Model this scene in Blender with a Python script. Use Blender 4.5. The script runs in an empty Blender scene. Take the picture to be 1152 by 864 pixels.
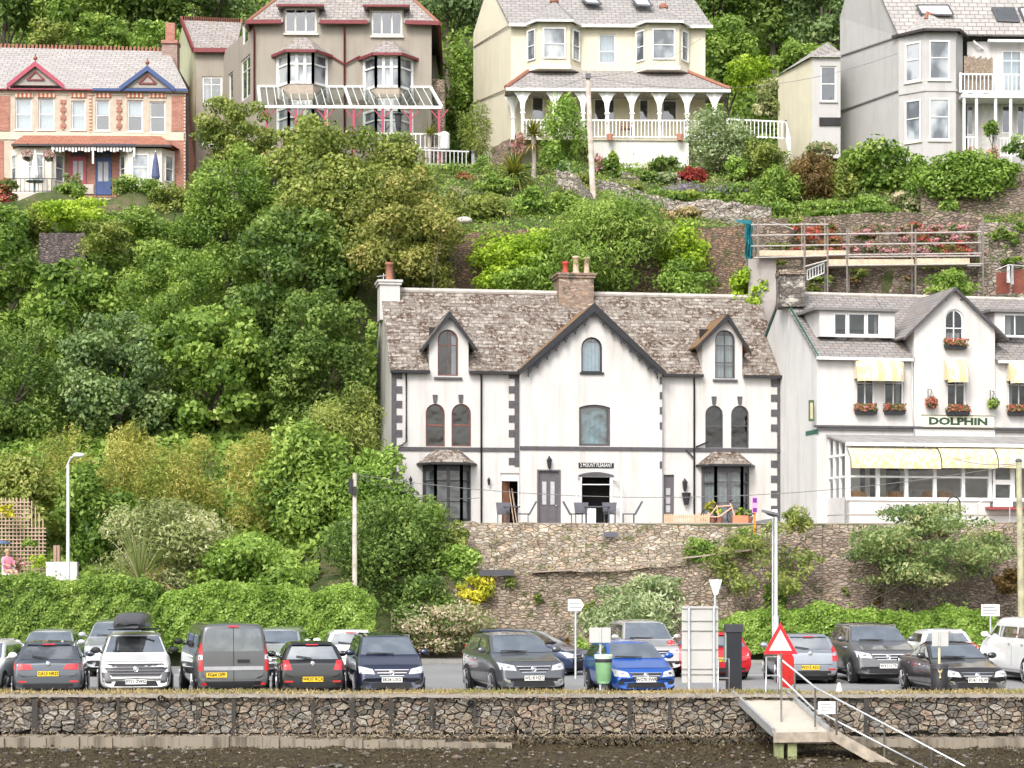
# scene script (whitespace trimmed)
import bpy,math,random
import numpy as np
from mathutils import Vector,Matrix
from mathutils.geometry import tessellate_polygon
from mathutils.bvhtree import BVHTree
V=Vector
random.seed(7)
R=np.random.RandomState(11)
scene=bpy.context.scene
COL=scene.collection
F,CU,CV,CH=2400.0,576.0,640.0,3.4
def X(u,Y):return(u-CU)/F*Y
def Z(v,Y):return CH+(CV-v)/F*Y
def P(u,v,Y):return V((X(u,Y),Y,Z(v,Y)))
MATS={}
class NT:
 def __init__(s,name):
  m=bpy.data.materials.new(name);m.use_nodes=True
  s.m=m;s.t=m.node_tree;s.t.nodes.clear()
  s.out=s.n('ShaderNodeOutputMaterial')
 def n(s,typ,**kw):
  nd=s.t.nodes.new(typ)
  for k,v in kw.items():
   if k in nd.inputs.keys():nd.inputs[k].default_value=v
   else:setattr(nd,k,v)
  return nd
 def l(s,a,b):s.t.links.new(a,b)
 def uv(s,sx=1,sy=1):
  a=s.n('ShaderNodeUVMap',uv_map='UVMap');mp=s.n('ShaderNodeMapping')
  mp.inputs['Scale'].default_value=(sx,sy,1);s.l(a.outputs[0],mp.inputs[0]);return mp.outputs[0]
 def pos(s,sc=(1,1,1)):
  g=s.n('ShaderNodeNewGeometry');mp=s.n('ShaderNodeMapping')
  mp.inputs['Scale'].default_value=sc;s.l(g.outputs['Position'],mp.inputs[0]);return mp.outputs[0]
 def noise(s,vec,scale,detail=4,rough=.55):
  n=s.n('ShaderNodeTexNoise');n.inputs['Scale'].default_value=scale;n.inputs['Detail'].default_value=detail
  n.inputs['Roughness'].default_value=rough
  if vec is not None:s.l(vec,n.inputs['Vector'])
  return n.outputs['Fac']
 def ramp(s,fac,stops,interp='LINEAR'):
  r=s.n('ShaderNodeValToRGB');cr=r.color_ramp;cr.interpolation=interp
  while len(cr.elements)<len(stops):cr.elements.new(.5)
  for e,(p,c)in zip(cr.elements,stops):
   e.position=p;e.color=(c,c,c,1)if isinstance(c,(int,float))else(*c,1)
  s.l(fac,r.inputs[0]);return r.outputs[0]
 def mix(s,fac,a,b,mode='MIX'):
  m=s.n('ShaderNodeMix',data_type='RGBA',blend_type=mode)
  for sock,x in((m.inputs[0],fac),(m.inputs[6],a),(m.inputs[7],b)):
   if hasattr(x,'is_output'):s.l(x,sock)
   elif isinstance(x,(int,float)):sock.default_value=x
   else:sock.default_value=(*x,1)
  return m.outputs[2]
 def bump(s,h,strength=.4,dist=.02):
  b=s.n('ShaderNodeBump');b.inputs['Strength'].default_value=strength;b.inputs['Distance'].default_value=dist
  s.l(h,b.inputs['Height']);return b.outputs[0]
 def bsdf(s,col,rough=.7,metal=0,spec=.3,nrm=None,coat=0,**kw):
  b=s.n('ShaderNodeBsdfPrincipled')
  if hasattr(col,'is_output'):s.l(col,b.inputs['Base Color'])
  else:b.inputs['Base Color'].default_value=(*col,1)
  if hasattr(rough,'is_output'):s.l(rough,b.inputs['Roughness'])
  else:b.inputs['Roughness'].default_value=rough
  b.inputs['Metallic'].default_value=metal;b.inputs['Specular IOR Level'].default_value=spec
  b.inputs['Coat Weight'].default_value=coat;b.inputs['Coat Roughness'].default_value=.05
  if nrm is not None:s.l(nrm,b.inputs['Normal'])
  return b
 def done(s,sh):s.l(sh.outputs[0],s.out.inputs[0]);return s.m
def mul(c,k):return tuple(min(1,x*k)for x in c)
def plain(name,col,rough=.6,metal=0,var=.12,scale=6,bump=0,spec=.3,coat=0):
 """a colour with soft wear; the workhorse for painted wood, metal, plastic"""
 if name in MATS:return MATS[name]
 t=NT(name);p=t.pos()
 n=t.noise(p,scale,5)
 c=t.mix(t.ramp(n,[(.3,0.),(.7,1.)]),mul(col,1-var),mul(col,1+var))
 nr=t.bump(t.noise(p,scale*8,2),bump,.01)if bump else None
 MATS[name]=t.done(t.bsdf(c,rough,metal,spec,nr,coat));return MATS[name]
def stucco(name,col,dirt=(.25,.24,.2),amt=.35,grain=30):
 if name in MATS:return MATS[name]
 t=NT(name);p=t.pos();st=t.pos((1.2,1.2,.12))
 c=t.mix(t.ramp(t.noise(p,.9,6,.65),[(.35,0.),(.75,1.)]),mul(col,.9),col)
 c=t.mix(t.mix(1.,t.ramp(t.noise(st,2.2,5,.6),[(.5,0.),(.78,amt)]),(1,1,1),'MULTIPLY'),c,dirt)
 nr=t.bump(t.noise(p,grain,3),.25,.02)
 MATS[name]=t.done(t.bsdf(c,.85,nrm=nr));return MATS[name]
def slate(name,base=(.2,.19,.19),moss=None,amt=.5,w=.34,h=.2,alt=(.34,.31,.29)):
 if name in MATS:return MATS[name]
 t=NT(name);uv=t.uv();wob=t.noise(uv,1.3,3)
 b=t.n('ShaderNodeTexBrick',offset=.5);t.l(uv,b.inputs['Vector'])
 b.inputs['Scale'].default_value=1;b.inputs['Brick Width'].default_value=w;b.inputs['Row Height'].default_value=h
 b.inputs['Mortar Size'].default_value=.022;b.inputs['Mortar Smooth'].default_value=.2;b.inputs['Bias'].default_value=0
 b.inputs['Color1'].default_value=(*base,1);b.inputs['Color2'].default_value=(*alt,1);b.inputs['Mortar'].default_value=(*mul(base,.25),1)
 c=t.mix(t.ramp(t.noise(uv,14,4,.7),[(.35,0.),(.7,1.)]),b.outputs['Color'],mul(alt,1.25),'MIX')
 c=t.mix(.45,b.outputs['Color'],c)
 c=t.mix(t.ramp(t.noise(uv,.8,5),[(.3,.0),(.75,.45)]),c,mul(alt,.7))
 if moss:
  f=t.ramp(t.noise(t.mix(.2,uv,uv),5.,7,.75),[(.56-amt*.16,0.),(.60-amt*.12,1.)])
  g=t.ramp(wob,[(.30,.12),(.62,1.)])
  c=t.mix(t.mix(1.,f,g,'MULTIPLY'),c,moss)
 nr=t.bump(b.outputs['Fac'],.8,-.03)
 MATS[name]=t.done(t.bsdf(c,.72,nrm=nr));return MATS[name]
def rubble(name,cols,sx=3.2,sy=6.5,mortar=(.10,.085,.07),grime=None,mo=.06,bdist=.08):
 """random stonework: stretched cells, each with its own tone, deep joints"""
 if name in MATS:return MATS[name]
 t=NT(name);uv0=t.uv(1,1);uv=t.uv(sx,sy)
 nz=t.n('ShaderNodeTexNoise');nz.inputs['Scale'].default_value=1.7;nz.inputs['Detail'].default_value=3;t.l(uv0,nz.inputs['Vector'])
 add=t.n('ShaderNodeVectorMath',operation='MULTIPLY_ADD');t.l(nz.outputs['Color'],add.inputs[0]);add.inputs[1].default_value=(1.5,1.9,0);t.l(uv,add.inputs[2])
 v=t.n('ShaderNodeTexVoronoi',voronoi_dimensions='2D');t.l(add.outputs[0],v.inputs['Vector']);v.inputs['Scale'].default_value=1
 e=t.n('ShaderNodeTexVoronoi',voronoi_dimensions='2D',feature='DISTANCE_TO_EDGE');t.l(add.outputs[0],e.inputs['Vector']);e.inputs['Scale'].default_value=1
 sep=t.n('ShaderNodeSeparateColor');t.l(v.outputs['Color'],sep.inputs[0])
 k=len(cols);c=t.ramp(sep.outputs[0],[(i/k,cc)for i,cc in enumerate(cols)],'CONSTANT')
 c=t.mix(t.ramp(t.noise(uv0,16,5,.7),[(.3,0.),(.72,.8)]),c,mul(cols[0],.45))
 lite=t.mix(1.,c,(1.5,1.42,1.3),'MULTIPLY');c=t.mix(t.ramp(sep.outputs[1],[(.55,0.),(.95,1.)]),c,lite)
 ed=t.ramp(e.outputs['Distance'],[(0,0.),(mo,.25),(mo*2.6,1.)])
 c=t.mix(ed,mortar,c)
 c=t.mix(t.ramp(t.noise(uv0,.45,4),[(.35,0.),(.7,.6)]),c,mul(cols[1],.6))
 if grime:c=t.mix(t.ramp(t.noise(uv0,1.6,8,.75),[(.54,0.),(.60,.9)]),c,grime)
 hgt=t.mix(.4,ed,t.noise(uv0,22,4))
 MATS[name]=t.done(t.bsdf(c,.9,nrm=t.bump(hgt,1.,bdist)));return MATS[name]
def brick(name,c1,c2,mortar=(.45,.4,.35)):
 if name in MATS:return MATS[name]
 t=NT(name);uv=t.uv();b=t.n('ShaderNodeTexBrick');t.l(uv,b.inputs['Vector'])
 for k,v in(('Scale',1),('Brick Width',.225),('Row Height',.075),('Mortar Size',.008),('Bias',0)):b.inputs[k].default_value=v
 b.inputs['Color1'].default_value=(*c1,1);b.inputs['Color2'].default_value=(*c2,1);b.inputs['Mortar'].default_value=(*mortar,1)
 c=t.mix(t.ramp(t.noise(uv,3,5,.7),[(.4,0.),(.8,.6)]),b.outputs['Color'],mul(c1,.5))
 MATS[name]=t.done(t.bsdf(c,.85,nrm=t.bump(b.outputs['Fac'],.4,-.01)));return MATS[name]
def glass(name,tint=(.5,.54,.56),refl=.10):
 if name in MATS:return MATS[name]
 t=NT(name);tr=t.n('ShaderNodeBsdfTransparent');tr.inputs[0].default_value=(*tint,1)
 g=t.n('ShaderNodeBsdfGlossy');g.inputs['Roughness'].default_value=.02;g.inputs['Color'].default_value=(.95,.97,1,1)
 b=t.bump(t.noise(t.pos(),1.2,2),.25,.08);t.l(b,g.inputs['Normal'])
 m=t.n('ShaderNodeMixShader');m.inputs[0].default_value=refl
 t.l(tr.outputs[0],m.inputs[1]);t.l(g.outputs[0],m.inputs[2]);MATS[name]=t.done(m);return MATS[name]
def leafmat(name,cols,trans=.3,gloss=.5):
 """cols dark..light picked by the per-leaf 'tint'"""
 if name in MATS:return MATS[name]
 t=NT(name);a=t.n('ShaderNodeAttribute',attribute_name='tint')
 c=t.ramp(a.outputs['Fac'],[(i/(len(cols)-1),x)for i,x in enumerate(cols)])
 d=t.bsdf(c,gloss,spec=.25);tl=t.n('ShaderNodeBsdfTranslucent');t.l(t.mix(1.,c,(1.3,1.4,.6),'MULTIPLY'),tl.inputs[0])
 m=t.n('ShaderNodeMixShader');m.inputs[0].default_value=trans
 t.l(d.outputs[0],m.inputs[1]);t.l(tl.outputs[0],m.inputs[2]);MATS[name]=t.done(m);return MATS[name]
def stripes(name,c1,c2,period,vert=True,duty=.5):
 if name in MATS:return MATS[name]
 t=NT(name);sep=t.n('ShaderNodeSeparateXYZ');t.l(t.uv(1/period,1/period),sep.inputs[0])
 fr=t.n('ShaderNodeMath',operation='FRACT');t.l(sep.outputs[0 if vert else 1],fr.inputs[0])
 c=t.mix(t.ramp(fr.outputs[0],[(0,0.),(duty,1.)],'CONSTANT'),c1,c2)
 c=t.mix(t.ramp(t.noise(t.pos(),5,4),[(.45,0.),(.8,.5)]),c,mul(c1,.6))
 MATS[name]=t.done(t.bsdf(c,.8));return MATS[name]
class MB:
 def __init__(s):s.v=[];s.f=[]
 def poly(s,pts):
  i=len(s.v);s.v+=[tuple(p)for p in pts];s.f.append(tuple(range(i,i+len(pts))));return s
 quad=lambda s,a,b,c,d:s.poly((a,b,c,d))
 def tris(s,pts,tri):
  i=len(s.v);s.v+=[tuple(p)for p in pts];s.f+=[tuple(i+k for k in t)for t in tri];return s
 def hexa(s,p):
  i=len(s.v);s.v+=[tuple(q)for q in p]
  for f in((0,3,2,1),(4,5,6,7),(0,1,5,4),(1,2,6,5),(2,3,7,6),(3,0,4,7)):s.f.append(tuple(i+k for k in f))
  return s
 def box(s,x0,x1,y0,y1,z0,z1):
  return s.hexa([(x0,y0,z0),(x1,y0,z0),(x1,y1,z0),(x0,y1,z0),(x0,y0,z1),(x1,y0,z1),(x1,y1,z1),(x0,y1,z1)])
 def prism(s,pts,vec,cap=True):
  pts=[V(p)for p in pts];vec=V(vec);n=len(pts);i=len(s.v)
  s.v+=[tuple(p)for p in pts]+[tuple(p+vec)for p in pts]
  for k in range(n):s.f.append((i+k,i+(k+1)%n,i+n+(k+1)%n,i+n+k))
  if cap:
   if n<=4:s.f+=[tuple(range(i,i+n)),tuple(range(i+n,i+2*n))]
   else:
    for t in tessellate_polygon([pts]):s.f+=[tuple(i+k for k in t),tuple(i+n+k for k in t)]
  return s
 def tube(s,pts,r,n=8,cap=True):
  pts=[V(p)for p in pts];m=len(pts);rs=r if isinstance(r,(list,tuple))else[r]*m
  i=len(s.v);up=V((0,0,1))
  for k in range(m):
   d=(pts[min(k+1,m-1)]-pts[max(k-1,0)]).normalized()
   a=d.cross(up)
   if a.length<.05:a=d.cross(V((0,1,0)))
   a.normalize();b=d.cross(a)
   for q in range(n):
    w=2*math.pi*q/n;s.v.append(tuple(pts[k]+(a*math.cos(w)+b*math.sin(w))*rs[k]))
  for k in range(m-1):
   for q in range(n):s.f.append((i+k*n+q,i+k*n+(q+1)%n,i+(k+1)*n+(q+1)%n,i+(k+1)*n+q))
  if cap:s.f+=[tuple(i+q for q in range(n)),tuple(i+(m-1)*n+q for q in range(n))]
  return s
 def lathe(s,c,prof,n=16,axis=(0,0,1)):
  c=V(c);ax=V(axis).normalized();a=ax.orthogonal().normalized();b=ax.cross(a);i=len(s.v);m=len(prof)
  for r,h in prof:
   for q in range(n):
    w=2*math.pi*q/n;s.v.append(tuple(c+ax*h+(a*math.cos(w)+b*math.sin(w))*r))
  for k in range(m-1):
   for q in range(n):s.f.append((i+k*n+q,i+k*n+(q+1)%n,i+(k+1)*n+(q+1)%n,i+(k+1)*n+q))
  s.f+=[tuple(i+q for q in range(n)),tuple(i+(m-1)*n+q for q in range(n))];return s
 def ball(s,c,r,n=10,m=6,sc=(1,1,1)):
  i=len(s.v)
  for k in range(m+1):
   a=math.pi*k/m
   for q in range(n):
    w=2*math.pi*q/n;s.v.append((c[0]+r*sc[0]*math.sin(a)*math.cos(w),c[1]+r*sc[1]*math.sin(a)*math.sin(w),c[2]+r*sc[2]*math.cos(a)))
  for k in range(m):
   for q in range(n):s.f.append((i+k*n+q,i+k*n+(q+1)%n,i+(k+1)*n+(q+1)%n,i+(k+1)*n+q))
  return s
 def bar(s,a,b,w,h=None):
  a,b=V(a),V(b);h=h or w;d=(b-a).normalized();x=d.cross(V((0,0,1)))
  if x.length<.05:x=d.cross(V((0,1,0)))
  x.normalize();y=d.cross(x).normalized();x*=w/2;y*=h/2
  return s.hexa([a-x-y,a+x-y,a+x+y,a-x+y,b-x-y,b+x-y,b+x+y,b-x+y])
 def build(s,name,m,parent=None,smooth=False,tag=None,**kw):
  o0=V(parent['_o'])if parent is not None and '_o' in parent else V((0,0,0))
  me=bpy.data.meshes.new(name)
  me.from_pydata([(a-o0[0],b-o0[1],c-o0[2])for a,b,c in s.v],[],s.f)
  uvl=me.uv_layers.new(name='UVMap');data=np.zeros(len(me.loops)*2,np.float32)
  k=0;up=V((0,0,1))
  for p in me.polygons:
   n=p.normal;T=up.cross(n)
   if T.length<.2:T=V((1,0,0))
   T.normalize();B=n.cross(T);w=[s.v[i]for i in p.vertices]
   for q in w:
    data[k]=q[0]*T.x+q[1]*T.y+q[2]*T.z;data[k+1]=q[0]*B.x+q[1]*B.y+q[2]*B.z;k+=2
  uvl.data.foreach_set('uv',data)
  if smooth:me.polygons.foreach_set('use_smooth',[True]*len(me.polygons))
  me.materials.append(m);o=bpy.data.objects.new(name,me);COL.objects.link(o)
  if parent is not None:
   o.parent=parent
   o['_o']=tuple(o0)
  elif tag or kw.get('kind'):
   pass
  if tag:put(o,*tag)
  for a,b in kw.items():o[a]=b
  return o
def put(o,label,cat=None,group=None):
 o['label']=label
 if cat:o['category']=cat
 if group:o['group']=group
 return o
def thing(name,label,cat,loc,group=None):
 o=bpy.data.objects.new(name,None);COL.objects.link(o);o.location=loc;o['_o']=tuple(loc);o.empty_display_size=.2
 return put(o,label,cat,group)
def textmesh(txt,h,name,m,parent,frame,depth=.006,bold=0.0,sx=1.0,align='CENTER'):
 """lettering; frame = (origin, right, up) world; h cap height"""
 cu=bpy.data.curves.new(name,'FONT');cu.body=txt;cu.align_x=align;cu.align_y='CENTER';cu.size=h/.7;cu.offset=bold;cu.resolution_u=2
 ob=bpy.data.objects.new(name,cu);COL.objects.link(ob)
 dg=bpy.context.evaluated_depsgraph_get();me=bpy.data.meshes.new_from_object(ob.evaluated_get(dg))
 bpy.data.objects.remove(ob);bpy.data.curves.remove(cu)
 o,r,u=V(frame[0]),V(frame[1]).normalized(),V(frame[2]).normalized();nrm=r.cross(u)
 mb=MB();mb.v=[tuple(o+r*(v.co.x*sx)+u*v.co.y+nrm*depth)for v in me.vertices];mb.f=[tuple(p.vertices)for p in me.polygons]
 bpy.data.meshes.remove(me);return mb.build(name,m,parent)
class Fac:
 """a vertical plane through pixel column u0 at depth Y0; k = how fast it recedes to the right"""
 def __init__(s,u0,Y0,k):
  s.O=V((X(u0,Y0),Y0,0));s.T=V((1,k,0)).normalized();s.N=V((s.T.y,-s.T.x,0));s.C=V((0,0,CH))
 def sz(s,u,v,d=0):
  r=V(((u-CU)/F,1,(CV-v)/F));o=s.O+s.N*d;t=(o-s.C).dot(s.N)/r.dot(s.N);p=s.C+r*t
  return(p-s.O).dot(s.T),p.z
 def w(s,a,z,d=0):return s.O+s.T*a+s.N*d+V((0,0,z))
 def p(s,u,v,d=0):return s.w(*s.sz(u,v,d),d)
 def box(s,mb,u0,v0,u1,v1,d0,d1):
  a,zt=s.sz(u0,v0,d1);b,zb=s.sz(u1,v1,d1);return s.lbox(mb,a,b,zb,zt,d0,d1)
 def lbox(s,mb,a,b,z0,z1,d0,d1):
  w=s.w;return mb.hexa([w(a,z0,d1),w(b,z0,d1),w(b,z0,d0),w(a,z0,d0),w(a,z1,d1),w(b,z1,d1),w(b,z1,d0),w(a,z1,d0)])
 def lpoly(s,mb,pts,d0,d1):
  return mb.prism([s.w(a,z,d1)for a,z in pts],s.N*(d0-d1))
 def poly(s,mb,pts,d0,d1):return s.lpoly(mb,[s.sz(u,v,d1)for u,v in pts],d0,d1)
 def wall(s,mb,outer,holes,depth=.18,d=0):
  """outer and holes in local (s,z)"""
  from mathutils.geometry import delaunay_2d_cdt
  rings=[[V((a,z))for a,z in r]for r in[outer]+holes];flat=[];eds=[]
  for r in rings:
   i0=len(flat);flat+=r;eds+=[(i0+i,i0+(i+1)%len(r))for i in range(len(r))]
  vv,_,ff,_,_,_=delaunay_2d_cdt(flat,eds,[],0,1e-5)
  def inside(p,poly):
   c=False
   for i in range(len(poly)):
    a,b=poly[i],poly[i-1]
    if(a.y>p.y)!=(b.y>p.y)and p.x<(b.x-a.x)*(p.y-a.y)/(b.y-a.y)+a.x:c=not c
   return c
  tri=[]
  for f in ff:
   m_=sum((vv[i]for i in f),V((0,0)))/len(f)
   if inside(m_,rings[0])and not any(inside(m_,h)for h in rings[1:]):tri.append(tuple(f))
  mb.tris([s.w(p.x,p.y,d)for p in vv],tri)
  for h in holes:
   for i in range(len(h)):
    a,b=h[i],h[(i+1)%len(h)];mb.quad(s.w(*a,d),s.w(*b,d),s.w(*b,d-depth),s.w(*a,d-depth))
 def rect(s,u0,v0,u1,v1,d=0):
  a,zt=s.sz(u0,v0,d);b,zb=s.sz(u1,v1,d);return(a,zb,b,zt)
def ring_of(r,arch=0,n=10):
 """hole outline of rect (a,z0,b,z1); arch = rise in metres of the top (half width: full round)"""
 a,z0,b,z1=r
 if not arch:return[(a,z0),(b,z0),(b,z1),(a,z1)]
 arch=min(arch,(b-a)/2*.999);h=(b-a)/2;Rr=(h*h+arch*arch)/(2*arch);cz=z1-Rr;cx=(a+b)/2
 th=math.asin(min(1,h/Rr));th=th if arch<h*.99 else math.pi/2
 pts=[(a,z0),(b,z0)]
 for i in range(n+1):
  w=th-2*th*i/n;pts.append((cx+Rr*math.sin(w),cz+Rr*math.cos(w)))
 return pts
def shrink(pts,r,k):
 a,z0,b,z1=r;cx=(a+b)/2;cz=(z0+z1)/2;fx=1-2*k/(b-a);fz=1-2*k/(z1-z0)
 return[(cx+(p[0]-cx)*fx,cz+(p[1]-cz)*fz)for p in pts]
def window(fac,r,parent,fm,gm,arch=0,fw=.07,vb=(),hb=(),sill=None,d=0,deep=.12,bw=.045,drape=None,drm=None,name='window',sub=True,hbs=None):
 """frame > pane, sill, curtain; returns the wall hole"""
 arch=min(arch,(r[2]-r[0])/2);out=ring_of(r,arch);inn=shrink(out,r,fw);mb=MB();w=fac.w;a,z0,b,z1=r;n=len(out)
 dd=d-deep
 for i in range(n):
  j=(i+1)%n
  mb.quad(w(*out[i],dd+.05),w(*out[j],dd+.05),w(*inn[j],dd+.05),w(*inn[i],dd+.05))
  mb.quad(w(*inn[i],dd+.05),w(*inn[j],dd+.05),w(*inn[j],dd-.03),w(*inn[i],dd-.03))
 for x in vb:q=a+(b-a)*x;fac.lbox(mb,q-bw/2,q+bw/2,z0+fw*.9,z1-fw*.9-arch*.02,dd-.02,dd+.035)
 for z in hb:q=z0+(z1-z0)*z;fac.lbox(mb,a+fw*.9,b-fw*.9,q-(hbs or bw)/2,q+(hbs or bw)/2,dd-.02,dd+.038)
 fr=mb.build(name,fm,parent)
 g=MB();i0=[w(*p,dd-.005)for p in inn]
 if n<=4:g.poly(i0)
 else:g.tris(i0,[tuple(t)for t in tessellate_polygon([i0])])
 g.build('pane',gm,fr)
 if sill is not None:
  s_=MB();fac.lbox(s_,a-.07,b+.07,z0-.09,z0-.003,d-.1,d+.09);s_.build('sill',sill,fr)
 if drape:
  for kind in drape:
   c=MB()
   if kind=='L':q0,q1,y0,y1=a+fw,a+(b-a)*.3,z0,z1
   elif kind=='R':q0,q1,y0,y1=b-(b-a)*.3,b-fw,z0,z1
   elif kind=='B':q0,q1,y0,y1=a+fw,b-fw,z0+(z1-z0)*.55,z1
   elif kind=='H':q0,q1,y0,y1=a+fw,b-fw,z0,z0+(z1-z0)*.5
   else:q0,q1,y0,y1=a+fw,b-fw,z0,z1
   m_=10;
   for i in range(m_):
    u0,u1=q0+(q1-q0)*i/m_,q0+(q1-q0)*(i+1)/m_;e0,e1=(.03 if i%2 else 0),(0 if i%2 else.03)
    c.quad(w(u0,y0,dd-.16+e0),w(u1,y0,dd-.16+e1),w(u1,y1-arch*.5,dd-.16+e1),w(u0,y1-arch*.5,dd-.16+e0))
   c.build('curtain' if kind!='B' else 'blind',drm,fr)
 return out
def slab(mb,a,b,c,d,th):
 """a roof plane as a thin slab; a,b eave, c,d ridge"""
 a,b,c,d=map(V,(a,b,c,d));n=(b-a).cross(d-a).normalized()
 if n.z<0:n=-n
 return mb.hexa([a-n*th,b-n*th,c-n*th,d-n*th,a,b,c,d])
def lerp_prof(prof,y):
 ys=[p[0]for p in prof];zs=[p[1]for p in prof];return np.interp(y,ys,zs)
LEFT=[(50,0),(76.3,0),(77.2,1.6),(80,2.3),(84,3.4),(90,6.2),(100,11.5),(108,16.0),(114.5,21.0),(116,23.4),(117,23.8),(133,24.2),(140,31),(170,60),(230,95)]
RIGHT=[(50,0),(79.6,0),(79.8,3.1),(83.2,3.2),(83.4,5.15),(101.2,5.15),(102.0,19.3),(108,21.5),(116,25.0),(117.5,25.6),(131,26.2),(140,33),(170,62),(230,97)]
def ground_z(x,y):
 b=np.clip((x+9.5)/3.6,0,1);b=b*b*(3-2*b)
 return lerp_prof(LEFT,y)*(1-b)+lerp_prof(RIGHT,y)*b
def gz(x,y):return float(ground_z(np.array(float(x)),np.array(float(y))))
def fastmesh(name,co,nq,mat_,parent,tint=None,attrs=None):
 """co: (nq*4,3) quads"""
 o0=np.array(parent['_o']if parent is not None and '_o' in parent else(0,0,0))
 me=bpy.data.meshes.new(name);me.vertices.add(nq*4);me.vertices.foreach_set('co',(co-o0).astype(np.float32).ravel())
 me.loops.add(nq*4);me.loops.foreach_set('vertex_index',np.arange(nq*4,dtype=np.int32))
 me.polygons.add(nq);me.polygons.foreach_set('loop_start',np.arange(0,nq*4,4,dtype=np.int32));me.polygons.foreach_set('loop_total',np.full(nq,4,np.int32))
 me.update();me.validate()
 if tint is not None:
  a=me.attributes.new('tint','FLOAT','FACE');a.data.foreach_set('value',np.clip(tint,0,1).astype(np.float32))
 me.materials.append(mat_);o=bpy.data.objects.new(name,me);COL.objects.link(o)
 if parent is not None:o.parent=parent;o['_o']=tuple(o0)
 return o
def leafquads(c,nrm,size,asp=.5,jit=1.0):
 n=len(c);nrm=nrm+R.normal(0,.75*jit,(n,3));nrm/=np.linalg.norm(nrm,axis=1,keepdims=True)+1e-6
 a=np.cross(nrm,R.normal(0,1,(n,3)));a/=np.linalg.norm(a,axis=1,keepdims=True)+1e-6;b=np.cross(nrm,a)
 s=(size*R.uniform(.6,1.35,n))[:,None];a=a*s;b=b*s*asp
 q=np.stack([c+a,c+b,c-a,c-b],1);return q.reshape(-1,3)
def blob_leaves(cx,cy,cz,rx,ry,rz,nb,n,leaf,lump=.34,flat=.75,bot=.25,seed=0,asp=.5,fill=.3):
 """leaves on the shells of many overlapping boughs inside one crown envelope -> quads, tint"""
 rs=np.random.RandomState(seed)
 d=rs.normal(0,1,(nb,3));d/=np.linalg.norm(d,axis=1,keepdims=True);rad=rs.uniform(.25,1,nb)**.5*(1-lump*.75)
 bc=d*rad[:,None];bc[:,2]=np.where(bc[:,2]<-.6,bc[:,2]*.8,bc[:,2])
 br=lump*rs.uniform(.6,1.25,nb)
 bt=rs.uniform(-.28,.28,nb)
 w=br**2;idx=rs.choice(nb,n,p=w/w.sum())
 dd=rs.normal(0,1,(n,3));dd[:,2]+=.35;dd/=np.linalg.norm(dd,axis=1,keepdims=True)
 rr=np.where(rs.uniform(size=n)<fill,rs.uniform(.3,.8,n),rs.uniform(.82,1.08,n))
 ph=dd@rs.normal(0,5,(3,2));rr=rr*(1+.13*np.sin(ph[:,0]+idx)+.1*np.sin(ph[:,1]*1.7+idx*2))
 loc=bc[idx]+dd*(br[idx]*rr)[:,None]*np.array([1,1,flat])
 c=loc*np.array([rx,ry,rz])+np.array([cx,cy,cz])
 tint=.5+bt[idx]+rs.normal(0,.17,n)
 return leafquads(c,dd+np.array([0,-.15,.35]),leaf,asp),tint,bc*np.array([rx,ry,rz])+np.array([cx,cy,cz])
BARK=plain('bark',(.12,.1,.08),.9,var=.35,scale=3,bump=.5)
PALE_BARK=plain('pale bark',(.3,.26,.22),.9,var=.3,scale=5,bump=.4)
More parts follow.
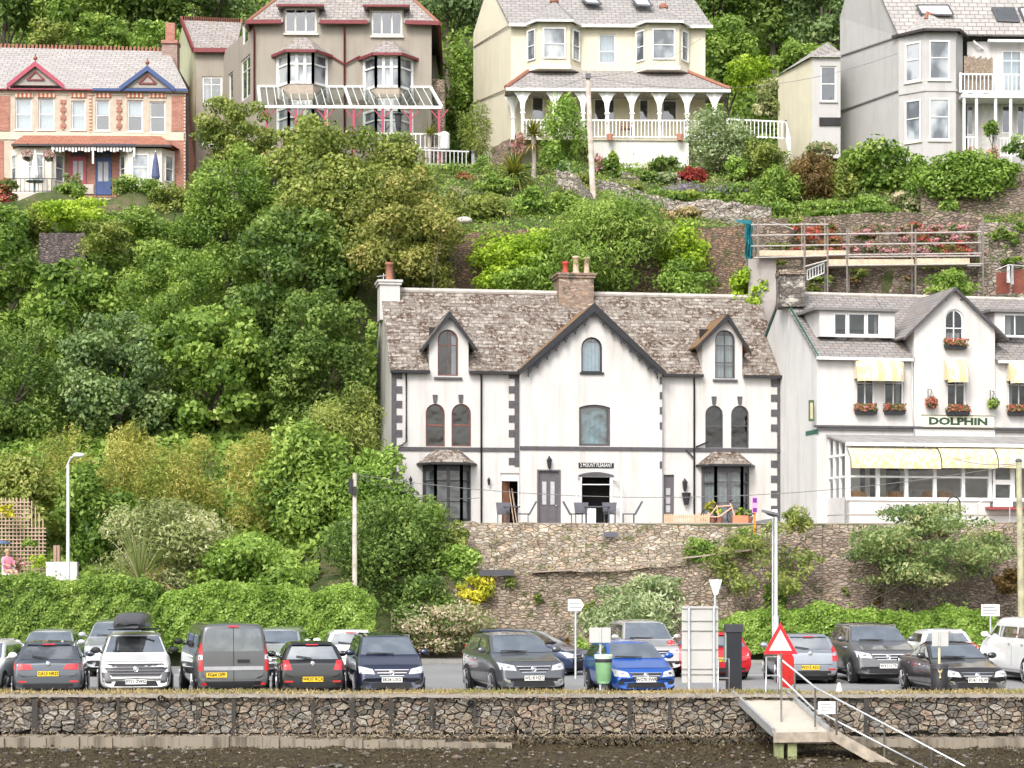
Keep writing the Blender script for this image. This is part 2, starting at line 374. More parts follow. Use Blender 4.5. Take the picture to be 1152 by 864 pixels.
PAL={'deep':[(0.043,0.084,0.022),(0.098,0.168,0.036),(0.183,0.269,0.06),(0.329,0.426,0.12)],'mid':[(0.055,0.106,0.022),(0.14,0.235,0.042),(0.256,0.37,0.072),(0.439,0.538,0.144)],'olive':[(.065,.10,.025),(.17,.225,.05),(.30,.355,.085),(.46,.46,.16)],'gold':[(.08,.11,.03),(.19,.225,.05),(.32,.33,.09),(.52,.43,.17)],'bright':[(.07,.13,.025),(.17,.275,.045),(.28,.42,.08),(.47,.58,.18)],'lime':[(0.1,0.18,0.015),(0.26,0.4,0.03),(0.42,0.56,0.05),(0.58,0.68,0.14)],'grey':[(0.085,0.134,0.06),(0.207,0.28,0.12),(0.354,0.426,0.228),(0.61,0.627,0.432)],'silver':[(0.073,0.112,0.048),(0.232,0.28,0.096),(0.451,0.47,0.228),(0.781,0.717,0.528)],'bamboo':[(.09,.13,.03),(.27,.29,.06),(.47,.44,.11),(.68,.60,.24)],'blue':[(0.049,0.09,0.036),(0.122,0.19,0.072),(0.22,0.314,0.12),(0.366,0.448,0.192)],'yellow':[(0.16,0.22,0.02),(0.42,0.42,0.03),(0.62,0.55,0.05),(0.75,0.68,0.12)],'bronze':[(0.07,0.045,0.02),(0.15,0.1,0.035),(0.24,0.16,0.06),(0.33,0.22,0.1)],'red':[(0.12,0.015,0.015),(0.24,0.03,0.03),(0.38,0.06,0.05),(0.5,0.12,0.09)],'pinkish':[(0.06,0.12,0.03),(0.19,0.27,0.09),(0.42,0.38,0.24),(0.76,0.58,0.5)],'pinkrose':[(.08,.15,.05),(.22,.27,.12),(.66,.30,.38),(.82,.52,.58)],'redflower':[(.06,.13,.03),(.15,.22,.06),(.55,.10,.09),(.74,.26,.22)],'whiteflower':[(0.04,0.1,0.03),(0.12,0.22,0.05),(0.3,0.4,0.15),(0.85,0.85,0.75)],'purple':[(0.06,0.08,0.05),(0.15,0.17,0.12),(0.3,0.25,0.35),(0.42,0.34,0.5)],'dry':[(0.14,0.12,0.06),(0.3,0.24,0.12),(0.46,0.36,0.19),(0.62,0.5,0.3)],'straw':[(.12,.09,.06),(.27,.21,.15),(.42,.34,.25),(.6,.5,.4)],'kelp':[(.03,.022,.012),(.07,.05,.025),(.13,.1,.05),(.3,.24,.15)],'sage':[(.06,.11,.04),(.17,.25,.08),(.30,.37,.15),(.52,.48,.25)],'palm':[(.05,.09,.02),(.13,.17,.035),(.28,.28,.06),(.5,.42,.12)],}
def LM(p):return leafmat('leaves '+p,PAL[p])
def tree(name,cat,label,u0,v0,u1,v1,Y,pal,leaf=.17,k=3.2,nb=26,group=None,trunk=True,ry=None,lump=.34,flat=.75,asp=.5,base=None,limbs=7,bark=None,fill=.3,tr=None,stems=1):
 """crown filling the pixel box at depth Y; its stem stands in the ground below"""
 sc=Y/F;cx=X((u0+u1)/2,Y);cz=Z((v0+v1)/2,Y);rx=(u1-u0)/2*sc*1.14;rz=(v1-v0)/2*sc*1.12;ry=ry or min(max(rx,rz*.7),3.8)
 g=base if base is not None else min(gz(cx,Y),cz-rz*.5)
 th=thing(name,label,cat,(cx,Y,g),group)
 n=int(k*math.pi/4*(u1-u0)*(v1-v0)/((leaf/sc)**2*.45))
 leaf=leaf*(.78 if leaf>=.12 else 1);n=int(max(60,min(n*(1.45 if leaf>.09 else 1),48000)))
 seed=(int(u0*7+v0*13+Y)%99991)
 q,t,bc=blob_leaves(cx,Y,cz,rx,ry,rz,nb,n,leaf,lump=lump,flat=flat,seed=seed,asp=asp,fill=fill)
 fastmesh('crown' if trunk else 'foliage',q,n,LM(pal),th,t)
 if trunk:
  mb=MB();rr=tr or max(.035,min(.32,rz*.06));rs=random.Random(seed)
  for sidx in range(stems):
   fx=(sidx-(stems-1)/2)*rx*.12
   top=V((cx+fx*3+rs.uniform(-.2,.2)*rx,Y,cz-rz*.1));b0=V((cx+fx,Y,g-.3))
   mid=(b0+top)/2+V((rs.uniform(-.1,.1)*rx,0,0))
   mb.tube([b0,mid,top],[rr,rr*.75,rr*.4],7)
   for _ in range(limbs):
    c=V(bc[rs.randrange(len(bc))]);s0=b0.lerp(top,rs.uniform(.3,.95));m_=s0.lerp(c,.5)+V((0,0,-.08*(c-s0).length))
    mb.tube([s0,m_,c],[rr*.45,rr*.3,rr*.12],5,False)
  mb.build('trunk',bark or BARK,th,True)
 return th
def scatter(name,label,xr,yr,n,leaf,pal,h=.3,zfun=None,kind='stuff',cat=None,asp=.5,mask=None,up=.6):
 x=R.uniform(*xr,n);y=R.uniform(*yr,n);z=(zfun or ground_z)(x,y)+R.uniform(0,1,n)**1.5*h
 lum=.5+.25*np.sin(x*1.7+2*np.sin(y*.9))*np.sin(y*1.3+x*.4);keep=np.ones(n,bool)
 if mask is not None:keep=mask(x,y)
 c=np.stack([x,y,z+h*.6*lum],1)[keep];m=len(c);nrm=np.tile(np.array([0,-.6,up]),(m,1))
 o=fastmesh(name,leafquads(c,nrm,leaf,asp),m,LM(pal),None,lum[keep]+R.normal(0,.15,m));o['kind']=kind;o['label']=label
 if cat:o['category']=cat
 return o
def terrain():
 xs=np.concatenate([[-400,-150,-80],np.arange(-48,48.1,1.0),[80,150,400]]);ys=np.unique(np.concatenate([[75.9,76.3,77.2,79.59,79.8,83.2,83.4,101.2,102.0],np.arange(78,150,1.5),[160,170,200,230,400]]))
 gx,gy=np.meshgrid(xs,ys);g=ground_z(gx,gy)
 g=g+np.where((gy>79.9)&(gx<-9),.35,.08)*np.sin(gx*1.3)*np.sin(gy*.9)*((gy>77.5)&((gy<82.9)|(gy>84)))
 g=np.where(gy<=76,-.03,g)
 mb=MB();mb.v=[(float(a),float(b),float(c))for a,b,c in zip(gx.ravel(),gy.ravel(),g.ravel())];w=len(xs)
 mb.f=[(j*w+i,j*w+i+1,(j+1)*w+i+1,(j+1)*w+i)for j in range(len(ys)-1)for i in range(w-1)]
 t=NT('hillside earth');p=t.pos();c=t.ramp(t.noise(p,.9,8,.7),[(.3,(.035,.05,.015)),(.5,(.07,.095,.03)),(.62,(.13,.11,.065)),(.8,(.2,.17,.12))])
 m=t.done(t.bsdf(c,.95,nrm=t.bump(t.noise(p,5,5),1,.15)))
 mb.build('hillside',m,kind='structure')
terrain()
def roadmat():
 t=NT('asphalt');p=t.pos();c=t.ramp(t.noise(p,40,3,.8),[(.3,(.21,.21,.21)),(.7,(.33,.33,.33))])
 c=t.mix(t.ramp(t.noise(p,.35,6,.6),[(.35,0.),(.7,.6)]),c,(.19,.19,.19));c=t.mix(t.ramp(t.noise(t.pos((.3,3,1)),.8,4),[(.62,0.),(.7,.35)]),c,(.06,.06,.06))
 return t.done(t.bsdf(c,.85,nrm=t.bump(t.noise(p,60,2),.4,.01)))
ASPH=roadmat()
MB().box(-400,400,54.5,76.2,-1.2,0).build('road',ASPH,kind='structure')
CONC=stucco('old concrete',(.42,.40,.36),(.2,.17,.13),.7,18)
pv=MB();pv.box(-5.5,90,76.4,79.58,-.5,.12).build('pavement',stucco('paving',(.3,.29,.27),(.15,.14,.12),.5,12),kind='structure')
WHITEPAINT=plain('road paint',(.75,.75,.73),.8,var=.15,scale=9)
rm=MB()
for i in range(-16,17):rm.box(i*2.6-.05,i*2.6+.05,55.2,60.0,.0,.004)
for i in range(-4,9):rm.box(i*6.0,i*6.0+2.2,68.3,68.42,.0,.004)
rm.build('bay_lines',WHITEPAINT,kind='structure')
def mud():
 xs=np.linspace(-40,40,220);ys=np.concatenate([np.linspace(40,54.25,90)])
 gx,gy=np.meshgrid(xs,ys);base=-1.95+(gy-40)/14.25*.93
 nz=sum(a*np.sin(gx*f1+p1)*np.sin(gy*f2+p2)for a,f1,f2,p1,p2 in((.05,.8,1.1,0,1),(.04,2.3,2.9,2,0),(.025,5.1,6.3,1,2)))
 g=base+nz+R.normal(0,.018,gx.shape)
 mb=MB();mb.v=[(float(a),float(b),float(c))for a,b,c in zip(gx.ravel(),gy.ravel(),g.ravel())];w=len(xs)
 mb.f=[(j*w+i,j*w+i+1,(j+1)*w+i+1,(j+1)*w+i)for j in range(len(ys)-1)for i in range(w-1)]
 t=NT('river mud');p=t.pos();n=t.noise(p,5,8,.75)
 c=t.ramp(n,[(.3,(.03,.021,.011)),(.5,(.065,.047,.024)),(.6,(.095,.08,.035)),(.78,(.24,.20,.14))])
 c=t.mix(t.ramp(t.noise(p,24,3,.8),[(.62,0.),(.7,.8)]),c,(.45,.38,.3))
 m=t.done(t.bsdf(c,.75,nrm=t.bump(t.noise(p,18,5,.8),1,.08)));mb.build('river_mud',m,kind='structure')
 t=NT('river water');m=t.done(t.bsdf((.03,.035,.03),.06,spec=.5,nrm=t.bump(t.noise(t.pos((1,1,1)),2.5,4),.3,.05)))
 MB().box(-400,400,-300,43,-6,-2.35).build('river_water',m,kind='structure')
mud()
WEED=leafmat('seaweed',[(.02,.018,.01),(.06,.05,.022),(.14,.105,.05),(.55,.46,.36)],.1)
n=16000;x=R.uniform(-16,16,n);y=R.uniform(48.5,54.2,n);z=-1.95+(y-40)/14.25*.93+R.uniform(0,.07,n)
o=fastmesh('seaweed',leafquads(np.stack([x,y,z],1),np.tile([0,0,1.],(n,1)),.035,.45),n,WEED,None,R.beta(1.3,2.6,n));o['kind']='stuff';o['label']='brown seaweed and pebbles strewn over the river mud'
def clip(poly,nx,ny,c):
 out=[];m=len(poly)
 for i in range(m):
  a,b=poly[i],poly[(i+1)%m];da=a[0]*nx+a[1]*ny-c;db=b[0]*nx+b[1]*ny-c
  if da<=0:out.append(a)
  if(da<0<db)or(db<0<da):
   t=da/(da-db);out.append((a[0]+(b[0]-a[0])*t,a[1]+(b[1]-a[1])*t))
 return out
def stone_face(x0,x1,z0,z1,cw,ch,yf,depth,mb,gap=.03,seed=3,tilt=.06,drop=0):
 """packed rough stones: jittered cells, each a domed block of its own"""
 rs=random.Random(seed);nx=int((x1-x0)/cw);nz=max(1,int((z1-z0)/ch));cw=(x1-x0)/nx;ch=(z1-z0)/nz;pts={}
 for j in range(-1,nz+1):
  for i in range(-1,nx+1):pts[i,j]=(x0+(i+.5+(j%2)*.5+rs.uniform(-.42,.42))*cw,z0+(j+.5+rs.uniform(-.42,.42))*ch)
 asp=cw/ch
 for k_ in[k_ for k_ in pts if rs.random()<drop]:del pts[k_]
 for(i,j),p in pts.items():
  if not(0<=i<nx and 0<=j<nz):continue
  poly=[(x0,z0),(x1,z0),(x1,z1),(x0,z1)]
  poly=[(max(x0,p[0]-2*cw),max(z0,p[1]-2*ch)),(min(x1,p[0]+2*cw),max(z0,p[1]-2*ch)),(min(x1,p[0]+2*cw),min(z1,p[1]+2*ch)),(max(x0,p[0]-2*cw),min(z1,p[1]+2*ch))]
  for a in(-2,-1,0,1,2):
   for b in(-2,-1,0,1,2):
    if(a or b)and(i+a,j+b)in pts:
     q=pts[i+a,j+b];dx,dz=q[0]-p[0],(q[1]-p[1])*asp*asp
     mx,mz=(p[0]+q[0])/2,(p[1]+q[1])/2;poly=clip(poly,dx,dz,mx*dx+mz*dz)
     if len(poly)<3:break
   if len(poly)<3:break
  if len(poly)<3:continue
  cx=sum(q[0]for q in poly)/len(poly);cz=sum(q[1]for q in poly)/len(poly)
  s=1-gap/(ch*.5)*rs.uniform(.5,1.3);pr=depth*rs.uniform(.55,1.3);tx,tz=rs.uniform(-1,1)*tilt,rs.uniform(-1,1)*tilt;i0=len(mb.v);m=len(poly)
  for ring,(f,dpt)in enumerate(((s,0),(s*.97,.72),(s*.86,.98),(s*.4,1.03))):
   for q in poly:
    jx,jz=(rs.uniform(-.008,.008),rs.uniform(-.008,.008))if ring else(0,0)
    X_=cx+(q[0]-cx)*f+jx;Z_=cz+(q[1]-cz)*f+jz
    Y_=yf+depth*.6-pr*dpt+((X_-cx)*tx+(Z_-cz)*tz)*4*(ring>0)+rs.uniform(-.01,.01)*ring
    mb.v.append((X_,Y_,Z_))
  for r_ in range(3):
   for k in range(m):mb.f.append((i0+r_*m+k,i0+r_*m+(k+1)%m,i0+(r_+1)*m+(k+1)%m,i0+(r_+1)*m+k))
  mb.f.append(tuple(i0+3*m+k for k in range(m)))
def stonemat(name,cols,wet=None):
 t=NT(name);g=t.n('ShaderNodeNewGeometry');k=len(cols)
 c=t.ramp(g.outputs['Random Per Island'],[(i/k,q)for i,q in enumerate(cols)],'CONSTANT');p=t.pos()
 c=t.mix(t.ramp(t.noise(p,11,6,.7),[(.3,0.),(.7,.75)]),c,mul(cols[0],.5));c=t.mix(t.ramp(t.noise(p,6,7,.8),[(.58,0.),(.66,.6)]),c,(.42,.40,.34))
 return t.done(t.bsdf(c,.85 if not wet else.45,nrm=t.bump(t.noise(p,28,5,.7),1,.03)))
q=thing('quay_wall','long low river wall of wire caged grey and brown stones under the parked cars','wall',(0,54,-1.5))
DRYC=[(.27,.23,.18),(.42,.35,.27),(.20,.19,.18),(.40,.35,.29),(.28,.27,.25),(.46,.43,.38),(.14,.13,.12),(.36,.27,.21)]
mb=MB();stone_face(-15.6,15.6,-.76,.15,.18,.11,54.02,.09,mb,seed=5,gap=.006,drop=.3)
mb.build('stone_face',stonemat('caged stones',DRYC),q)
mb=MB();stone_face(-15.6,15.6,-1.06,-.765,.2,.1,53.93,.13,mb,seed=8,gap=.012,drop=.25)
mb.build('wet_stone_face',stonemat('wet stones',[mul(c,.38)for c in DRYC],True),q)
mb=MB();mb.box(-60,60,54.12,54.5,-3,.1);mb.box(-60,-15.6,53.9,54.12,-1.4,.1);mb.box(15.6,60,53.9,54.12,-1.4,.1)
mb.build('core',plain('dark joint',(.03,.027,.022),.95),q)
mb=MB();rs=random.Random(4)
for i in range(-16,17):mb.box(i*1.0-.015+rs.uniform(-.12,.12),i*1.0+.02,53.86,53.88,-.78,.12)
mb.build('cage_wire',plain('rusty wire',(.05,.045,.04),.8),q)
mb=MB();n_=300
for i in range(n_):
 a,b=-15.6+31.2*i/n_,-15.6+31.2*(i+1)/n_;j=.02*math.sin(i*.7)+rs.uniform(-.01,.01)
 mb.box(a,b,53.86+j,55.15,.155+rs.uniform(-.02,.012),.22+rs.uniform(-.01,.006))
mb.box(-60,-15.6,53.9,55.1,-.13,.22);mb.box(15.6,60,53.9,55.1,-.13,.22)
mb.build('coping',stucco('quay coping',(.34,.31,.27),(.13,.11,.08),.9,10),q)
mb=MB()
for i in range(150):
 a,b=-15.6+31.2*i/150,-15.6+31.2*(i+1)/150
 if a>-.2 and a<8.5:continue
 h=0 if a<-6 else(.04 if a>8 else.03+(a+6)*.02)
 mb.box(a,b,53.3+rs.uniform(-.05,.06),54.1,-1.9,-.80-h+rs.uniform(-.03,.015))
mb.build('footing',stucco('wet concrete',(.27,.235,.185),(.05,.042,.03),1.3,14),q)
for(u,v)in((181,786),(532 if 0 else 530,791)):
 c=P(u,v,53.85);MB().lathe(c,[(.09,0),(.09,-.02),(.07,-.02),(.07,.1)],14,(0,1,0)).build('drain_pipe',plain('drain black',(.015,.015,.015),.7),q,True)
def strands(n,xr,y,zr,ln,pal,name,label,up,mask=None):
 x=R.uniform(*xr,n);z=R.uniform(*zr,n);yy=y+R.uniform(-.05,.05,n)
 if mask is not None:k=mask(x,z);x,z,yy=x[k],z[k],yy[k];n=len(x)
 d=np.stack([R.normal(0,.5,n),R.normal(-.05,.3,n),up*R.uniform(.5,1.2,n)],1);d*=(ln*R.uniform(.4,1.3,n))[:,None]
 p=np.stack([x,yy,z],1);w=np.stack([np.full(n,.012),np.zeros(n),R.normal(0,.006,n)],1)
 qd=np.stack([p-w,p+w,p+d+w*.3,p+d-w*.3],1).reshape(-1,3)
 o=fastmesh(name,qd,n,LM(pal),None,R.beta(2,1.6,n));o['kind']='stuff';o['label']=label
m1=lambda x,z:np.sin(x*1.9)+np.sin(x*.6+2)+(x>-6)*1.2>.1
strands(6500,(-15.6,15.6),53.80,(-.8,-.25),.12,'straw','wall_straw','pale dead weed hanging over the lower stones of the river wall',-.6,lambda x,z:R.uniform(size=len(x))<np.clip(.25+.5*(x>-7)-(x>6.8)*.6,0.05,1)*np.where(z<-.62,1,.35))
strands(2200,(-15.6,15.6),53.74,(-.84,-.76),.14,'straw','tide_line_weed','straw coloured tide line of dead weed along the foot of the river wall',-.3,lambda x,z:x<7)
strands(3500,(-15.6,7.5),53.7,(-1.1,-.8),.1,'kelp','wall_seaweed','dark brown weed on the wet foot of the river wall',-.8)
gm=lambda x,z:(R.uniform(size=len(x))<np.clip(.45+.45*np.sin(x*1.3+1)*np.sin(x*.37),.08,1))&~((x>7.3)&(x<9.6))
strands(3500,(-15.6,15.6),53.86,(.1,.23),.09,'straw','coping_straw','dead grass hanging over the edge of the river wall',-.5,lambda x,z:(R.uniform(size=len(x))<np.clip(.5+.5*np.sin(x*2.1)*np.sin(x*.7),.1,1))&~((x>7.3)&(x<9.6)))
strands(16000,(-15.6,15.6),54.7,(.19,.22),.11,'dry','dry_grass','dry yellow grass growing along the top of the river wall',1.0,gm)
strands(5000,(-15.6,15.6),54.7,(.19,.22),.1,'mid','green_grass','low green weeds among the dry grass on the river wall',1.0,lambda x,z:(R.uniform(size=len(x))<np.clip(.9*np.sin(x*.9+2),.0,1))&~((x>7.3)&(x<9.6)))
n=9000;x=R.uniform(-15.6,15.6,n);y=R.uniform(54.1,55.12,n)
o=fastmesh('dead_thatch',leafquads(np.stack([x,y,.22+R.uniform(0,.04,n)],1),np.tile([0,-.3,1.],(n,1)),.05,.25),n,LM('dry'),None,R.uniform(0,1,n));o['kind']='stuff';o['label']='flat dead grass lying on the river wall edge'
mb=MB();rs=random.Random(12)
for i in range(700):
 x=rs.uniform(-15.5,15.5);y=rs.uniform(48.6,53.3);z=-1.95+(y-40)/14.25*.93;r=rs.uniform(.02,.075)*(1.6 if rs.random()<.06 else 1);mb.ball((x,y,z+r*.25),r,6,4,(rs.uniform(.8,1.6),1,rs.uniform(.4,.8)))
o=mb.build('foreshore_pebbles',stonemat('foreshore stones',[mul(c,.6)for c in DRYC]),None,True);o['kind']='stuff';o['label']='small stones scattered on the river mud'
GALV=plain('galvanised',(.55,.57,.58),.4,.6,.1)
WOOD=plain('weathered timber',(.36,.31,.25),.85,var=.3,scale=5,bump=.4)
WOODG=plain('algae timber',(.22,.24,.12),.85,var=.4,scale=4,bump=.4)
L=thing('landing_stage','timber and concrete boat steps with metal handrails going down from the river wall','steps',(8.2,53,-1.9))
def q3(u,v,Y):return P(u,v,Y)
a,b,c,d=q3(823,782,54.6),q3(886,782,54.6),q3(928,822,51.5),q3(872,823,51.5)
Yr=51.6
A,B=V((X(826,54.4),54.4,.2)),V((X(884,54.4),54.4,.2));Cc,D=P(930,822,Yr),P(872,824,Yr)
MB().hexa([A-V((0,0,.1)),B-V((0,0,.1)),Cc-V((0,0,.1)),D-V((0,0,.1)),A,B,Cc,D]).build('ramp',stucco('ramp concrete',(.5,.46,.39),(.3,.25,.2),.4,20),L)
mb=MB();mb.bar(A+V((-.04,0,.0)),D+V((-.04,0,.0)),.07,.2);mb.bar(B+V((.04,0,0)),Cc+V((.04,0,0)),.07,.2);mb.build('side_beam',GALV,L)
mb=MB();mb.bar(D+V((-.05,-.05,-.12)),P(942,824,Yr)+V((0,-.05,-.1)),.1,.24);mb.box(P(874,832,52).x,P(940,832,52).x,51.6,52.6,Z(834,52)-.02,Z(828,52));mb.build('landing_beam',WOOD,L)
mb=MB()
for u,vb in((876,870),(891,870)):
 p=P(u,832,51.7);mb.box(p.x-.11,p.x+.11,51.62,51.84,-2.6,p.z)
mb.build('pile',WOODG,L)
S0,S1=P(936,826,51.5),P(1075,905,50.2)
for off,nm in((0,'stringer'),(.95,'stringer')):
 o_=V((0,off,0));MB().bar(S0+o_,S1+o_,.08,.26).build(nm,WOOD,L)
mb=MB()
for i in range(14):
 p=S0.lerp(S1,(i+.5)/14)+V((0,.475,.02));mb.box(p.x-.13,p.x+.13,p.y-.46,p.y+.46,p.z-.02,p.z+.02)
mb.build('tread',WOOD,L)
GR=lambda pts,r=.024:MB().tube(pts,r,8)
mb=MB()
h1=[P(808,786,54.5),P(808,741,54.5),P(820,741,54.5),P(820,786,54.5)];mb.tube(h1,.024);mb.tube([P(808,763,54.5),P(820,763,54.5)],.022)
h2=[P(862,783,54.5),P(862,739,54.5),P(875,739,54.5),P(875,785,54.3)];mb.tube(h2,.026);mb.tube([P(862,760,54.4),P(876,760,54.3)],.022)
near=[P(875,739,54.2),P(918,774,51.8),P(1085,862,50.3),P(1120,882,50)]
mb.tube(near,.026);mb.tube([P(876,760,54.2),P(916,798,51.8),P(1046,866,50.4)],.024)
for u,va,vb,y in((879,735,818,52.3),(917,774,818,51.6),(941,789,826,51.4),(995,815,862,51),(1048,843,880,50.6)):mb.tube([P(u,va,y),P(u,vb,y)],.024)
mb.tube([P(894,755,54.3),P(894,790,54.3)],.024)
mb.build('handrail',GALV,L,True)
nt=MB();p=P(920,789,51.7);nt.box(p.x,P(942,790,51.7).x,51.66,51.68,Z(803,51.7),Z(789,51.7));nb_=nt.build('notice_board',plain('white board',(.8,.8,.8),.5),L)
mb=MB()
for i,wd in enumerate((.7,.85,.6)):mb.box(p.x+.06,p.x+.06+.36*wd,51.65,51.658,Z(792+i*3.4,51.7)-.016,Z(792+i*3.4,51.7))
mb.build('notice_lettering',plain('grey print',(.35,.35,.37),.6),nb_)
def TR(rows,group=None):
 for r in rows:
  name,cat,label,box,Y,pal,leaf=r[:7];kw=r[7]if len(r)>7 else{}
  tree(name,cat,label,*box,Y,pal,leaf,group=group,**kw)
NT_=dict(trunk=False)
TR([('woodland_tree','tree','dark tree above the left end of the brick terrace roof',(-40,-60,62,50),142,'deep',.22),('woodland_tree','tree','broad green tree above the pink terrace gable',(40,-50,140,52),140,'mid',.22),('woodland_tree','tree','leafy tree above the blue terrace gable',(115,-60,215,40),141,'deep',.22),('bright_bush','bush','bright green bush beside the brick terrace chimney',(135,18,200,62),135,'bright',.17,NT_),('leafy_bush','bush','olive green bush behind the middle of the brick terrace roof',(28,22,84,64),134,'olive',.17,NT_),('leafy_bush','bush','mid green bush between the two gables behind the terrace roof',(80,12,142,64),135,'mid',.17,NT_),('woodland_tree','tree','dark tree directly behind the brown house wing',(185,-60,290,45),140,'blue',.22),('woodland_tree','tree','tall dark tree filling the gap right of the brown house roof',(465,-60,550,50),138,'blue',.2),('ivy_bank','climber','bright ivy clad bank between the brown house and cream house',(478,40,542,172),130,'mid',.17,dict(trunk=False,nb=34)),('bamboo_bush','bush','yellowish feathery bush against the left wall of the cream house',(518,112,556,186),119.5,'olive',.12,dict(trunk=False,asp=.25)),('woodland_tree','tree','round green tree rising right of the cream house eaves',(780,5,852,112),134,'mid',.19),('woodland_tree','tree','dark tree above and behind the cream house roof end',(760,-70,850,30),142,'deep',.22),('woodland_tree','tree','dark woodland tree at the top between cream and grey houses',(835,-70,905,60),143,'deep',.22),('woodland_tree','tree','dark green tree just left of the grey gable at the top',(885,-70,975,70),141,'blue',.22),('lime_bush','bush','yellow green bush on the bank right of the cream veranda roof',(814,58,872,108),130,'lime',.15,NT_),('leafy_bush','bush','mid green bush on the bank above the grey outbuilding',(862,40,935,100),131,'mid',.16,NT_),('variegated_bush','bush','pale flecked bush hugging the cream side of the outbuilding',(846,84,892,140),125,'silver',.14,NT_),])
scatter('woodland_undergrowth','green undergrowth covering the steep bank behind the upper houses',(-45,45),(132,165),90000,.24,'mid',.9)
TR([('sycamore','tree','large golden green tree in front of the brown house veranda',(318,134,488,330),103,'olive',.13,dict(asp=.65,nb=92,lump=.23,flat=.6)),('sycamore','tree','gold tinged tree reaching out towards the white house chimney',(390,185,524,352),99,'gold',.13,dict(asp=.5,nb=72,lump=.23,flat=.6)),('sycamore','tree','olive tree top standing before the glass veranda corner',(298,132,400,255),107,'olive',.17,dict(asp=.65,nb=60,lump=.23,flat=.6)),('young_tree','tree','small olive tree between brick terrace and brown house',(218,108,308,200),112,'olive',.12,dict(asp=.65,nb=60,lump=.24,flat=.6)),('sycamore','tree','broad green tree below the right end of the brick terrace',(196,160,330,330),107,'mid',.12,dict(asp=.5,nb=72,lump=.23,flat=.6)),('sycamore','tree','dark green tree in the middle of the wooded slope',(250,232,408,400),101,'deep',.15,dict(asp=.65,nb=80,lump=.23,flat=.6)),('sycamore','tree','leafy tree below the garden statue',(120,262,262,420),103,'mid',.13,dict(asp=.4,nb=68,lump=.23,flat=.6)),('sycamore','tree','light green tree at the upper left under the terrace garden',(28,285,140,430),102,'mid',.17,dict(asp=.65,nb=60,lump=.24,flat=.6)),('sycamore','tree','green tree leaving the picture at the upper left',(-50,232,52,400),104,'mid',.17,dict(asp=.5,nb=60,lump=.24,flat=.6)),('sycamore','tree','dark tree at the left edge halfway down the slope',(-50,345,80,530),96,'deep',.13,dict(asp=.4,nb=68,lump=.23,flat=.6)),('sycamore','tree','bluish green tree left of the middle of the slope',(62,345,200,510),96,'blue',.13,dict(asp=.65,nb=68,lump=.23,flat=.6)),('sycamore','tree','spreading green tree above the bamboo clumps',(170,335,318,500),96,'mid',.17,dict(asp=.65,nb=76,lump=.23,flat=.6)),('sycamore','tree','deep green tree beside the ivy covered house wall',(300,318,422,500),95,'deep',.12,dict(asp=.65,nb=76,lump=.23,flat=.6)),('feathery_tree','tree','pale feathery evergreen leaning towards the white house',(338,428,442,580),88,'olive',.10,dict(asp=.3,nb=34)),('leafy_bush','bush','big bright bush behind the wooden pole',(290,470,400,660),86,'mid',.11,dict(trunk=False,nb=34)),('leafy_bush','bush','light green bush at the corner of the white house',(375,505,470,640),84.5,'bright',.10,dict(trunk=False,nb=30)),('evergreen_tree','tree','dense dark evergreen right of the wooden pole',(362,548,508,706),81,'deep',.085,dict(nb=46)),('silver_bush','bush','wide arching silver green bush behind the hedges',(102,562,262,690),80,'silver',.10,dict(trunk=False,nb=40,asp=.35)),('leafy_bush','bush','low bright bramble below the silver arching bush',(215,600,345,690),79.5,'bright',.10,NT_),('leafy_bush','bush','dark bush filling the gap behind the left lamp post',(66,500,150,650),84,'mid',.11,NT_),('trailing_bush','bush','pale flowering scrub behind the trellis at the left edge',(-20,505,70,620),84,'olive',.11,NT_),])
TR([('bamboo_clump','bamboo','yellow bamboo clump left of the lamp post',(40,478,108,620),86,'bamboo',.12,dict(trunk=False,asp=.2,nb=26)),('bamboo_clump','bamboo','tall yellow bamboo clump right of the lamp post',(105,470,190,610),85.5,'bamboo',.12,dict(trunk=False,asp=.2,nb=30)),('bamboo_clump','bamboo','golden bamboo clump in the middle above the silver bush',(172,482,262,600),86,'bamboo',.12,dict(trunk=False,asp=.2,nb=28)),('bamboo_clump','bamboo','rust tipped bamboo clump nearest the feathery evergreen',(248,488,332,612),86.5,'bamboo',.12,dict(trunk=False,asp=.2,nb=28)),],'bamboo clumps on the wooded slope')
scatter('slope_undergrowth','leafy undergrowth covering the wooded slope',(-24,-5),(79.5,113),60000,.17,'mid',.35,mask=lambda x,y:x<-6.5-(y<84)*1.0)
scatter('bank_undergrowth','leafy undergrowth on the bank beyond the hotel',(30,50),(79.8,118),20000,.2,'mid',.9)
scatter('slope_undergrowth','leafy undergrowth on the edge of the wooded slope',(-48,-20),(79.5,115.8),34000,.13,'mid',.4)
n=4200;t=R.uniform(0,1,n);zz=R.uniform(5.5,14.6,n);d_=R.uniform(-8,0,n)
iv=thing('ivy','bright green ivy climbing the left end of the white house','ivy',(P(425,590,93).x,93,5.2))
E0=V((X(437,92),92,0));Nn=V((-.158,.987,0));c=[]
for i in range(n):
 dd=4.0+R.uniform(0,4.4);p=E0+Nn*dd;c.append((p.x-.12-R.uniform(0,.35),p.y,zz[i]if zz[i]<15.6-abs(dd-4.1)*.93 else zz[i]*.6))
fastmesh('foliage',leafquads(np.array(c),np.tile([-.5,-1,.3],(n,1)),.11,.8),n,LM('bright'),iv,R.uniform(0,1,n))
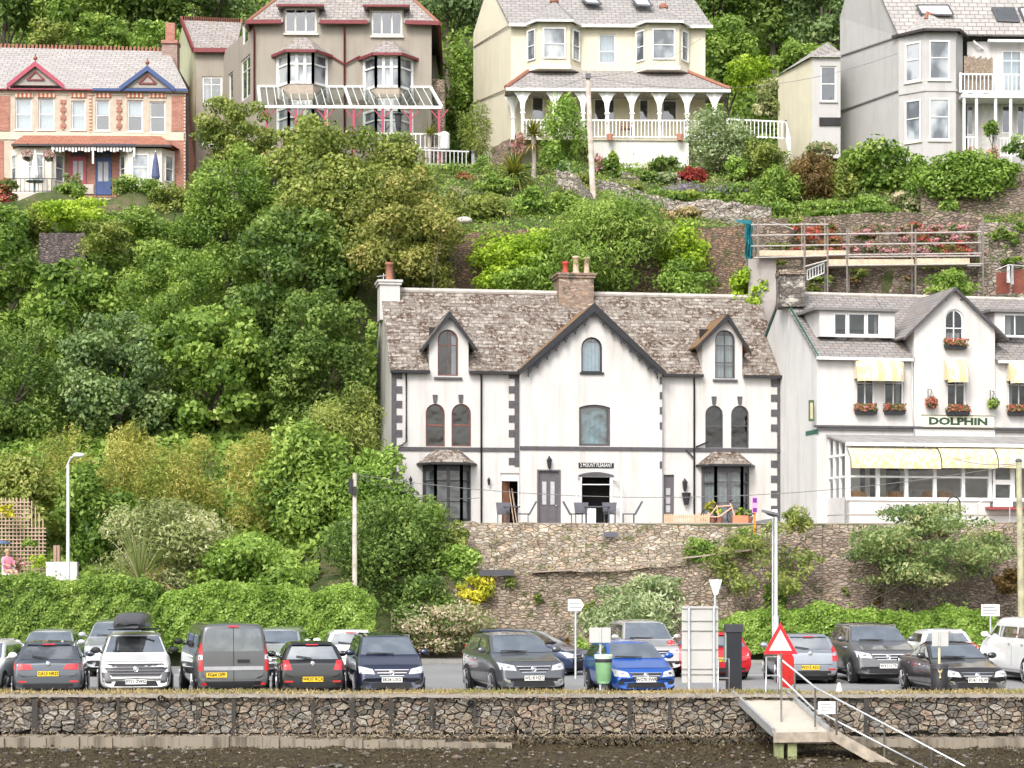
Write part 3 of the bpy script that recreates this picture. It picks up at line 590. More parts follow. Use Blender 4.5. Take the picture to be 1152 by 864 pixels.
def hedge(label,u0,u1,v0,v1,Y,pal,leaf=.06,dep=1.6,k=4,wob=.25,zb=-.1):
 x0,x1=X(u0,Y),X(u1,Y);zt=Z(v0,Y);L_=x1-x0;th=thing('hedge',label,'hedge',((x0+x1)/2,Y,max(0,zb)))
 n=int(min(34000,k*(L_*(zt)*1.7+L_*dep*2)/(leaf**2*1.4)));f=R.uniform(size=n);x=R.uniform(x0,x1,n)
 e=np.clip(np.minimum(x-x0,x1-x)/.9,0,1)**.5;hh=zt*(.72+.28*e)+.12*np.sin(x*1.1+u0)+.08*np.sin(x*2.9);a=f*math.pi*.5
 top=f<.42;z=np.where(top,hh,R.uniform(.2,1,n)*hh);y=np.where(top,Y+R.uniform(-dep/2,dep/2,n),Y-dep/2)
 rnd=np.clip((z/hh-.6)/.4,0,1)**2;y=np.where(top,y,y+rnd*.45);z=z-np.where(top,np.clip(-(y-Y)/dep*2,0,1)**3*.4,0)
 lump=.06*np.sin(x*4.1+z*3)+.05*np.sin(x*9.3-z*7.1)+R.normal(0,.04,n);y=y-np.where(top,0,lump);z=z+np.where(top,lump*.8,0)
 st_=R.uniform(size=n)<.03;z=z+st_*top*R.exponential(.1,n);tint=.45+1.2*lump+.12*np.sin(x*.9)*np.sin(x*2.3+z)+R.normal(0,.17,n);fastmesh('foliage',leafquads(np.stack([x,y,z+zb*0],1),np.where(top[:,None],[[0,-.3,1.]],[[0,-1.,.35]]),leaf,.6),n,LM(pal),th,tint)
 mb=MB();mb.box(x0+.35,x1-.35,Y-dep/2+.45,Y+dep/2,zb,zt*.78);mb.build('hedge_core',plain('hedge inside',(.03,.04,.015),.95,var=.4),th);return th  # one solid dark box fills the middle of the leaves
hedge('long bushy green hedge behind the cars at the left edge',-60,180,651,720,75.4,'mid',.065,dep=2.2)
hedge('bright clipped hedge behind the grey van and black car',176,424,661,725,75.2,'bright',.06,dep=2.2)
hedge('long bright green hedge in front of the stone wall on the right',806,1118,687,725,77.6,'bright',.06,dep=1.8)
TR([('flowering_shrub','shrub','pink and white flowering shrub tumbling over the low wall',(450,672,556,735),78.6,'pinkish',.07,dict(trunk=False,nb=26)),('yellow_shrub','shrub','bright yellow shrub on the edge of the lower stone wall',(512,646,556,682),79.2,'yellow',.075,NT_),('leafy_bush','bush','dark green bush behind the pink flowering shrub',(440,640,520,740),79.0,'deep',.08,NT_),('leafy_bush','bush','green bush left of the yellow shrub below the terrace wall',(486,610,545,690),80.5,'bright',.08,NT_),('spiky_shrub','shrub','spiky light green shrub beside the left bay window',(462,556,505,610),83,'bright',.1,dict(trunk=False,asp=.2)),('leafy_bush','bush','dusty pink flowered bush at the left end of the terrace wall',(497,588,530,634),82.4,'olive',.08,NT_),('grey_bush','bush','wide grey green bush behind the silver car and blue car',(648,646,768,760),77.2,'grey',.085,dict(trunk=False,nb=36,asp=.4)),('grey_bush','bush','upper part of grey green growth reaching up the sloping path',(700,638,770,690),78.4,'grey',.085,dict(trunk=False,asp=.4)),('leafy_bush','bush','small bright bush beside the dark blue hatchback',(640,716,668,756),75.5,'bright',.08,NT_),('round_bushy_tree','tree','large many stemmed bushy tree in front of the hotel',(948,564,1138,672),78.3,'sage',.075,dict(nb=60,stems=6,lump=.22,limbs=10,tr=.045,bark=BARK,k=2.1,flat=.65)),('thin_tree','tree','thin open tree against the stone wall behind the lamp post',(795,586,915,690),78.6,'olive',.08,dict(nb=34,k=.9,stems=3,lump=.22,tr=.05,limbs=8)),('leafy_bush','bush','small green bush at the foot of the thin open tree',(858,655,886,690),78.5,'mid',.08,NT_),('creeping_plant','plant','green creeper on the terrace wall below the picket fence',(768,602,812,640),82.3,'mid',.08,dict(trunk=False,k=1.6)),('creeping_plant','plant','green creeper below the orange post on the stone wall',(815,590,862,625),82,'mid',.08,dict(trunk=False,k=1.6)),('climbing_plant','plant','green shrub with yellow spikes between the white house and the hotel',(880,566,914,606),80.5,'olive',.1,dict(trunk=False,asp=.25)),('red_leaved_bush','bush','brownish red bush against the wall near the right telegraph pole',(1112,640,1150,672),78.6,'bronze',.08,NT_),])
rsw=random.Random(9)
for i in range(26):
 u=rsw.uniform(560,1140);v=rsw.uniform(600,690)if u>860 else rsw.uniform(598,735);Yw=79.25 if(v>648 or u>846)else 82.7;r=rsw.uniform(3,8)
 if 628<v<650 and u<846:continue
 tree('wall_plant','plant','x',u-r*1.3,v-r,u+r*1.3,v+r,Yw,rsw.choice(['olive','mid','pinkish','dry','bronze']),.07,k=1.6,nb=7,trunk=False,ry=.18,base=Z(v,Yw)-.1,group='weeds rooted in the stone walls')['label']='small tuft of weeds growing out of the stone wall'
TR([('climbing_ivy','ivy','lime green ivy mound on the high wall left of the brick chimney',(535,252,650,338),101,'lime',.12,dict(trunk=False,nb=34)),('garden_tree','tree','feathery green tree behind the brick chimney pots',(600,218,760,340),100.5,'mid',.11,dict(nb=44,asp=.3)),('climbing_ivy','ivy','lime ivy hanging over the wall right of the feathery tree',(735,248,806,322),101,'lime',.12,dict(trunk=False,nb=30)),('leafy_bush','bush','small lime bush low against the brick wall behind the ridge',(532,300,585,335),100,'lime',.12,NT_),('leafy_bush','bush','green bush rising right behind the roof ridge of the white house',(560,285,640,340),99.5,'bright',.12,NT_),('leafy_bush','bush','fresh green bush above the right end of the white house roof',(740,285,815,345),99.5,'bright',.12,NT_),('leafy_bush','bush','lime weeds at the corner between white house and hotel roof',(818,300,862,350),99,'lime',.11,NT_),('hanging_shrub','shrub','small green shrub under the right end of the scaffolding',(1038,300,1100,342),98.2,'bright',.12,NT_),])
gy=lambda v:float(np.interp(v,[186,210,225,240,262],[116,112.5,109,106,102.5]))
rows=[('round_shrub','shrub','tall leafy shrub covering the left half of the cream veranda',(603,104,662,240),118,'bright',.13,dict(trunk=False,nb=40)),('white_flowering_shrub','shrub','white flowering shrub at the foot of the tall leafy shrub',(615,180,655,226),116,'whiteflower',.1,NT_),('birch_tree','tree','pale green birch with a white trunk before the veranda',(768,118,846,200),115.5,'grey',.1,dict(k=2.0,nb=34,bark=PALE_BARK,asp=.4)),('clipped_shrub','shrub','round clipped dark shrub against the white veranda base',(732,174,762,200),116,'deep',.1,NT_),('red_maple','shrub','low dark red maple beside the birch trunk',(758,186,800,212),114,'red',.09,NT_),('round_shrub','shrub','round mid green shrub right of the birch',(832,150,884,212),114.5,'olive',.12,NT_),('leafy_bush','bush','darker green bush below the round shrub right of the birch',(846,186,900,246),110,'mid',.12,NT_),('bronze_shrub','shrub','large bronze brown round shrub in the upper garden',(878,172,948,234),111,'bronze',.1,dict(trunk=False,nb=34,asp=.35)),('laurel_bush','bush','big glossy green laurel dome before the grey house',(950,153,1030,228),112,'mid',.16,dict(trunk=False,nb=44,asp=.7)),('orange_shrub','shrub','salmon flowered shrub behind the bronze shrub',(905,158,940,186),114.5,'pinkish',.1,NT_),('ivy_drape','ivy','dense green ivy draped over the curved wall below the arcade',(1030,168,1138,228),106.6,'bright',.11,dict(trunk=False,nb=60,ry=.9)),('ivy_drape','ivy','tapering end of the ivy on the curved wall',(1098,178,1146,212),106.6,'bright',.11,dict(trunk=False,nb=20,ry=.6)),('ivy_column','ivy','narrow ivy column hanging from the draped ivy',(1058,215,1078,252),106.3,'mid',.12,NT_),('potted_bay_tree','plant','ball shaped bay tree beside the open doorway',(1106,134,1126,156),116.3,'mid',.08,dict(tr=.04,base=26.2)),('rose_bush','bush','flowering bush at the right edge under the arches',(1132,150,1175,182),114.5,'whiteflower',.1,NT_),('leafy_bush','bush','green bush row left part below the laurel dome',(890,222,952,256),108,'mid',.11,NT_),('leafy_bush','bush','pale green bush row below the laurel dome',(945,222,1000,256),108,'bright',.11,NT_),('flowering_shrub','shrub','green shrub with faint pink flowers left of the ivy column',(992,216,1040,256),108,'pinkish',.11,NT_),('round_shrub','shrub','neat round shrub at the left of the upper garden terrace',(520,216,572,262),106,'olive',.11,NT_),('leafy_bush','bush','light green bush below the fan palm',(576,212,622,256),107,'bright',.11,NT_),('leafy_bush','bush','green shrub below the tall leafy shrub by the pole',(612,214,655,248),107.5,'mid',.11,NT_),('fern_clump','fern','bright fern clump beside the end of the grey metal fence',(530,176,560,208),116,'bright',.12,dict(trunk=False,asp=.25)),('leafy_bush','bush','green leaves left of the red flowers under the metal fence',(490,180,520,212),115.5,'mid',.12,NT_),('red_flowers','flowers','red flower clump below the right end of the metal fence',(511,192,533,208),114.5,'redflower',.09,NT_),('pink_flowers','flowers','pink flowering plant against the stone base of the cream house',(572,150,592,178),119,'pinkrose',.09,NT_),('pink_flowers','flowers','pink flower spikes right of the tall wooden pole',(668,172,680,196),115.5,'pinkrose',.09,NT_),('leafy_bush','bush','upright green shrub right of the pink flower spikes',(678,170,700,206),115,'mid',.1,NT_),('leafy_bush','bush','rounded light green shrub before the white veranda base',(698,188,722,206),114.5,'bright',.1,NT_),('lavender_row','shrub','greyish purple lavender row in the middle terrace bed',(740,204,812,224),111.5,'purple',.09,dict(trunk=False,asp=.25)),('leafy_bush','bush','low olive shrub left of the lavender row',(686,206,726,226),111.5,'olive',.1,NT_),('leafy_bush','bush','low green planting under the lavender row',(722,212,790,240),110,'mid',.1,NT_),('yellow_flowers','flowers','small yellow flower clump amid the terrace bed',(768,212,784,224),109.5,'yellow',.08,NT_),('leafy_bush','bush','green planting right of the yellow flowers',(785,205,856,246),110.5,'mid',.11,dict(trunk=False,nb=34)),('grass_clump','grass','bright tall grass clump sprawling beside the pole foot',(655,212,720,256),105.5,'bright',.12,dict(trunk=False,asp=.15)),('leafy_bush','bush','green bush under the balcony wall at far right',(1104,262,1160,300),102.5,'mid',.1,dict(trunk=False,k=1.5)),('lime_bush','bush','big lime green rounded bush below the brick terrace',(42,222,132,262),113,'lime',.13,dict(trunk=False,nb=34)),('leafy_bush','bush','dense green shrub in front of the right terrace bay',(126,194,186,230),117.5,'mid',.12,NT_),('leafy_bush','bush','olive shrub right of the statue under the terrace',(160,205,222,248),116.5,'olive',.12,NT_),('rose_bush','bush','bush of red roses at the far left of the terrace garden',(-12,200,22,232),117.5,'redflower',.1,NT_),('flowering_shrub','shrub','orange tinged hydrangea before the pink door',(70,193,92,216),119,'pinkish',.11,NT_),('leafy_bush','bush','green plants under the patio railing',(60,205,100,228),118,'mid',.11,NT_),('leafy_bush','bush','straggly mauve flowering bush left of the lime bush',(18,224,58,272),114,'olive',.12,NT_),('leafy_bush','bush','yellow green growth right of the lime bush',(125,236,200,290),112,'mid',.13,NT_),]
rows+=[('leafy_bush','bush','rough green bush left of the garden statue',(186,236,244,285),112,'mid',.12),('leafy_bush','bush','tangled green growth over the dark slate garden wall',(84,246,150,292),110,'olive',.12),('leafy_bush','bush','green bushes at the left edge under the red roses',(-20,228,34,275),113,'mid',.12),('leafy_bush','bush','loose green bush at the left end of the upper garden path',(500,232,535,262),106,'olive',.11),('leafy_bush','bush','fresh green mound between fan palm and boulder',(535,195,580,225),111,'mid',.11),('leafy_bush','bush','green mound under the tall leafy shrub',(640,196,668,220),113,'olive',.1),('leafy_bush','bush','dark low bush under the clipped shrub',(715,192,742,206),114,'deep',.1),('leafy_bush','bush','grey leaved low bush left of the red maple',(738,192,764,208),113.5,'grey',.1),('leafy_bush','bush','fresh bush under the white roadside railing',(812,176,842,206),114,'bright',.1),('leafy_bush','bush','dark green bush between bronze shrub and dry stone edging',(842,224,900,256),107.5,'mid',.11),('leafy_bush','bush','tall green bush left of the laurel dome',(932,180,964,236),110.5,'olive',.11),('leafy_bush','bush','bright green bush between the laurel dome and the draped ivy',(1014,172,1046,240),110,'bright',.11),('leafy_bush','bush','narrow green bush row on top of the stony bank',(900,236,960,254),104.5,'mid',.1),('leafy_bush','bush','green bush row on top of the stony bank under the laurel',(955,234,1030,252),104.5,'mid',.1),('leafy_bush','bush','light feathery bush right of the pole foot',(672,222,730,256),105.5,'lime',.1),('leafy_bush','bush','dry heathery bush on the slope below the lavender',(735,232,790,254),106,'dry',.09),('leafy_bush','bush','purple grey ground cover right of the lavender row',(800,208,850,228),111,'purple',.09),('leafy_bush','bush','leafy fern like growth under the metal fence',(440,182,492,214),114.5,'mid',.12),('leafy_bush','bush','pale pink blossom bush below the red flower clump',(498,210,530,236),110,'pinkish',.09),]
for r in rows:
 if len(r)==7:r=r+(NT_,)
 TR([r])
scatter('garden_plants','mixed low planting and grass over the upper garden terraces',(-8,32),(102.4,118),30000,.08,'mid',.16)
scatter('garden_grass','dry grassy patches between the upper garden beds',(-8,32),(102.4,118),16000,.07,'dry',.12,mask=lambda x,y:np.sin(x*.8+y*1.9)+np.sin(x*2.3-y)>.3)
scatter('garden_flowers','scattered flowers and seed heads in the upper garden',(-8,32),(102.4,118),5000,.06,'pinkish',.5,mask=lambda x,y:np.sin(x*1.4+y*1.1)>.5)
def fronds(c,n,L_,w_,pal,parent,name,droop=.5,up=.3,seed=1,seg=4,cone=1.0):
 rs=np.random.RandomState(seed);q=[];t=[]
 for i in range(n):
  a=rs.uniform(0,6.283);e=rs.uniform(-.5,1.4)*cone;d=np.array([math.cos(a)*math.cos(e),math.sin(a)*math.cos(e),math.sin(e)+up]);d/=np.linalg.norm(d);p=np.array(c,float);side=np.cross(d,[0,0,1.]);side/=np.linalg.norm(side)+1e-6;l=L_*rs.uniform(.7,1.15)/seg;tv=rs.uniform(0,1)
  for k in range(seg):
   p2=p+d*l;w0,w1=w_*(1-k/seg*.85),w_*(1-(k+1)/seg*.9);q+=[p-side*w0,p+side*w0,p2+side*w1,p2-side*w1];t.append(tv);p=p2;d=d+np.array([0,0,-droop/seg]);d/=np.linalg.norm(d)
 fastmesh(name,np.array(q),len(t),LM(pal),parent,np.array(t))
c=P(600,152,114.5);g=P(600,208,114.5);th=thing('cordyline_palm','tall thin cabbage palm with a shaggy head left of the tall pole','palm tree',g);MB().tube([g+V((.0,0,-.6)),g.lerp(c,.5)+V((.05,0,0)),c],[.17,.12,.13],8).build('trunk',PALE_BARK,th,True);fronds(c,170,1.0,.05,'palm',th,'fronds',1.0,.35,3);fronds(c+V((0,0,-.5)),60,.8,.04,'dry',th,'dead_fronds',2.2,-.3,4,cone=.3)
c=P(578,198,112.5);g=P(578,228,112.5);th=thing('fan_palm','squat fan palm with brown and orange hanging leaves','palm tree',g);MB().tube([g+V((0,0,-.6)),c],[.28,.24],8).build('trunk',BARK,th,True);fronds(c,130,1.5,.09,'palm',th,'fronds',1.3,.25,5);fronds(c+V((0,0,-.1)),70,1.3,.08,'gold',th,'dead_fronds',1.6,-.5,6,cone=.4)
c=P(483,152,119);g=P(483,178,119);th=thing('cordyline_palm','small cabbage palm in front of the brown house veranda','palm tree',g);MB().tube([g,c],[.1,.08],8).build('trunk',PALE_BARK,th,True);fronds(c,90,.8,.04,'palm',th,'fronds',.9,.5,7)
c=P(158,660,77.6);th=thing('flax_plant','spiky grey flax plant with dead leaves between the two hedges','plant',c);fronds(c,110,2.3,.045,'silver',th,'leaves',.7,.8,8);fronds(c+V((.5,-.3,.1)),30,1.6,.05,'dry',th,'dead_leaves',1.6,.4,9)
c=P(497,588,82.6);th=thing('agave_plant','spiky agave like plant on the terrace edge by the left bay','plant',c);fronds(c,60,.9,.03,'bright',th,'leaves',.4,.6,12)
c=P(524,262,103);th=thing('agave_plant','pale green spiky plant on the crest of the back wall','plant',c);fronds(c,50,.6,.03,'grey',th,'leaves',.4,.6,13)
rsv=random.Random(31)
for i in range(46):
 u=rsv.uniform(900,1104);v=rsv.uniform(254,290);r=rsv.uniform(7,13);red=(u<950 or rsv.random()<.2)
 tree('valerian','flowers','x',u-r*1.2,v-r*.7,u+r*1.2,v+r*.7,100.9,'redflower' if red else 'pinkrose',.07,k=2.6,nb=9,trunk=False,ry=.3,base=Z(v,101.2)-.2,group='red valerian on the rock face' if red else 'pink valerian on the rock face')['label']=('red' if red else 'pink')+' valerian clump on the rock face behind the scaffolding'
for i in range(26):
 u=rsv.uniform(860,1100);v=rsv.uniform(285,325)if i%2 else rsv.uniform(250,300);r=rsv.uniform(7,13)
 tree('rock_plant','plant','x',u-r*1.3,v-r*.6,u+r*1.3,v+r*.6,101.2,rsv.choice(['mid','olive','bronze']),.09,k=1.6,nb=8,trunk=False,ry=.25,base=Z(v,101.2)-.2,group='green tufts on the rock face')['label']='green tuft on the rock face behind the scaffolding'
for i in range(7):
 u=rsv.uniform(1106,1150);v=rsv.uniform(250,300);r=rsv.uniform(5,9)
 tree('rock_plant','plant','x',u-r*1.3,v-r*.7,u+r*1.3,v+r*.7,101.2,'mid',.08,k=1.8,nb=8,trunk=False,ry=.25,base=Z(v,101.2)-.2,group='weeds on the pale wall right of the scaffold')['label']='green weed on the pale stone wall right of the scaffolding'
WHITE_R=stucco('white render',(.60,.585,.57),(.34,.31,.26),.6,30)
GREY_TRIM=plain('grey trim',(.085,.08,.088),.6,var=.2)
BLACK_TRIM=plain('black trim',(.03,.03,.034),.45,var=.2)
DARKROOM=plain('dark room',(.035,.035,.035),.9,var=.4,scale=1)  # near-black colour standing in for unlit space behind glass and openings
GLASS=glass('window glass')
GLASS_B=glass('pale window glass',(.6,.68,.72),.17)
WHITE_P=plain('white paint',(.8,.8,.79),.45,var=.05)
MAROON=plain('maroon paint',(.2,.045,.05),.5,var=.2)
NET=plain('net curtain',(.72,.72,.7),.9,var=.06,scale=12)
CURT=plain('cream curtain',(.62,.6,.55),.9,var=.1,scale=12)
SLATE_M=slate('lichened slate',(.16,.14,.12),(.07,.036,.022),.7,w=.46,h=.25,alt=(.43,.395,.35))
TERRAC=plain('terracotta',(.31,.14,.095),.8,var=.2,scale=12)
BUFF=plain('buff pot',(.55,.42,.30),.8,var=.15,scale=12)
def pot(base,h,r,m,parent,name='chimney_pot'):
 MB().lathe(base,[(r*1.05,0),(r*1.05,.06),(r*.85,.12),(r*.8,h-.12),(r,h-.1),(r*1.02,h),(r*.75,h),(r*.7,h-.2)],12).build(name,m,parent,True)
def stack(parent,fac,u0,v0,u1,v1,d0,d1,m,capm,vb=None,name='chimney'):
 mb=MB();fac.box(mb,u0,v0,u1,vb or v1,d0,d1);c=mb.build(name,m,parent)
 mb=MB();a,z=fac.sz(u0,v0,d1);b,_=fac.sz(u1,v0,d1);fac.lbox(mb,a-.07,b+.07,z,z+.12,d0-.07,d1+.07);fac.lbox(mb,a-.12,b+.12,z+.12,z+.22,d0-.12,d1+.12)
 mb.build('chimney_cap',capm,c);return c
H=Fac(437,92,.16);hs=lambda u,v,d=0:H.sz(u,v,d)
ho=H.p(437,593)
house=thing('white_house','long white house with grey quoins, scalloped centre gable and mossy slate roof','house',(ho.x,ho.y,5.15))
ZE,ZR,ZB=12.02,15.85,5.15
S0_,S1_=hs(440,500)[0],hs(880,500)[0]
DW=8.2
rd=lambda z:-4.1*(z-ZE)/(ZR-ZE)
RBR=plain('red brown timber',(.16,.07,.055),.5,var=.2)
holes=[]
def hw(u0,v0,u1,v1,fm,d=0,**k):
 r=H.rect(u0,v0,u1,v1,d);k.setdefault('gm',GLASS);gm=k.pop('gm');return window(H,r,house,fm,gm,d=d,**k)
L_holes=[hw(479,454,500.5,502.5,RBR,arch=9,hb=(.5,),hbs=.09,fw=.06),hw(508,454,530,502.5,RBR,arch=9,hb=(.5,),hbs=.09,fw=.06)]
R_holes=[hw(793.5,456,813.5,504,GREY_TRIM,arch=9,hb=(.52,),fw=.05),hw(822.5,456,842.5,504,GREY_TRIM,arch=9,hb=(.52,),fw=.05)]
d1=H.rect(563,532,585,587.5);L_holes.append(ring_of((d1[0],ZB+.02,d1[2],d1[3])))
d3=H.rect(746.5,534,758.5,584);R_holes.append(ring_of((d3[0],ZB+.02,d3[2],d3[3])))
dl=hw(492.5,370.5,515.5,423,RBR,arch=9,vb=(.5,),hb=(.66,),drape='R',drm=NET,fw=.06)
dr=hw(804.5,371,827,426,GREY_TRIM,arch=9,vb=(.5,),hb=(.33,.68),drape='F',drm=NET,fw=.045)
def wall_piece(u0,u1,hl,dorm,side):
 a,b=hs(u0,500)[0],hs(u1,500)[0]
 du0,dap,du1,vap,ve=dorm;a0,ap,a1=hs(du0,ve)[0],hs(dap,vap)[0],hs(du1,ve)[0];zde,zap=hs(du0,ve)[1],hs(dap,vap)[1]
 mb=MB();H.wall(mb,[(a,ZB),(b,ZB),(b,ZE),(a1,ZE),(a1,zde),(ap,zap),(a0,zde),(a0,ZE),(a,ZE)],hl)
 for s_ in(a0,a1):H.lpoly(mb,[(s_-.001,ZE-.02),(s_+.001,ZE-.02),(s_+.001,zde),(s_-.001,zde)],rd(zde)-.1,-.002)
 mb.build('wall',WHITE_R,house)
 mb=MB();th=.1
 return a0,ap,a1,zde,zap
def gab_roof(fac,a0,ap,a1,z0,zap,over,dfront,rdf,m,parent,tm,th=.09,face=.16,ext=.22,name='gable_roof'):
 k0=(zap-z0)/(ap-a0);k1=(zap-z0)/(a1-ap);L0,L1=a0-ext,a1+ext;zl0,zl1=z0-ext*k0,z0-ext*k1
 top=zap+.06;w=fac.w
 mb=MB()
 slab(mb,w(L0,zl0+.06,dfront),w(ap,top,dfront),w(ap,top,rdf(top)-.15),w(L0,zl0+.06,rdf(zl0)-.15),th)
 slab(mb,w(L1,zl1+.06,dfront),w(ap,top,dfront),w(ap,top,rdf(top)-.15),w(L1,zl1+.06,rdf(zl1)-.15),th)
 r=mb.build(name,m,parent)
 mb=MB();f0,f1=dfront-.05,dfront+.03
 fac.lpoly(mb,[(L0,zl0-face*.9),(L0,zl0+.03),(ap,top+.0),(ap,top-face*1.7)],f0,f1)
 fac.lpoly(mb,[(L1,zl1-face*.9),(ap,top-face*1.7),(ap,top+.0),(L1,zl1+.03)],f0,f1)
 mb.build('bargeboard',tm,r);return r,(L0,L1,zl0,zl1,top)
g1=wall_piece(440,585,L_holes+[dl],(483,505,527,352,381),-1)
g2=wall_piece(745,880.5,R_holes+[dr],(790,817,835,355,383),1)
SLATE_T=slate('rusty lichen slate',(.19,.12,.07),(.26,.13,.05),.7,alt=(.29,.22,.15))
gab_roof(H,*g1,0,.28,rd,SLATE_M,house,BLACK_TRIM,ext=.36)
gab_roof(H,*g2,0,.28,rd,SLATE_T,house,BLACK_TRIM,ext=.34)
D=.35
ca,cb=H.sz(585.5,500,D)[0],H.sz(745,500,D)[0];cap,zcap=H.sz(667,343,D);zce=H.sz(590,415,D)[1]
c_holes=[hw(654,379,677.5,419,BLACK_TRIM,d=D,arch=9,gm=GLASS_B,drape='F',drm=plain('pale blind',(.45,.52,.55),.8),sill=BLACK_TRIM,fw=.06),hw(651.5,455,686.5,502,GREY_TRIM,d=D,arch=.13,gm=GLASS_B,fw=.11,drape='F',drm=plain('leaded pane backing',(.16,.26,.28),.6,var=.9,scale=2.2))]
r2=H.rect(606,530,629,587,D);c_holes.append(ring_of((r2[0],ZB+.02,r2[2],r2[3])))
r3=H.rect(653,532.5,688,584,D);c_holes.append(ring_of((r3[0],ZB+.02,r3[2],r3[3]),.12))
mb=MB();H.wall(mb,[(ca,ZB),(cb,ZB),(cb,zce),(cap,zcap),(ca,zce)],c_holes,d=D)
for s_ in(ca,cb):H.lpoly(mb,[(s_-.001,ZB),(s_+.001,ZB),(s_+.001,zce),(s_-.001,zce)],-.3,D-.002)
mb.build('wall',WHITE_R,house)
rc,(L0,L1,zl0,zl1,top)=gab_roof(H,ca,cap,cb,zce,zcap,0,D+.3,rd,SLATE_T,house,BLACK_TRIM,ext=.12,face=.24,name='centre_gable_roof')
mb=MB()
for side,Lx,zl in((0,L0,zl0),(1,L1,zl1)):
 for i in range(1,8):
  t=i/8;x=cap+(Lx-cap)*t;z=top+(zl-top)*t-.38
  H.lbox(mb,x-.03,x+.03,z-.26,z+.05,D+.27,D+.31)
  for j in range(6):
   tt=(i-1+(j+.5)/6)/8;xx=cap+(Lx-cap)*tt;zz=top+(zl-top)*tt-.36;dp=.16*abs(math.cos(math.pi*(j+.5)/6));H.lbox(mb,xx-.055,xx+.055,zz-dp,zz+.08,D+.272,D+.3)
mb.build('bargeboard_fretwork',BLACK_TRIM,rc)
w_=H.w;mb=MB()
for s_ in(S0_,S1_):mb.tris([w_(s_,ZB,0),w_(s_,ZE,0),w_(s_,ZR-.1,-4.1),w_(s_,ZE,-DW),w_(s_,ZB,-DW)],[(0,1,2),(0,2,3),(0,3,4)])
mb.quad(w_(S0_,ZB,-DW),w_(S1_,ZB,-DW),w_(S1_,ZE,-DW),w_(S0_,ZE,-DW))
mb.build('side_wall',stucco('stained render',(.55,.535,.5),(.14,.13,.1),.95,20),house)
mb=MB();H.lbox(mb,S0_+.1,S1_-.1,ZB,ZE-.1,-1.6,-1.5);H.lbox(mb,g1[0]+.1,g1[2]-.1,ZE-.2,g1[3]+.6,-.9,-.85);H.lbox(mb,g2[0]+.1,g2[2]-.1,ZE-.2,g2[3]+.6,-.9,-.85);mb.build('room_shade_sheet',DARKROOM,house)  # dark sheets behind the facade and dormers paint in the rooms' shade
mb=MB();E=.22;ovl,ovr=.05,.12
ea=[(S0_-ovl,g1[0]),(g1[2],ca-.02),(cb+.02,g2[0]),(g2[2],S1_+ovr)]
kz=(ZR-ZE)/4.1
for a,b in ea:slab(mb,w_(a,ZE+.1-E*kz,E),w_(b,ZE+.1-E*kz,E),w_(b,ZE+.1,0),w_(a,ZE+.1,0),.1)
slab(mb,w_(S0_-ovl,ZE+.1,0),w_(g1[0],ZE+.1,0),w_(g1[0],ZR+.1,-4.1),w_(S0_-ovl,ZR+.1,-4.1),.1)
def roofpoly(a,b,zb):
 slab(mb,w_(a,zb+.1,rd(zb)),w_(b,zb+.1,rd(zb)),w_(b,ZR+.1,-4.1),w_(a,ZR+.1,-4.1),.1)
for a,b in((g1[2],ca),(cb,g2[0]),(g2[2],S1_+ovr)):roofpoly(a,b,ZE)
for g in(g1,g2):
 roofpoly(g[0],g[2],g[3]-.15)
mb.tris([w_(ca,ZE+.1,0),w_(cap,zcap+.0,rd(zcap)),w_(ca,ZR+.1,-4.1),w_(cap,ZR+.1,-4.1),w_(cb,ZE+.1,0),w_(cb,ZR+.1,-4.1)],[(0,1,3),(0,3,2),(4,5,3),(4,3,1)])
slab(mb,w_(S0_-ovl,ZE+.1,-DW),w_(S1_+ovr,ZE+.1,-DW),w_(S1_+ovr,ZR+.1,-4.1),w_(S0_-ovl,ZR+.1,-4.1),.1)
roof=mb.build('roof',SLATE_M,house)
MB().tube([w_(S0_-ovl,ZR+.12,-4.1),w_(S1_+ovr,ZR+.12,-4.1)],.12,8).build('ridge_tiles',plain('ridge cement',(.5,.46,.42),.9,var=.25,scale=3),roof)
mb=MB()
for a,b in ea:
 mb=MB();H.lbox(mb,a,b,ZE-.17,ZE-.05,E-.06,E+.09);mb.build('gutter',BLACK_TRIM,house)
mb=MB()
for u0,u1,v,d in((440,585.5,502.5,0),(745,881,503.5,0),(585,745.2,501.8,D)):H.box(mb,u0,v,u1,v+5.5,d-.01,d+.06)
mb.build('string_course',GREY_TRIM,house)
def bq():global mb;mb.build('quoins',GREY_TRIM,house);mb=MB()
mb=MB()
def quoin(u0,u1,long_left,vs,skip=()):
 for v in vs:H.box(mb,u0,v,u1,v+8,.002,.035)
qv=[418+16.4*i for i in range(5)]+[514,530.5,547,563.5,578]
H.box(mb,440.3,415.5,446,587,.002,.03);quoin(446.2,452.5,0,qv);bq()
H.box(mb,579,415.5,585.2,525,.002,.03);quoin(572.5,578.8,0,qv[:5]+[515]);bq()
H.box(mb,874.5,420,880.3,588,.002,.03);quoin(867.5,874.3,1,[427+16.8*i for i in range(4)]+[518+17*i for i in range(4)]);bq()
for v in(424,441,458,475,519):H.box(mb,742.3,v,744.8,v+8,D+.002,D+.03)
mb.build('quoins',GREY_TRIM,house)
for u,v in((489.5,444),(518.5,444),(803.5,446),(832.5,446)):
 mb=MB();H.poly(mb,[(u-2.8,v),(u+2.8,v),(u+1.7,v+9),(u-1.7,v+9)],.002,.06);mb.build('keystone',GREY_TRIM,house)
for u0,u1,v in((488.5,520,424),(802.5,830,426.5)):
 mb=MB();H.box(mb,u0,v,u1,v+3,.0,.1);mb.build('sill',GREY_TRIM,house)
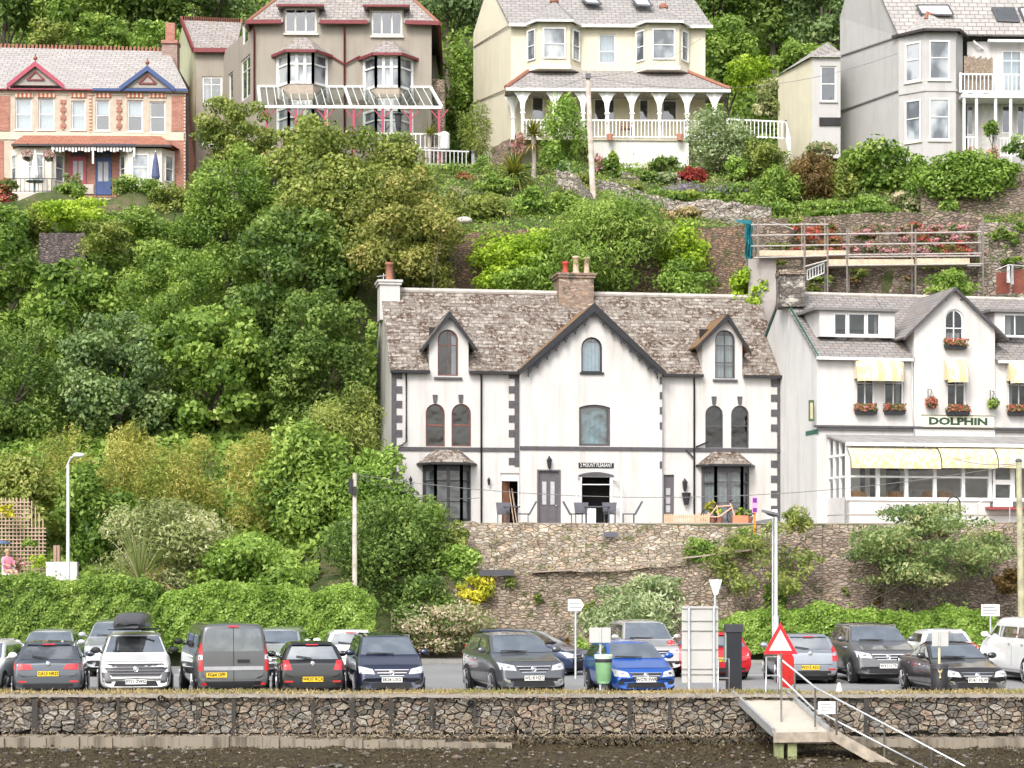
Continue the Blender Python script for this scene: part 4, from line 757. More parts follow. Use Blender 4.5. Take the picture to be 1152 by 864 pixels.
for pts in([(457,416),(457,497),(452,501),(443,503.5),(443,586)],[(541.5,418),(541.5,588)],[(781,419),(781,588)],[(781,516),(772,506)],[(783,503),(797,497)]):
 MB().tube([H.p(u,v,.1)for u,v in pts],.04,8).build('drainpipe',BLACK_TRIM,house,True)
c=stack(house,H,427.5,320,450,348,-4.7,-3.5,WHITE_R,WHITE_R,360)
pot(H.w(hs(438,320,-4.1)[0],hs(438,318,-4.1)[1]+.05,-4.1),.85,.2,TERRAC,c)
BRK=rubble('old chimney brick',[(.34,.22,.16),(.42,.3,.22),(.27,.2,.17),(.5,.42,.34)],4.5,12,(.3,.27,.22),(.1,.1,.08),.05,.02)
c=stack(house,H,629,312,668,345,-4.9,-3.4,BRK,BRK,362)
for u,h,r,m in((636,.55,.15,plain('red pot',(.5,.07,.06),.7)),(648,.8,.17,BUFF),(660,.75,.15,BUFF)):pot(H.w(hs(u,310,-4.1)[0],hs(u,308.5,-4.1)[1]+.02,-4.1),h,r,m,c)
a_=H.p(424,345,-4.3);mb=MB();mb.tube([a_+V((.3,0,0)),a_+V((.3,0,1.5))],.025,6)
for i in range(5):mb.bar(a_+V((.05+i*.12,-.25,1.35+.02*i)),a_+V((.05+i*.12,.25,1.35+.02*i)),.02)
mb.bar(a_+V((0,0,1.36)),a_+V((.6,0,1.42)),.02);mb.build('television_aerial',GALV,house)
def bay(u0,u1,v0,ub0,ub1,tz0,tz1,name_m,open_):
 a,b=hs(ub0,560,.6)[0],hs(ub1,560,.6)[0];z1=hs(ub0,v0,.6)[1];ina,inb=a+.42,b-.42;pd=.62
 pl=[(a,0),(ina,pd),(inb,pd),(b,0)];root=MB()
 fr=MB()
 for(s0,q0),(s1,q1)in zip(pl,pl[1:]):
  nseg=2 if q0==q1 else 1
  for i in range(nseg+1):
   t=i/nseg;p=w_(s0+(s1-s0)*t,0,q0+(q1-q0)*t);fr.box(p.x-.065,p.x+.065,p.y-.06,p.y+.06,ZB,z1)
  for z,hh in((ZB+.22,.44),(z1-.16,.32),(z1-.75,.07),(ZB+1.15,.05)):
   p0,p1=w_(s0,z,q0),w_(s1,z,q1);fr.bar(p0,p1,.08,hh)
 fo=fr.build('bay_window',name_m,house)
 g=MB()
 for(s0,q0),(s1,q1)in zip(pl,pl[1:]):g.quad(w_(s0,ZB+.2,q0-.02),w_(s1,ZB+.2,q1-.02),w_(s1,z1-.1,q1-.02),w_(s0,z1-.1,q0-.02))
 g.build('pane',GLASS,fo)
 c=MB()
 if not open_:
  for(s0,q0),(s1,q1)in zip(pl,pl[1:]):
   for i in range(8):
    t0,t1=i/8,(i+1)/8;e=.04*(i%2);e2=.04-e
    c.quad(w_(s0+(s1-s0)*t0,ZB,q0+(q1-q0)*t0-.14-e),w_(s0+(s1-s0)*t1,ZB,q0+(q1-q0)*t1-.14-e2),w_(s0+(s1-s0)*t1,z1,q0+(q1-q0)*t1-.14-e2),w_(s0+(s1-s0)*t0,z1,q0+(q1-q0)*t0-.14-e))
  c.build('net_curtain',NET,fo)
 else:
  H.lbox(c,a+.1,b-.1,ZB,z1-.1,-.3,-.25);c.build('dark_interior',DARKROOM,fo)
 r=MB();a0,b0=a-.3,b+.3;zt=z1+.62;o=.95
 pts_b=[w_(a0,z1+.02,.02),w_(a0+.45,z1+.02,o),w_(b0-.45,z1+.02,o),w_(b0,z1+.02,.02)];pts_t=[w_(a0+.75,zt,.02),w_(a0+.85,zt,.1),w_(b0-.85,zt,.1),w_(b0-.75,zt,.02)]
 for i in range(3):r.quad(pts_b[i],pts_b[i+1],pts_t[i+1],pts_t[i])
 r.poly([p+V((0,0,-.01))for p in pts_b]);ro=r.build('bay_roof',SLATE_M,fo)
 t=MB()
 for i in range(3):t.bar(pts_b[i]+V((0,0,-.04)),pts_b[i+1]+V((0,0,-.04)),.08,.09)
 t.build('gutter',BLACK_TRIM,ro)
 return fo
bay(474,537,521,479,530,0,0,BLACK_TRIM,True)
bay(784,856,523,794.5,845,0,0,GREY_TRIM,False)
def door(rect,m,d,nm='door',glassm=None,label=None):
 a,z0,b,z1=rect;mb=MB();H.lbox(mb,a,b,ZB,z1,d-.16,d-.1)
 q=(b-a)
 for i in(0,1):
  x0=a+q*(.14+.4*i);H.lbox(mb,x0,x0+q*.3,ZB+.25,ZB+.85,d-.1,d-.08)
  H.lbox(mb,x0,x0+q*.3,ZB+1.0,z1-.35,d-.1,d-.085)
 o=mb.build(nm,m,house)
 if glassm:
  g=MB()
  for i in(0,1):x0=a+q*(.19+.4*i);H.lbox(g,x0,x0+q*.2,ZB+1.05,z1-.45,d-.085,d-.075)
  g.build('pane',glassm,o)
 k=MB();p=w_(b-.12,ZB+1.0,d-.05);k.ball(p,.04,8,5);k.build('door_handle',GALV,o)
 fr=MB();H.lbox(fr,a-.07,a,ZB,z1,d-.16,d+.015);H.lbox(fr,b,b+.07,ZB,z1,d-.16,d+.015);H.lbox(fr,a-.07,b+.07,z1,z1+.07,d-.16,d+.015);fr.build('door_frame',m if nm!='open_door' else WHITE_P,o)
 return o
DGR=plain('grey door paint',(.115,.105,.115),.5,var=.1)
door(r2,DGR,D,glassm=plain('frosted pane',(.42,.42,.44),.3))
mb=MB();H.lbox(mb,d3[0],d3[2],ZB,d3[3],-.16,-.1);o=mb.build('door',DGR,house);g=MB()
for i in range(3):H.lbox(g,d3[0]+.13,d3[2]-.16,ZB+.75+i*.38,ZB+1.05+i*.38,-.1,-.09)
g.build('pane',plain('frosted pane',(.42,.42,.44),.3),o)
mb=MB();a,z0,b,z1=d1;zz=hs(570,541)[1];mb.hexa([w_(a+.02,ZB,-.1),w_(a+.5,ZB,-.55),w_(a+.47,ZB,-.6),w_(a,ZB,-.16),w_(a+.02,zz,-.1),w_(a+.5,zz,-.55),w_(a+.47,zz,-.6),w_(a,zz,-.16)]);mb.build('open_door',plain('varnished wood',(.26,.13,.08),.5,var=.3,scale=4),house)
mb=MB();H.lbox(mb,a,b,zz,z1,-.15,-.1);H.lbox(mb,b-.08,b,ZB,zz,-.15,-.02);H.lbox(mb,a,a+.05,ZB,zz,-.15,-.02);mb.build('door_frame',WHITE_P,house)
mb=MB();mb.bar(w_(a+.72,ZB,-.5),w_(a+.45,zz-.1,-.6),.14,.04);mb.bar(w_(a+.85,ZB,-.45),w_(a+.6,zz-.3,-.6),.1,.04);mb.build('leaning_boards',plain('pale timber',(.5,.38,.28),.7,var=.2),house)
a,z0,b,z1=r3;mb=MB()
H.lbox(mb,a,a+.06,ZB,z1-.1,D-.15,D+.01);H.lbox(mb,b-.06,b,ZB,z1-.1,D-.15,D+.01);H.lbox(mb,a,b,z1-.16,z1-.1,D-.15,D+.01);H.lbox(mb,a,b,z1-.5,z1-.46,D-.15,D-.05)
fw_=mb.build('french_window',WHITE_P,house)
for s0,sgn in((a,-1),(b,1)):
 mb=MB();e=s0+sgn*.3;p=[w_(s0+sgn*.02,ZB+.05,D+.02),w_(e,ZB+.05,D+.6)]
 for t in(0,1):mb.bar(p[t],p[t]+V((0,0,z1-ZB-.3)),.07)
 for z in(0,.9,z1-ZB-.3):mb.bar(p[0]+V((0,0,z)),p[1]+V((0,0,z)),.05,.09)
 mb.build('open_leaf',WHITE_P,fw_)
mb=MB();H.lpoly(mb,ring_of((a-.1,z1-.14,b+.1,z1+.06),.14),D,D+.05);mb.build('lintel_moulding',GREY_TRIM,house)
sg=MB();H.box(sg,651,520.5,690.5,526.5,D,D+.04);sgo=sg.build('name_board',plain('black board',(.02,.02,.022),.4),house)
c0=H.p(670.7,523.5,D+.045);textmesh('2 MOUNT PLEASANT',.16,'lettering',WHITE_P,sgo,(c0,H.T,(0,0,1)),.004,.0,.66)
for u,v,d in((618,521,D),(770.5,546,0),(550,542,0),(462,541,0)):
 mb=MB();p=H.p(u,v,d+.16);s_=1 if u in(618,770.5)else.6
 mb.lathe(p,[(.02,-.26*s_),(.07*s_,-.2*s_),(.11*s_,.1*s_),(.14*s_,.12*s_),(.03,.27*s_),(.01,.32*s_)],8);mb.tube([p+V((0,0,.25*s_)),p+H.N*-.1+V((0,0,.3*s_)),p+H.N*-.16+V((0,0,.1))],.018,6);mb.build('wall_lantern',BLACK_TRIM,house)
mb=MB();p=H.p(772,561,.18);mb.lathe(p,[(.1,-.27),(.16,.0),(.2,.22),(.22,.26),(.17,.26)],12)
put(mb.build('wall_planter',BLACK_TRIM),'empty black bucket shaped planter hung on the white wall under a lantern','planter')
mb=MB();H.box(mb,880,503,884.5,507,.0,.3);mb.build('alarm_box',WHITE_P,house)
mb=MB();H.box(mb,440.5,588,881,600,.001,.05);mb.build('plinth',GREY_TRIM,house)
SC=[(.42,.34,.26),(.56,.48,.39),(.33,.26,.21),(.64,.56,.46),(.50,.38,.29),(.68,.63,.56)]
RW=rubble('terrace rubble',SC,3.6,8.5,(.22,.175,.135),(.14,.15,.06),.035)
RW2=rubble('red rubble',[(.37,.28,.22),(.49,.39,.32),(.28,.21,.17),(.58,.50,.43),(.43,.33,.27),(.34,.29,.25)],3.4,9.5,(.19,.15,.12),(.10,.10,.05))
RWD=rubble('dark rubble',[(.37,.29,.22),(.48,.39,.31),(.27,.21,.17),(.57,.49,.40)],3.6,9,(.18,.145,.11),(.09,.1,.04))
def wobble_wall(name,label,pts,thick,zb,m,parent=None,step=.45,amp=.05,capm=None,face_amp=.07):
 """a stone wall along (x, y, ztop) points, with uneven face and crest"""
 mb=MB();P3=[]
 for(x0,y0,z0),(x1,y1,z1)in zip(pts,pts[1:]):
  n=max(1,int(math.hypot(x1-x0,y1-y0)/step))
  for i in range(n):t=i/n;P3.append((x0+(x1-x0)*t,y0+(y1-y0)*t,z0+(z1-z0)*t))
 P3.append(pts[-1]);rows=8;i0=0;cols=len(P3)
 for k,(x,y,z)in enumerate(P3):
  zt=z+random.uniform(-amp,amp);zb_=zb(x,y)if callable(zb)else zb
  for r in range(rows+1):
   f=r/rows;mb.v.append((x,y+(1-f)*-.12+random.uniform(-face_amp,face_amp),zb_+(zt-zb_)*f))
  mb.v.append((x,y+thick,zt+random.uniform(-.03,.03)));mb.v.append((x,y+thick,zb_))
 w=rows+3
 for k in range(cols-1):
  for r in range(w-1):mb.f.append((k*w+r,(k+1)*w+r,(k+1)*w+r+1,k*w+r+1))
 mb.f+=[tuple(range(w)),tuple((cols-1)*w+r for r in range(w))]
 o=mb.build(name,m,parent)
 if label:put(o,label,'wall')
 return o
def lerp_k(x):return float(np.interp(x,[X(598,79.3),X(700,79.3),X(760,79.3),X(845,79.3)],[Z(644.6,79.3),Z(638.6,79.3),Z(629.6,79.3),Z(619.6,79.3)]))
tz=lambda u,v,Y:(X(u,Y),Y,Z(v,Y))
wobble_wall('terrace_wall','tall rubble stone wall holding up the terrace of the white house',[tz(497,586,83),tz(560,588,83),tz(700,590,83),tz(800,592,83),tz(846,591,83),tz(1250,587.5,83)],.7,2.6,RW)
wobble_wall('roadside_wall','lower rubble wall along the pavement beneath the sloping path',[tz(440,690,79.5),tz(500,668,79.5),tz(545,648,79.5),tz(600,645,79.5),tz(700,642,79.5),tz(760,636,79.5),tz(846,625,79.5)],.9,-.2,RWD)
wobble_wall('hotel_terrace_wall','rubble wall below the hotel veranda behind the round bushy tree',[tz(846,608,79.4),tz(905,600,79.4),tz(925,593,79.4),tz(926,597,79.4),tz(1152,600,79.4),tz(1250,600,79.4)],.9,-.2,RW2)
wobble_wall('sloping_path_kerb','thin pale edge of the sloping path across the stone walls',[tz(598,643,79.3),tz(700,637,79.3),tz(760,628,79.3),tz(845,618,79.3)],.25,lambda x,y:lerp_k(x),stucco('path edge',(.34,.27,.22),(.2,.15,.1),.6),amp=.02,face_amp=.02)
MB().box(X(539,79.2),X(578,79.2),79.0,79.3,Z(647.5,79.2),Z(641,79.2)).build('bench_top',plain('slate bench',(.07,.07,.08),.6))
put(bpy.data.objects['bench_top'],'dark slate slab resting on the low wall beside yellow shrub','slab');bpy.data.objects['bench_top'].name='stone_slab'
sg=MB().box(X(679,82.8),X(695,82.8),82.72,82.78,Z(604,82.8),Z(598.5,82.8)).build('wall_plaque',plain('grey plaque',(.12,.12,.15),.5));put(sg,'small dark name plaque fixed high on the terrace rubble wall','sign')
MB().box(-6.5,60,83.4,101.5,5.0,5.2).build('terrace',stucco('terrace paving',(.32,.3,.27),(.15,.13,.1),.5),kind='structure')
MB().box(9.0,60,79.7,83.5,3.0,4.45).build('terrace',plain('terrace soil',(.12,.09,.06),.95,var=.4,scale=3),kind='structure')
G=Fac(919,90,.2);gs=lambda u,v,d=0:G.sz(u,v,d)
go_=G.p(919,594);hotel=thing('hotel','white seaside hotel with a glazed veranda, striped awnings and a steep front gable','hotel',(go_.x,go_.y,5.15))
HZE,HZB=gs(960,400)[1],5.0;HZR=Z(333,94.5);a0=0;a9=gs(1240,400)[0];gw_=G.w;HD=4.6
hrd=lambda z:-HD*(z-HZE)/(HZR-HZE)
HWHITE=stucco('hotel white',(.63,.615,.60),(.40,.35,.30),.5,26);SLATE_H=slate('hotel slate',(.2,.185,.18),(.36,.27,.18),.12,w=.4,h=.24,alt=(.30,.285,.28))
gh=[];GR_=lambda*a,**k:G.rect(*a,**k)
def gwn(u0,v0,u1,v1,**k):
 d=k.pop('d',0);fm=k.pop('fm',WHITE_P);return window(G,G.rect(u0,v0,u1,v1,d),hotel,fm,GLASS,d=d,**k)
lh=[gwn(963,425,984.5,463,vb=(.5,),hb=(.15,.85),fw=.08),gwn(994.5,425,1017,463,vb=(.5,),hb=(.15,.85),fw=.08,drape='R',drm=CURT)]
rh=[gwn(1134,427,1160,466,vb=(.5,),hb=(.85,),fw=.08,drape='L',drm=CURT)]
GD=.12
ch=[gwn(1065,427,1087,464,d=GD,vb=(.5,),hb=(.15,.85),fw=.08),gwn(1063,347.5,1084.5,388,d=GD,arch=9,vb=(.5,),hb=(.47,),fw=.07,drape='H',drm=CURT)]
mb=MB();bL,bR=gs(1027,450)[0],gs(1118,450)[0]
G.wall(mb,[(0,HZB),(bL,HZB),(bL,HZE),(0,HZE)],lh);G.wall(mb,[(bR,HZB),(a9,HZB),(a9,HZE),(bR,HZE)],rh)
ap,zap=G.sz(1072.5,325,GD);ze=G.sz(1027,368,GD)[1]
G.wall(mb,[(bL,HZB),(bR,HZB),(bR,ze),(ap,zap),(bL,ze)],ch,d=GD)
for s_ in(bL,bR):G.lpoly(mb,[(s_-.001,HZB),(s_+.001,HZB),(s_+.001,ze),(s_-.001,ze)],-3,GD-.002)
mb.build('wall',HWHITE,hotel)
mb=MB();mb.tris([gw_(0,HZB,0),gw_(0,HZE,0),gw_(0,HZR,-HD),gw_(0,HZE,-9.2),gw_(0,HZB,-9.2)],[(0,1,2),(0,2,3),(0,3,4)]);mb.build('side_wall',stucco('hotel side render',(.66,.655,.64),(.3,.28,.24),.5,24),hotel)
mb=MB();G.lbox(mb,.1,a9,HZB,HZE,-1.6,-1.5);G.lbox(mb,bL+.2,bR-.2,HZE-.2,ze,-1.6,-1.5);mb.build('room_shade_sheet',DARKROOM,hotel)  # near-black sheet stands in for the shade inside the hotel rooms
r_,_=gab_roof(G,bL,ap,bR,ze,zap,0,GD+.22,hrd,SLATE_H,hotel,GREY_TRIM,ext=.55,face=.09,name='gable_roof')
mb=MB();p=[gs(1072.5,335)];mb.ball(G.p(1072.5,327,GD+.05),.09,8,4,(1,.4,1));mb.ball(G.p(1064,337,GD+.02),.05,8,4,(1,.4,1));mb.ball(G.p(1081.5,337,GD+.02),.05,8,4,(1,.4,1));mb.build('gable_vent',GREY_TRIM,hotel)
mb=MB();E=.25;kz=(HZR-HZE)/HD
for a,b in((-.1,bL-.02),(bR+.02,a9)):
 slab(mb,gw_(a,HZE+.1-E*kz,E),gw_(b,HZE+.1-E*kz,E),gw_(b,HZR+.1,-HD),gw_(a,HZR+.1,-HD),.1)
mb.tris([gw_(bL,HZE+.1,0),gw_(bR,HZE+.1,0),gw_(bR,HZR+.1,-HD),gw_(bL,HZR+.1,-HD)],[(0,1,2),(0,2,3)])
slab(mb,gw_(-.1,HZE,-9.2),gw_(a9,HZE,-9.2),gw_(a9,HZR+.1,-HD),gw_(-.1,HZR+.1,-HD),.1)
hr=mb.build('roof',SLATE_H,hotel);MB().tube([gw_(-.1,HZR+.12,-HD),gw_(a9,HZR+.12,-HD)],.1,8).build('ridge_tiles',plain('ridge cement',(.5,.46,.42),.9),hr)
mb=MB();G.lbox(mb,-.1,bL-.1,HZE-.22,HZE-.1,E-.05,E+.08);G.lbox(mb,bR+.1,a9,HZE-.22,HZE-.1,E-.05,E+.08);mb.build('gutter',WHITE_P,hotel)
mb=MB();mb.bar(gw_(-.03,HZE-.15,.25),gw_(-.03,HZR+.12,-HD),.05,.2);mb.bar(gw_(-.03,HZE-.15,-9.2),gw_(-.03,HZR+.1,-HD),.06,.22);mb.build('verge_board',plain('dark green paint',(.03,.12,.09),.5),hotel)
def boxd(u0,v0,u1,v1,wins,dd):
 a,z1=G.sz(u0,v0,dd);b,z0=G.sz(u1,v1,dd);hol=[window(G,G.rect(x0,y0,x1,y1,dd),hotel,WHITE_P,GLASS,d=dd,fw=.06,vb=vb,drape=dp,drm=CURT,deep=.06)for x0,y0,x1,y1,vb,dp in wins]
 mb=MB();G.wall(mb,[(a,z0),(b,z0),(b,z1),(a,z1)],hol,d=dd,depth=.1);G.lbox(mb,a,b,z0,z1,dd-1.2,dd-1.1)
 for s_ in(a,b):G.lpoly(mb,[(s_-.001,z0),(s_+.001,z0),(s_+.001,z1),(s_-.001,z1)],hrd(z1)-.2,dd-.002)
 dm=mb.build('box_dormer',HWHITE,hotel);mb=MB();G.lbox(mb,a-.3,b+.12,z1,z1+.12,hrd(z1)-.6,dd+.18);mb.build('dormer_roof',plain('dormer felt',(.2,.19,.18),.8),dm)
boxd(922,349,1006.5,380.5,[(938,352,953,377.5,(),'L'),(954,352,974,377.5,(),None),(975,352,990,377.5,(),'R')],-.75)
boxd(1119,351,1200,381,[(1129,353,1165,379,(.36,),'L')],-.75)
mb=MB();G.box(mb,917,483,1240,487.5,0,.12);G.box(mb,917,480.5,1240,482.5,0,.16);mb.build('string_course',GREY_TRIM,hotel)
mb=MB();G.lpoly(mb,[(-.02,gs(919,488)[1]),(.03,gs(919,488)[1]),(.03,gs(919,483)[1]),(-.02,gs(919,483)[1])],-1.4,.1);mb.build('green_moulding',plain('dark green paint',(.03,.12,.09),.5),hotel)
VD=2.3;va,vb_=G.sz(952,520,VD)[0],a9;vz1=G.sz(960,499,VD)[1];vzs=G.sz(960,559,VD)[1];vzr=gs(935,489)[1];vw0=gs(935,500)[0]
mb=MB();slab(mb,gw_(va-.1,vz1+.05,VD+.2),gw_(vb_,vz1+.05,VD+.2),gw_(vb_,vzr,.1),gw_(va-.1,vzr,.1),.08);ve=mb.build('veranda_roof',plain('grey felt roof',(.3,.29,.28),.8,var=.2,scale=2),hotel)
mb=MB();G.lbox(mb,va-.1,vb_,vz1-.1,vz1+.04,VD+.16,VD+.3);mb.build('gutter',WHITE_P,ve)
us=[(954+34.2*i)for i in range(5)];posts=[955,988,1020,1052,1084,1114,1140,1172,1204];mb=MB()
sp=[G.sz(u,540,VD)[0]for u in posts]
for x in sp:G.lbox(mb,x-.07,x+.07,vzs-.1,vz1,VD-.14,VD)
G.lbox(mb,sp[0]-.07,vb_,vzs-.14,vzs,VD-.14,VD+.04);zm=G.sz(970,536,VD)[1];G.lbox(mb,sp[0],sp[5],zm-.04,zm+.04,VD-.1,VD-.02)
for t in(0,.33,.66,1):q=.1+(VD-.2)*t;G.lbox(mb,va,va+.1,vzs,vz1+(1-t)*.3,q-.05,q+.05)
G.lbox(mb,va,va+.1,zm-.04,zm+.04,.05,VD);G.lbox(mb,va,va+.1,vz1-.5,vz1-.4,.05,VD)
vf=mb.build('veranda_frame',WHITE_P,hotel)
mb=MB();mb.quad(gw_(sp[0],vzs,VD-.06),gw_(sp[5],vzs,VD-.06),gw_(sp[5],vz1,VD-.06),gw_(sp[0],vz1,VD-.06));mb.quad(gw_(va+.05,vzs,.05),gw_(va+.05,vzs,VD),gw_(va+.05,vz1,VD),gw_(va+.05,vz1,.05));mb.build('pane',glass('clear pane',(.92,.94,.94),.08),vf)
mb=MB();G.lbox(mb,va,sp[5],HZB-.3,vzs-.14,VD-.2,VD-.02);G.lbox(mb,va,va+.15,HZB-.3,vzs,.0,VD-.02);G.lbox(mb,sp[5]+.0,vb_,HZB-.3,G.sz(1120,574,VD)[1],VD-.2,VD-.02);mb.build('veranda_base',HWHITE,hotel)
mb=MB();G.lbox(mb,va,vb_,vzs-.75,vzs-.7,0,VD);mb.build('veranda_floor',plain('veranda floor',(.4,.34,.28),.6),hotel)
mb=MB()
for u0,u1 in((968,973),(979,984),(997,1012),(1064,1077),(1084,1104)):G.box(mb,u0,520,u1,562,.0,.03)
mb.build('inner_window',plain('inner dark glass',(.06,.06,.065),.2),vf)
mb=MB();G.box(mb,1077,520,1096,562,.03,.06);mb.build('inner_wall_panel',plain('cream panel',(.5,.45,.38),.7),vf)
def wicker(u,m,sc=1.0,face=1):
 p=G.p(u,560,1.2);p.z=vzs-.7;th=thing('wicker_chair','x','chair',p,'wicker chairs in the glazed veranda')
 mb=MB();n=9
 for i in range(n):
  a=math.pi*i/(n-1)+(0 if face>0 else 0);q=V((math.cos(a)*.36,math.sin(a)*.3,0));mb.bar(p+q+V((0,0,.35)),p+q*1.12+V((0,0,.8+.22*math.sin(a))),.16,.04)
 mb.build('backrest',m,th);MB().lathe(p,[(.34,.3),(.36,.42),(.3,.45)],12).build('seat',m,th)
 for dx,dy in((-.25,-.2),(.25,-.2),(.25,.2),(-.25,.2)):MB().bar(p+V((dx,dy,0)),p+V((dx*.9,dy*.9,.32)),.05).build('leg',m,th)
 return th
WK=plain('wicker',(.42,.24,.11),.7,var=.35,scale=20)
for u,l in((964,'wicker chair in the end pane of the hotel veranda'),(1008,'wicker armchair behind the second veranda pane'),(1047,'cane chair left of the low table in the hotel veranda'),(1062,'bent cane chair with round back right of the veranda table')):
 wicker(u,WK)['label']=l
for i,(u,l)in enumerate(((1030,'low wicker table between chairs in the hotel veranda'),(1102,'dark round table by the hotel veranda door'))):
 p=G.p(u,560,1.3);p.z=vzs-.7;th=thing('veranda_table',l,'table',p);MB().lathe(p,[(.45,.68),(.45,.73),(.1,.73)],16).build('tabletop',WK if not i else BLACK_TRIM,th);MB().lathe(p,[(.2,0),(.05,.1),(.05,.68)],10).build('leg',WK if not i else BLACK_TRIM,th)
mb=MB();dx0,dx1=G.sz(1117,540,VD)[0],G.sz(1139,540,VD)[0];zb=G.sz(1120,570,VD)[1]
for x in(dx0,dx1-.1):G.lbox(mb,x,x+.1,zb,vz1,VD-.1,VD+.03)
zq=G.sz(1120,545,VD)[1];G.lbox(mb,dx0,dx1,zq,zq+.2,VD-.08,VD+.02);G.lbox(mb,dx0,dx1,zb,zb+.25,VD-.08,VD+.02);dd_=mb.build('veranda_door',WHITE_P,hotel)
mb=MB();mb.quad(gw_(dx0,zb,VD-.05),gw_(dx1,zb,VD-.05),gw_(dx1,vz1,VD-.05),gw_(dx0,vz1,VD-.05));mb.build('pane',GLASS,dd_)
mb=MB();G.box(mb,1114,570,1160,573.5,VD-.3,VD+.5);mb.build('door_step',plain('red step',(.3,.07,.07),.6),hotel)
SG=MB();G.box(SG,1038,467.5,1118,481,GD,GD+.06);so_=SG.build('name_sign',plain('cream sign',(.74,.71,.56),.5,var=.03),hotel)
mb=MB();G.box(mb,1037,466.5,1119,467.5,GD,GD+.09);G.box(mb,1037,481,1119,482,GD,GD+.09);mb.build('sign_border',plain('sign edge',(.5,.46,.3),.5),so_)
GRN=plain('sign green',(.035,.075,.045),.5,var=.05);cc=G.p(1078,474.4,GD+.065)
textmesh('DOLPHIN',.29,'lettering',GRN,so_,(cc,G.T,(0,0,1)),.004,.02,1.5)
MB_=MB();G.box(MB_,910,450,916,474,.0,.05);oo=MB_.build('side_sign',plain('dark sign',(.08,.12,.06),.5),hotel);MB_=MB();G.box(MB_,911.5,453,914.5,471,.05,.056);MB_.build('sign_emblem',plain('sign edge',(.5,.46,.3),.5),oo)
AWN=stripes('awning',(.66,.56,.30),(.64,.60,.53),.6)
def dutch(u0,v0,u1,v1,d,label):
 a,z1=G.sz(u0,v0,d);b,z0=G.sz(u1,v1,d+.7);p=gw_(a,z1,d);th=thing('window_awning',label,'awning',p,'striped awnings over the hotel windows')
 mb=MB();n=8;rr=.75;hh=z1-z0-.12;m=14
 def pt(i,j):
  ph=math.pi/2*j/n;e=.18*math.sin(ph);t=i/m;s_=a+(b-a)*t;pr=rr*math.sin(ph);fall=hh*(1-math.cos(ph));edge=min(t,1-t)*2;c_=min(1,(edge/.35))**.5
  return gw_(s_,z1-fall,d+.02+pr*(.55+.45*c_))
 for j in range(n):
  for i in range(m):mb.quad(pt(i,j),pt(i+1,j),pt(i+1,j+1),pt(i,j+1))
 for i in range(m):mb.quad(pt(i,n),pt(i+1,n),pt(i+1,n)-V((0,0,.13)),pt(i,n)-V((0,0,.13)))
 for i in(0,m):mb.poly([pt(i,j)for j in range(n+1)]+[gw_((a,b)[i>0],z0+.12,d)])
 mb.build('canopy',AWN,th,True);mb=MB();mb.bar(pt(0,n),pt(m,n),.03);mb.build('frame',WHITE_P,th)
dutch(960.5,403.5,1021,429,.02,'wide yellow and cream striped awning over the pair of hotel windows')
dutch(1062,405,1093,430,GD+.02,'narrow yellow striped awning over the window below the hotel gable')
dutch(1132,405,1165,431,.02,'yellow striped awning cut by the right edge of the picture')
def strip_awning(u0,u1,label,n=None):
 a,z1=G.sz(u0,503,VD+.15);b,_=G.sz(u1,503,VD+.15);z0=G.sz(u0,522.5,VD+.7)[1];th=thing('veranda_awning',label,'awning',gw_(a,z1,VD+.1),'long awnings along the hotel veranda');mb=MB();n=6;m=24
 def pt(i,j):t=j/n;return gw_(a+(b-a)*i/m,z1-(z1-z0)*(t**1.25),VD+.12+.55*math.sin(t*math.pi/2)+.015*math.sin(i*1.3)*t)
 for j in range(n):
  for i in range(m):mb.quad(pt(i,j),pt(i+1,j),pt(i+1,j+1),pt(i,j+1))
 for i in range(m):mb.quad(pt(i,n),pt(i+1,n),pt(i+1,n)-V((0,0,.14)),pt(i,n)-V((0,0,.14)))
 cn=mb.build('canopy',AWN,th,True);return cn,(a,b,z1,z0)
strip_awning(953,1053.5,'faded striped awning over the first bays of the hotel veranda')
cn,(a,b,z1,z0)=strip_awning(1054.5,1117,'striped veranda awning with faint looping lettering in the middle')
textmesh('Dolphin',.17,'lettering',plain('faint print',(.55,.42,.28),.8),cn,(G.p(1086,515,VD+.64),G.T,(0,0,1)),.004,.0,1.3)
strip_awning(1118,1200,'striped veranda awning above the hotel door at the right edge')
def flowerbox(u0,u1,v,d,label,fl='redflower'):
 a,z=G.sz(u0,v,d+.2);b,_=G.sz(u1,v,d+.2);p=gw_((a+b)/2,z,d+.2);th=thing('window_box',label,'window box',p,'flower boxes under the hotel windows')
 mb=MB();G.lpoly(mb,[(a+.06,z),(b-.06,z),(b,z+.2),(a,z+.2)],d+.03,d+.28);mb.build('trough',BLACK_TRIM,th)
 n=260;t=R.uniform(0,1,n);c=np.array([list(gw_(a+(b-a)*x,z+.2+y,d+q))for x,y,q in zip(t,R.uniform(-.05,.26,n),R.uniform(.0,.38,n))]);fastmesh('flowers',leafquads(c,np.tile([0,-1,.5],(n,1)),.05,.8),n,LM(fl),th,R.beta(1,1.1,n))
for u0,u1,v,d,l in((962,987,466,0,'box of red flowers under the left window of the pair'),(995,1019,466,0,'box of red flowers under the right window of the pair'),(1065,1091,467,GD,'pink and green flower box directly above the hotel name'),(1134,1160,467,0,'red flower box under the window at the right edge'),(1063,1088,392.5,GD,'red and white flower box under the arched gable window')):flowerbox(u0,u1,v,d,l,'redflower')
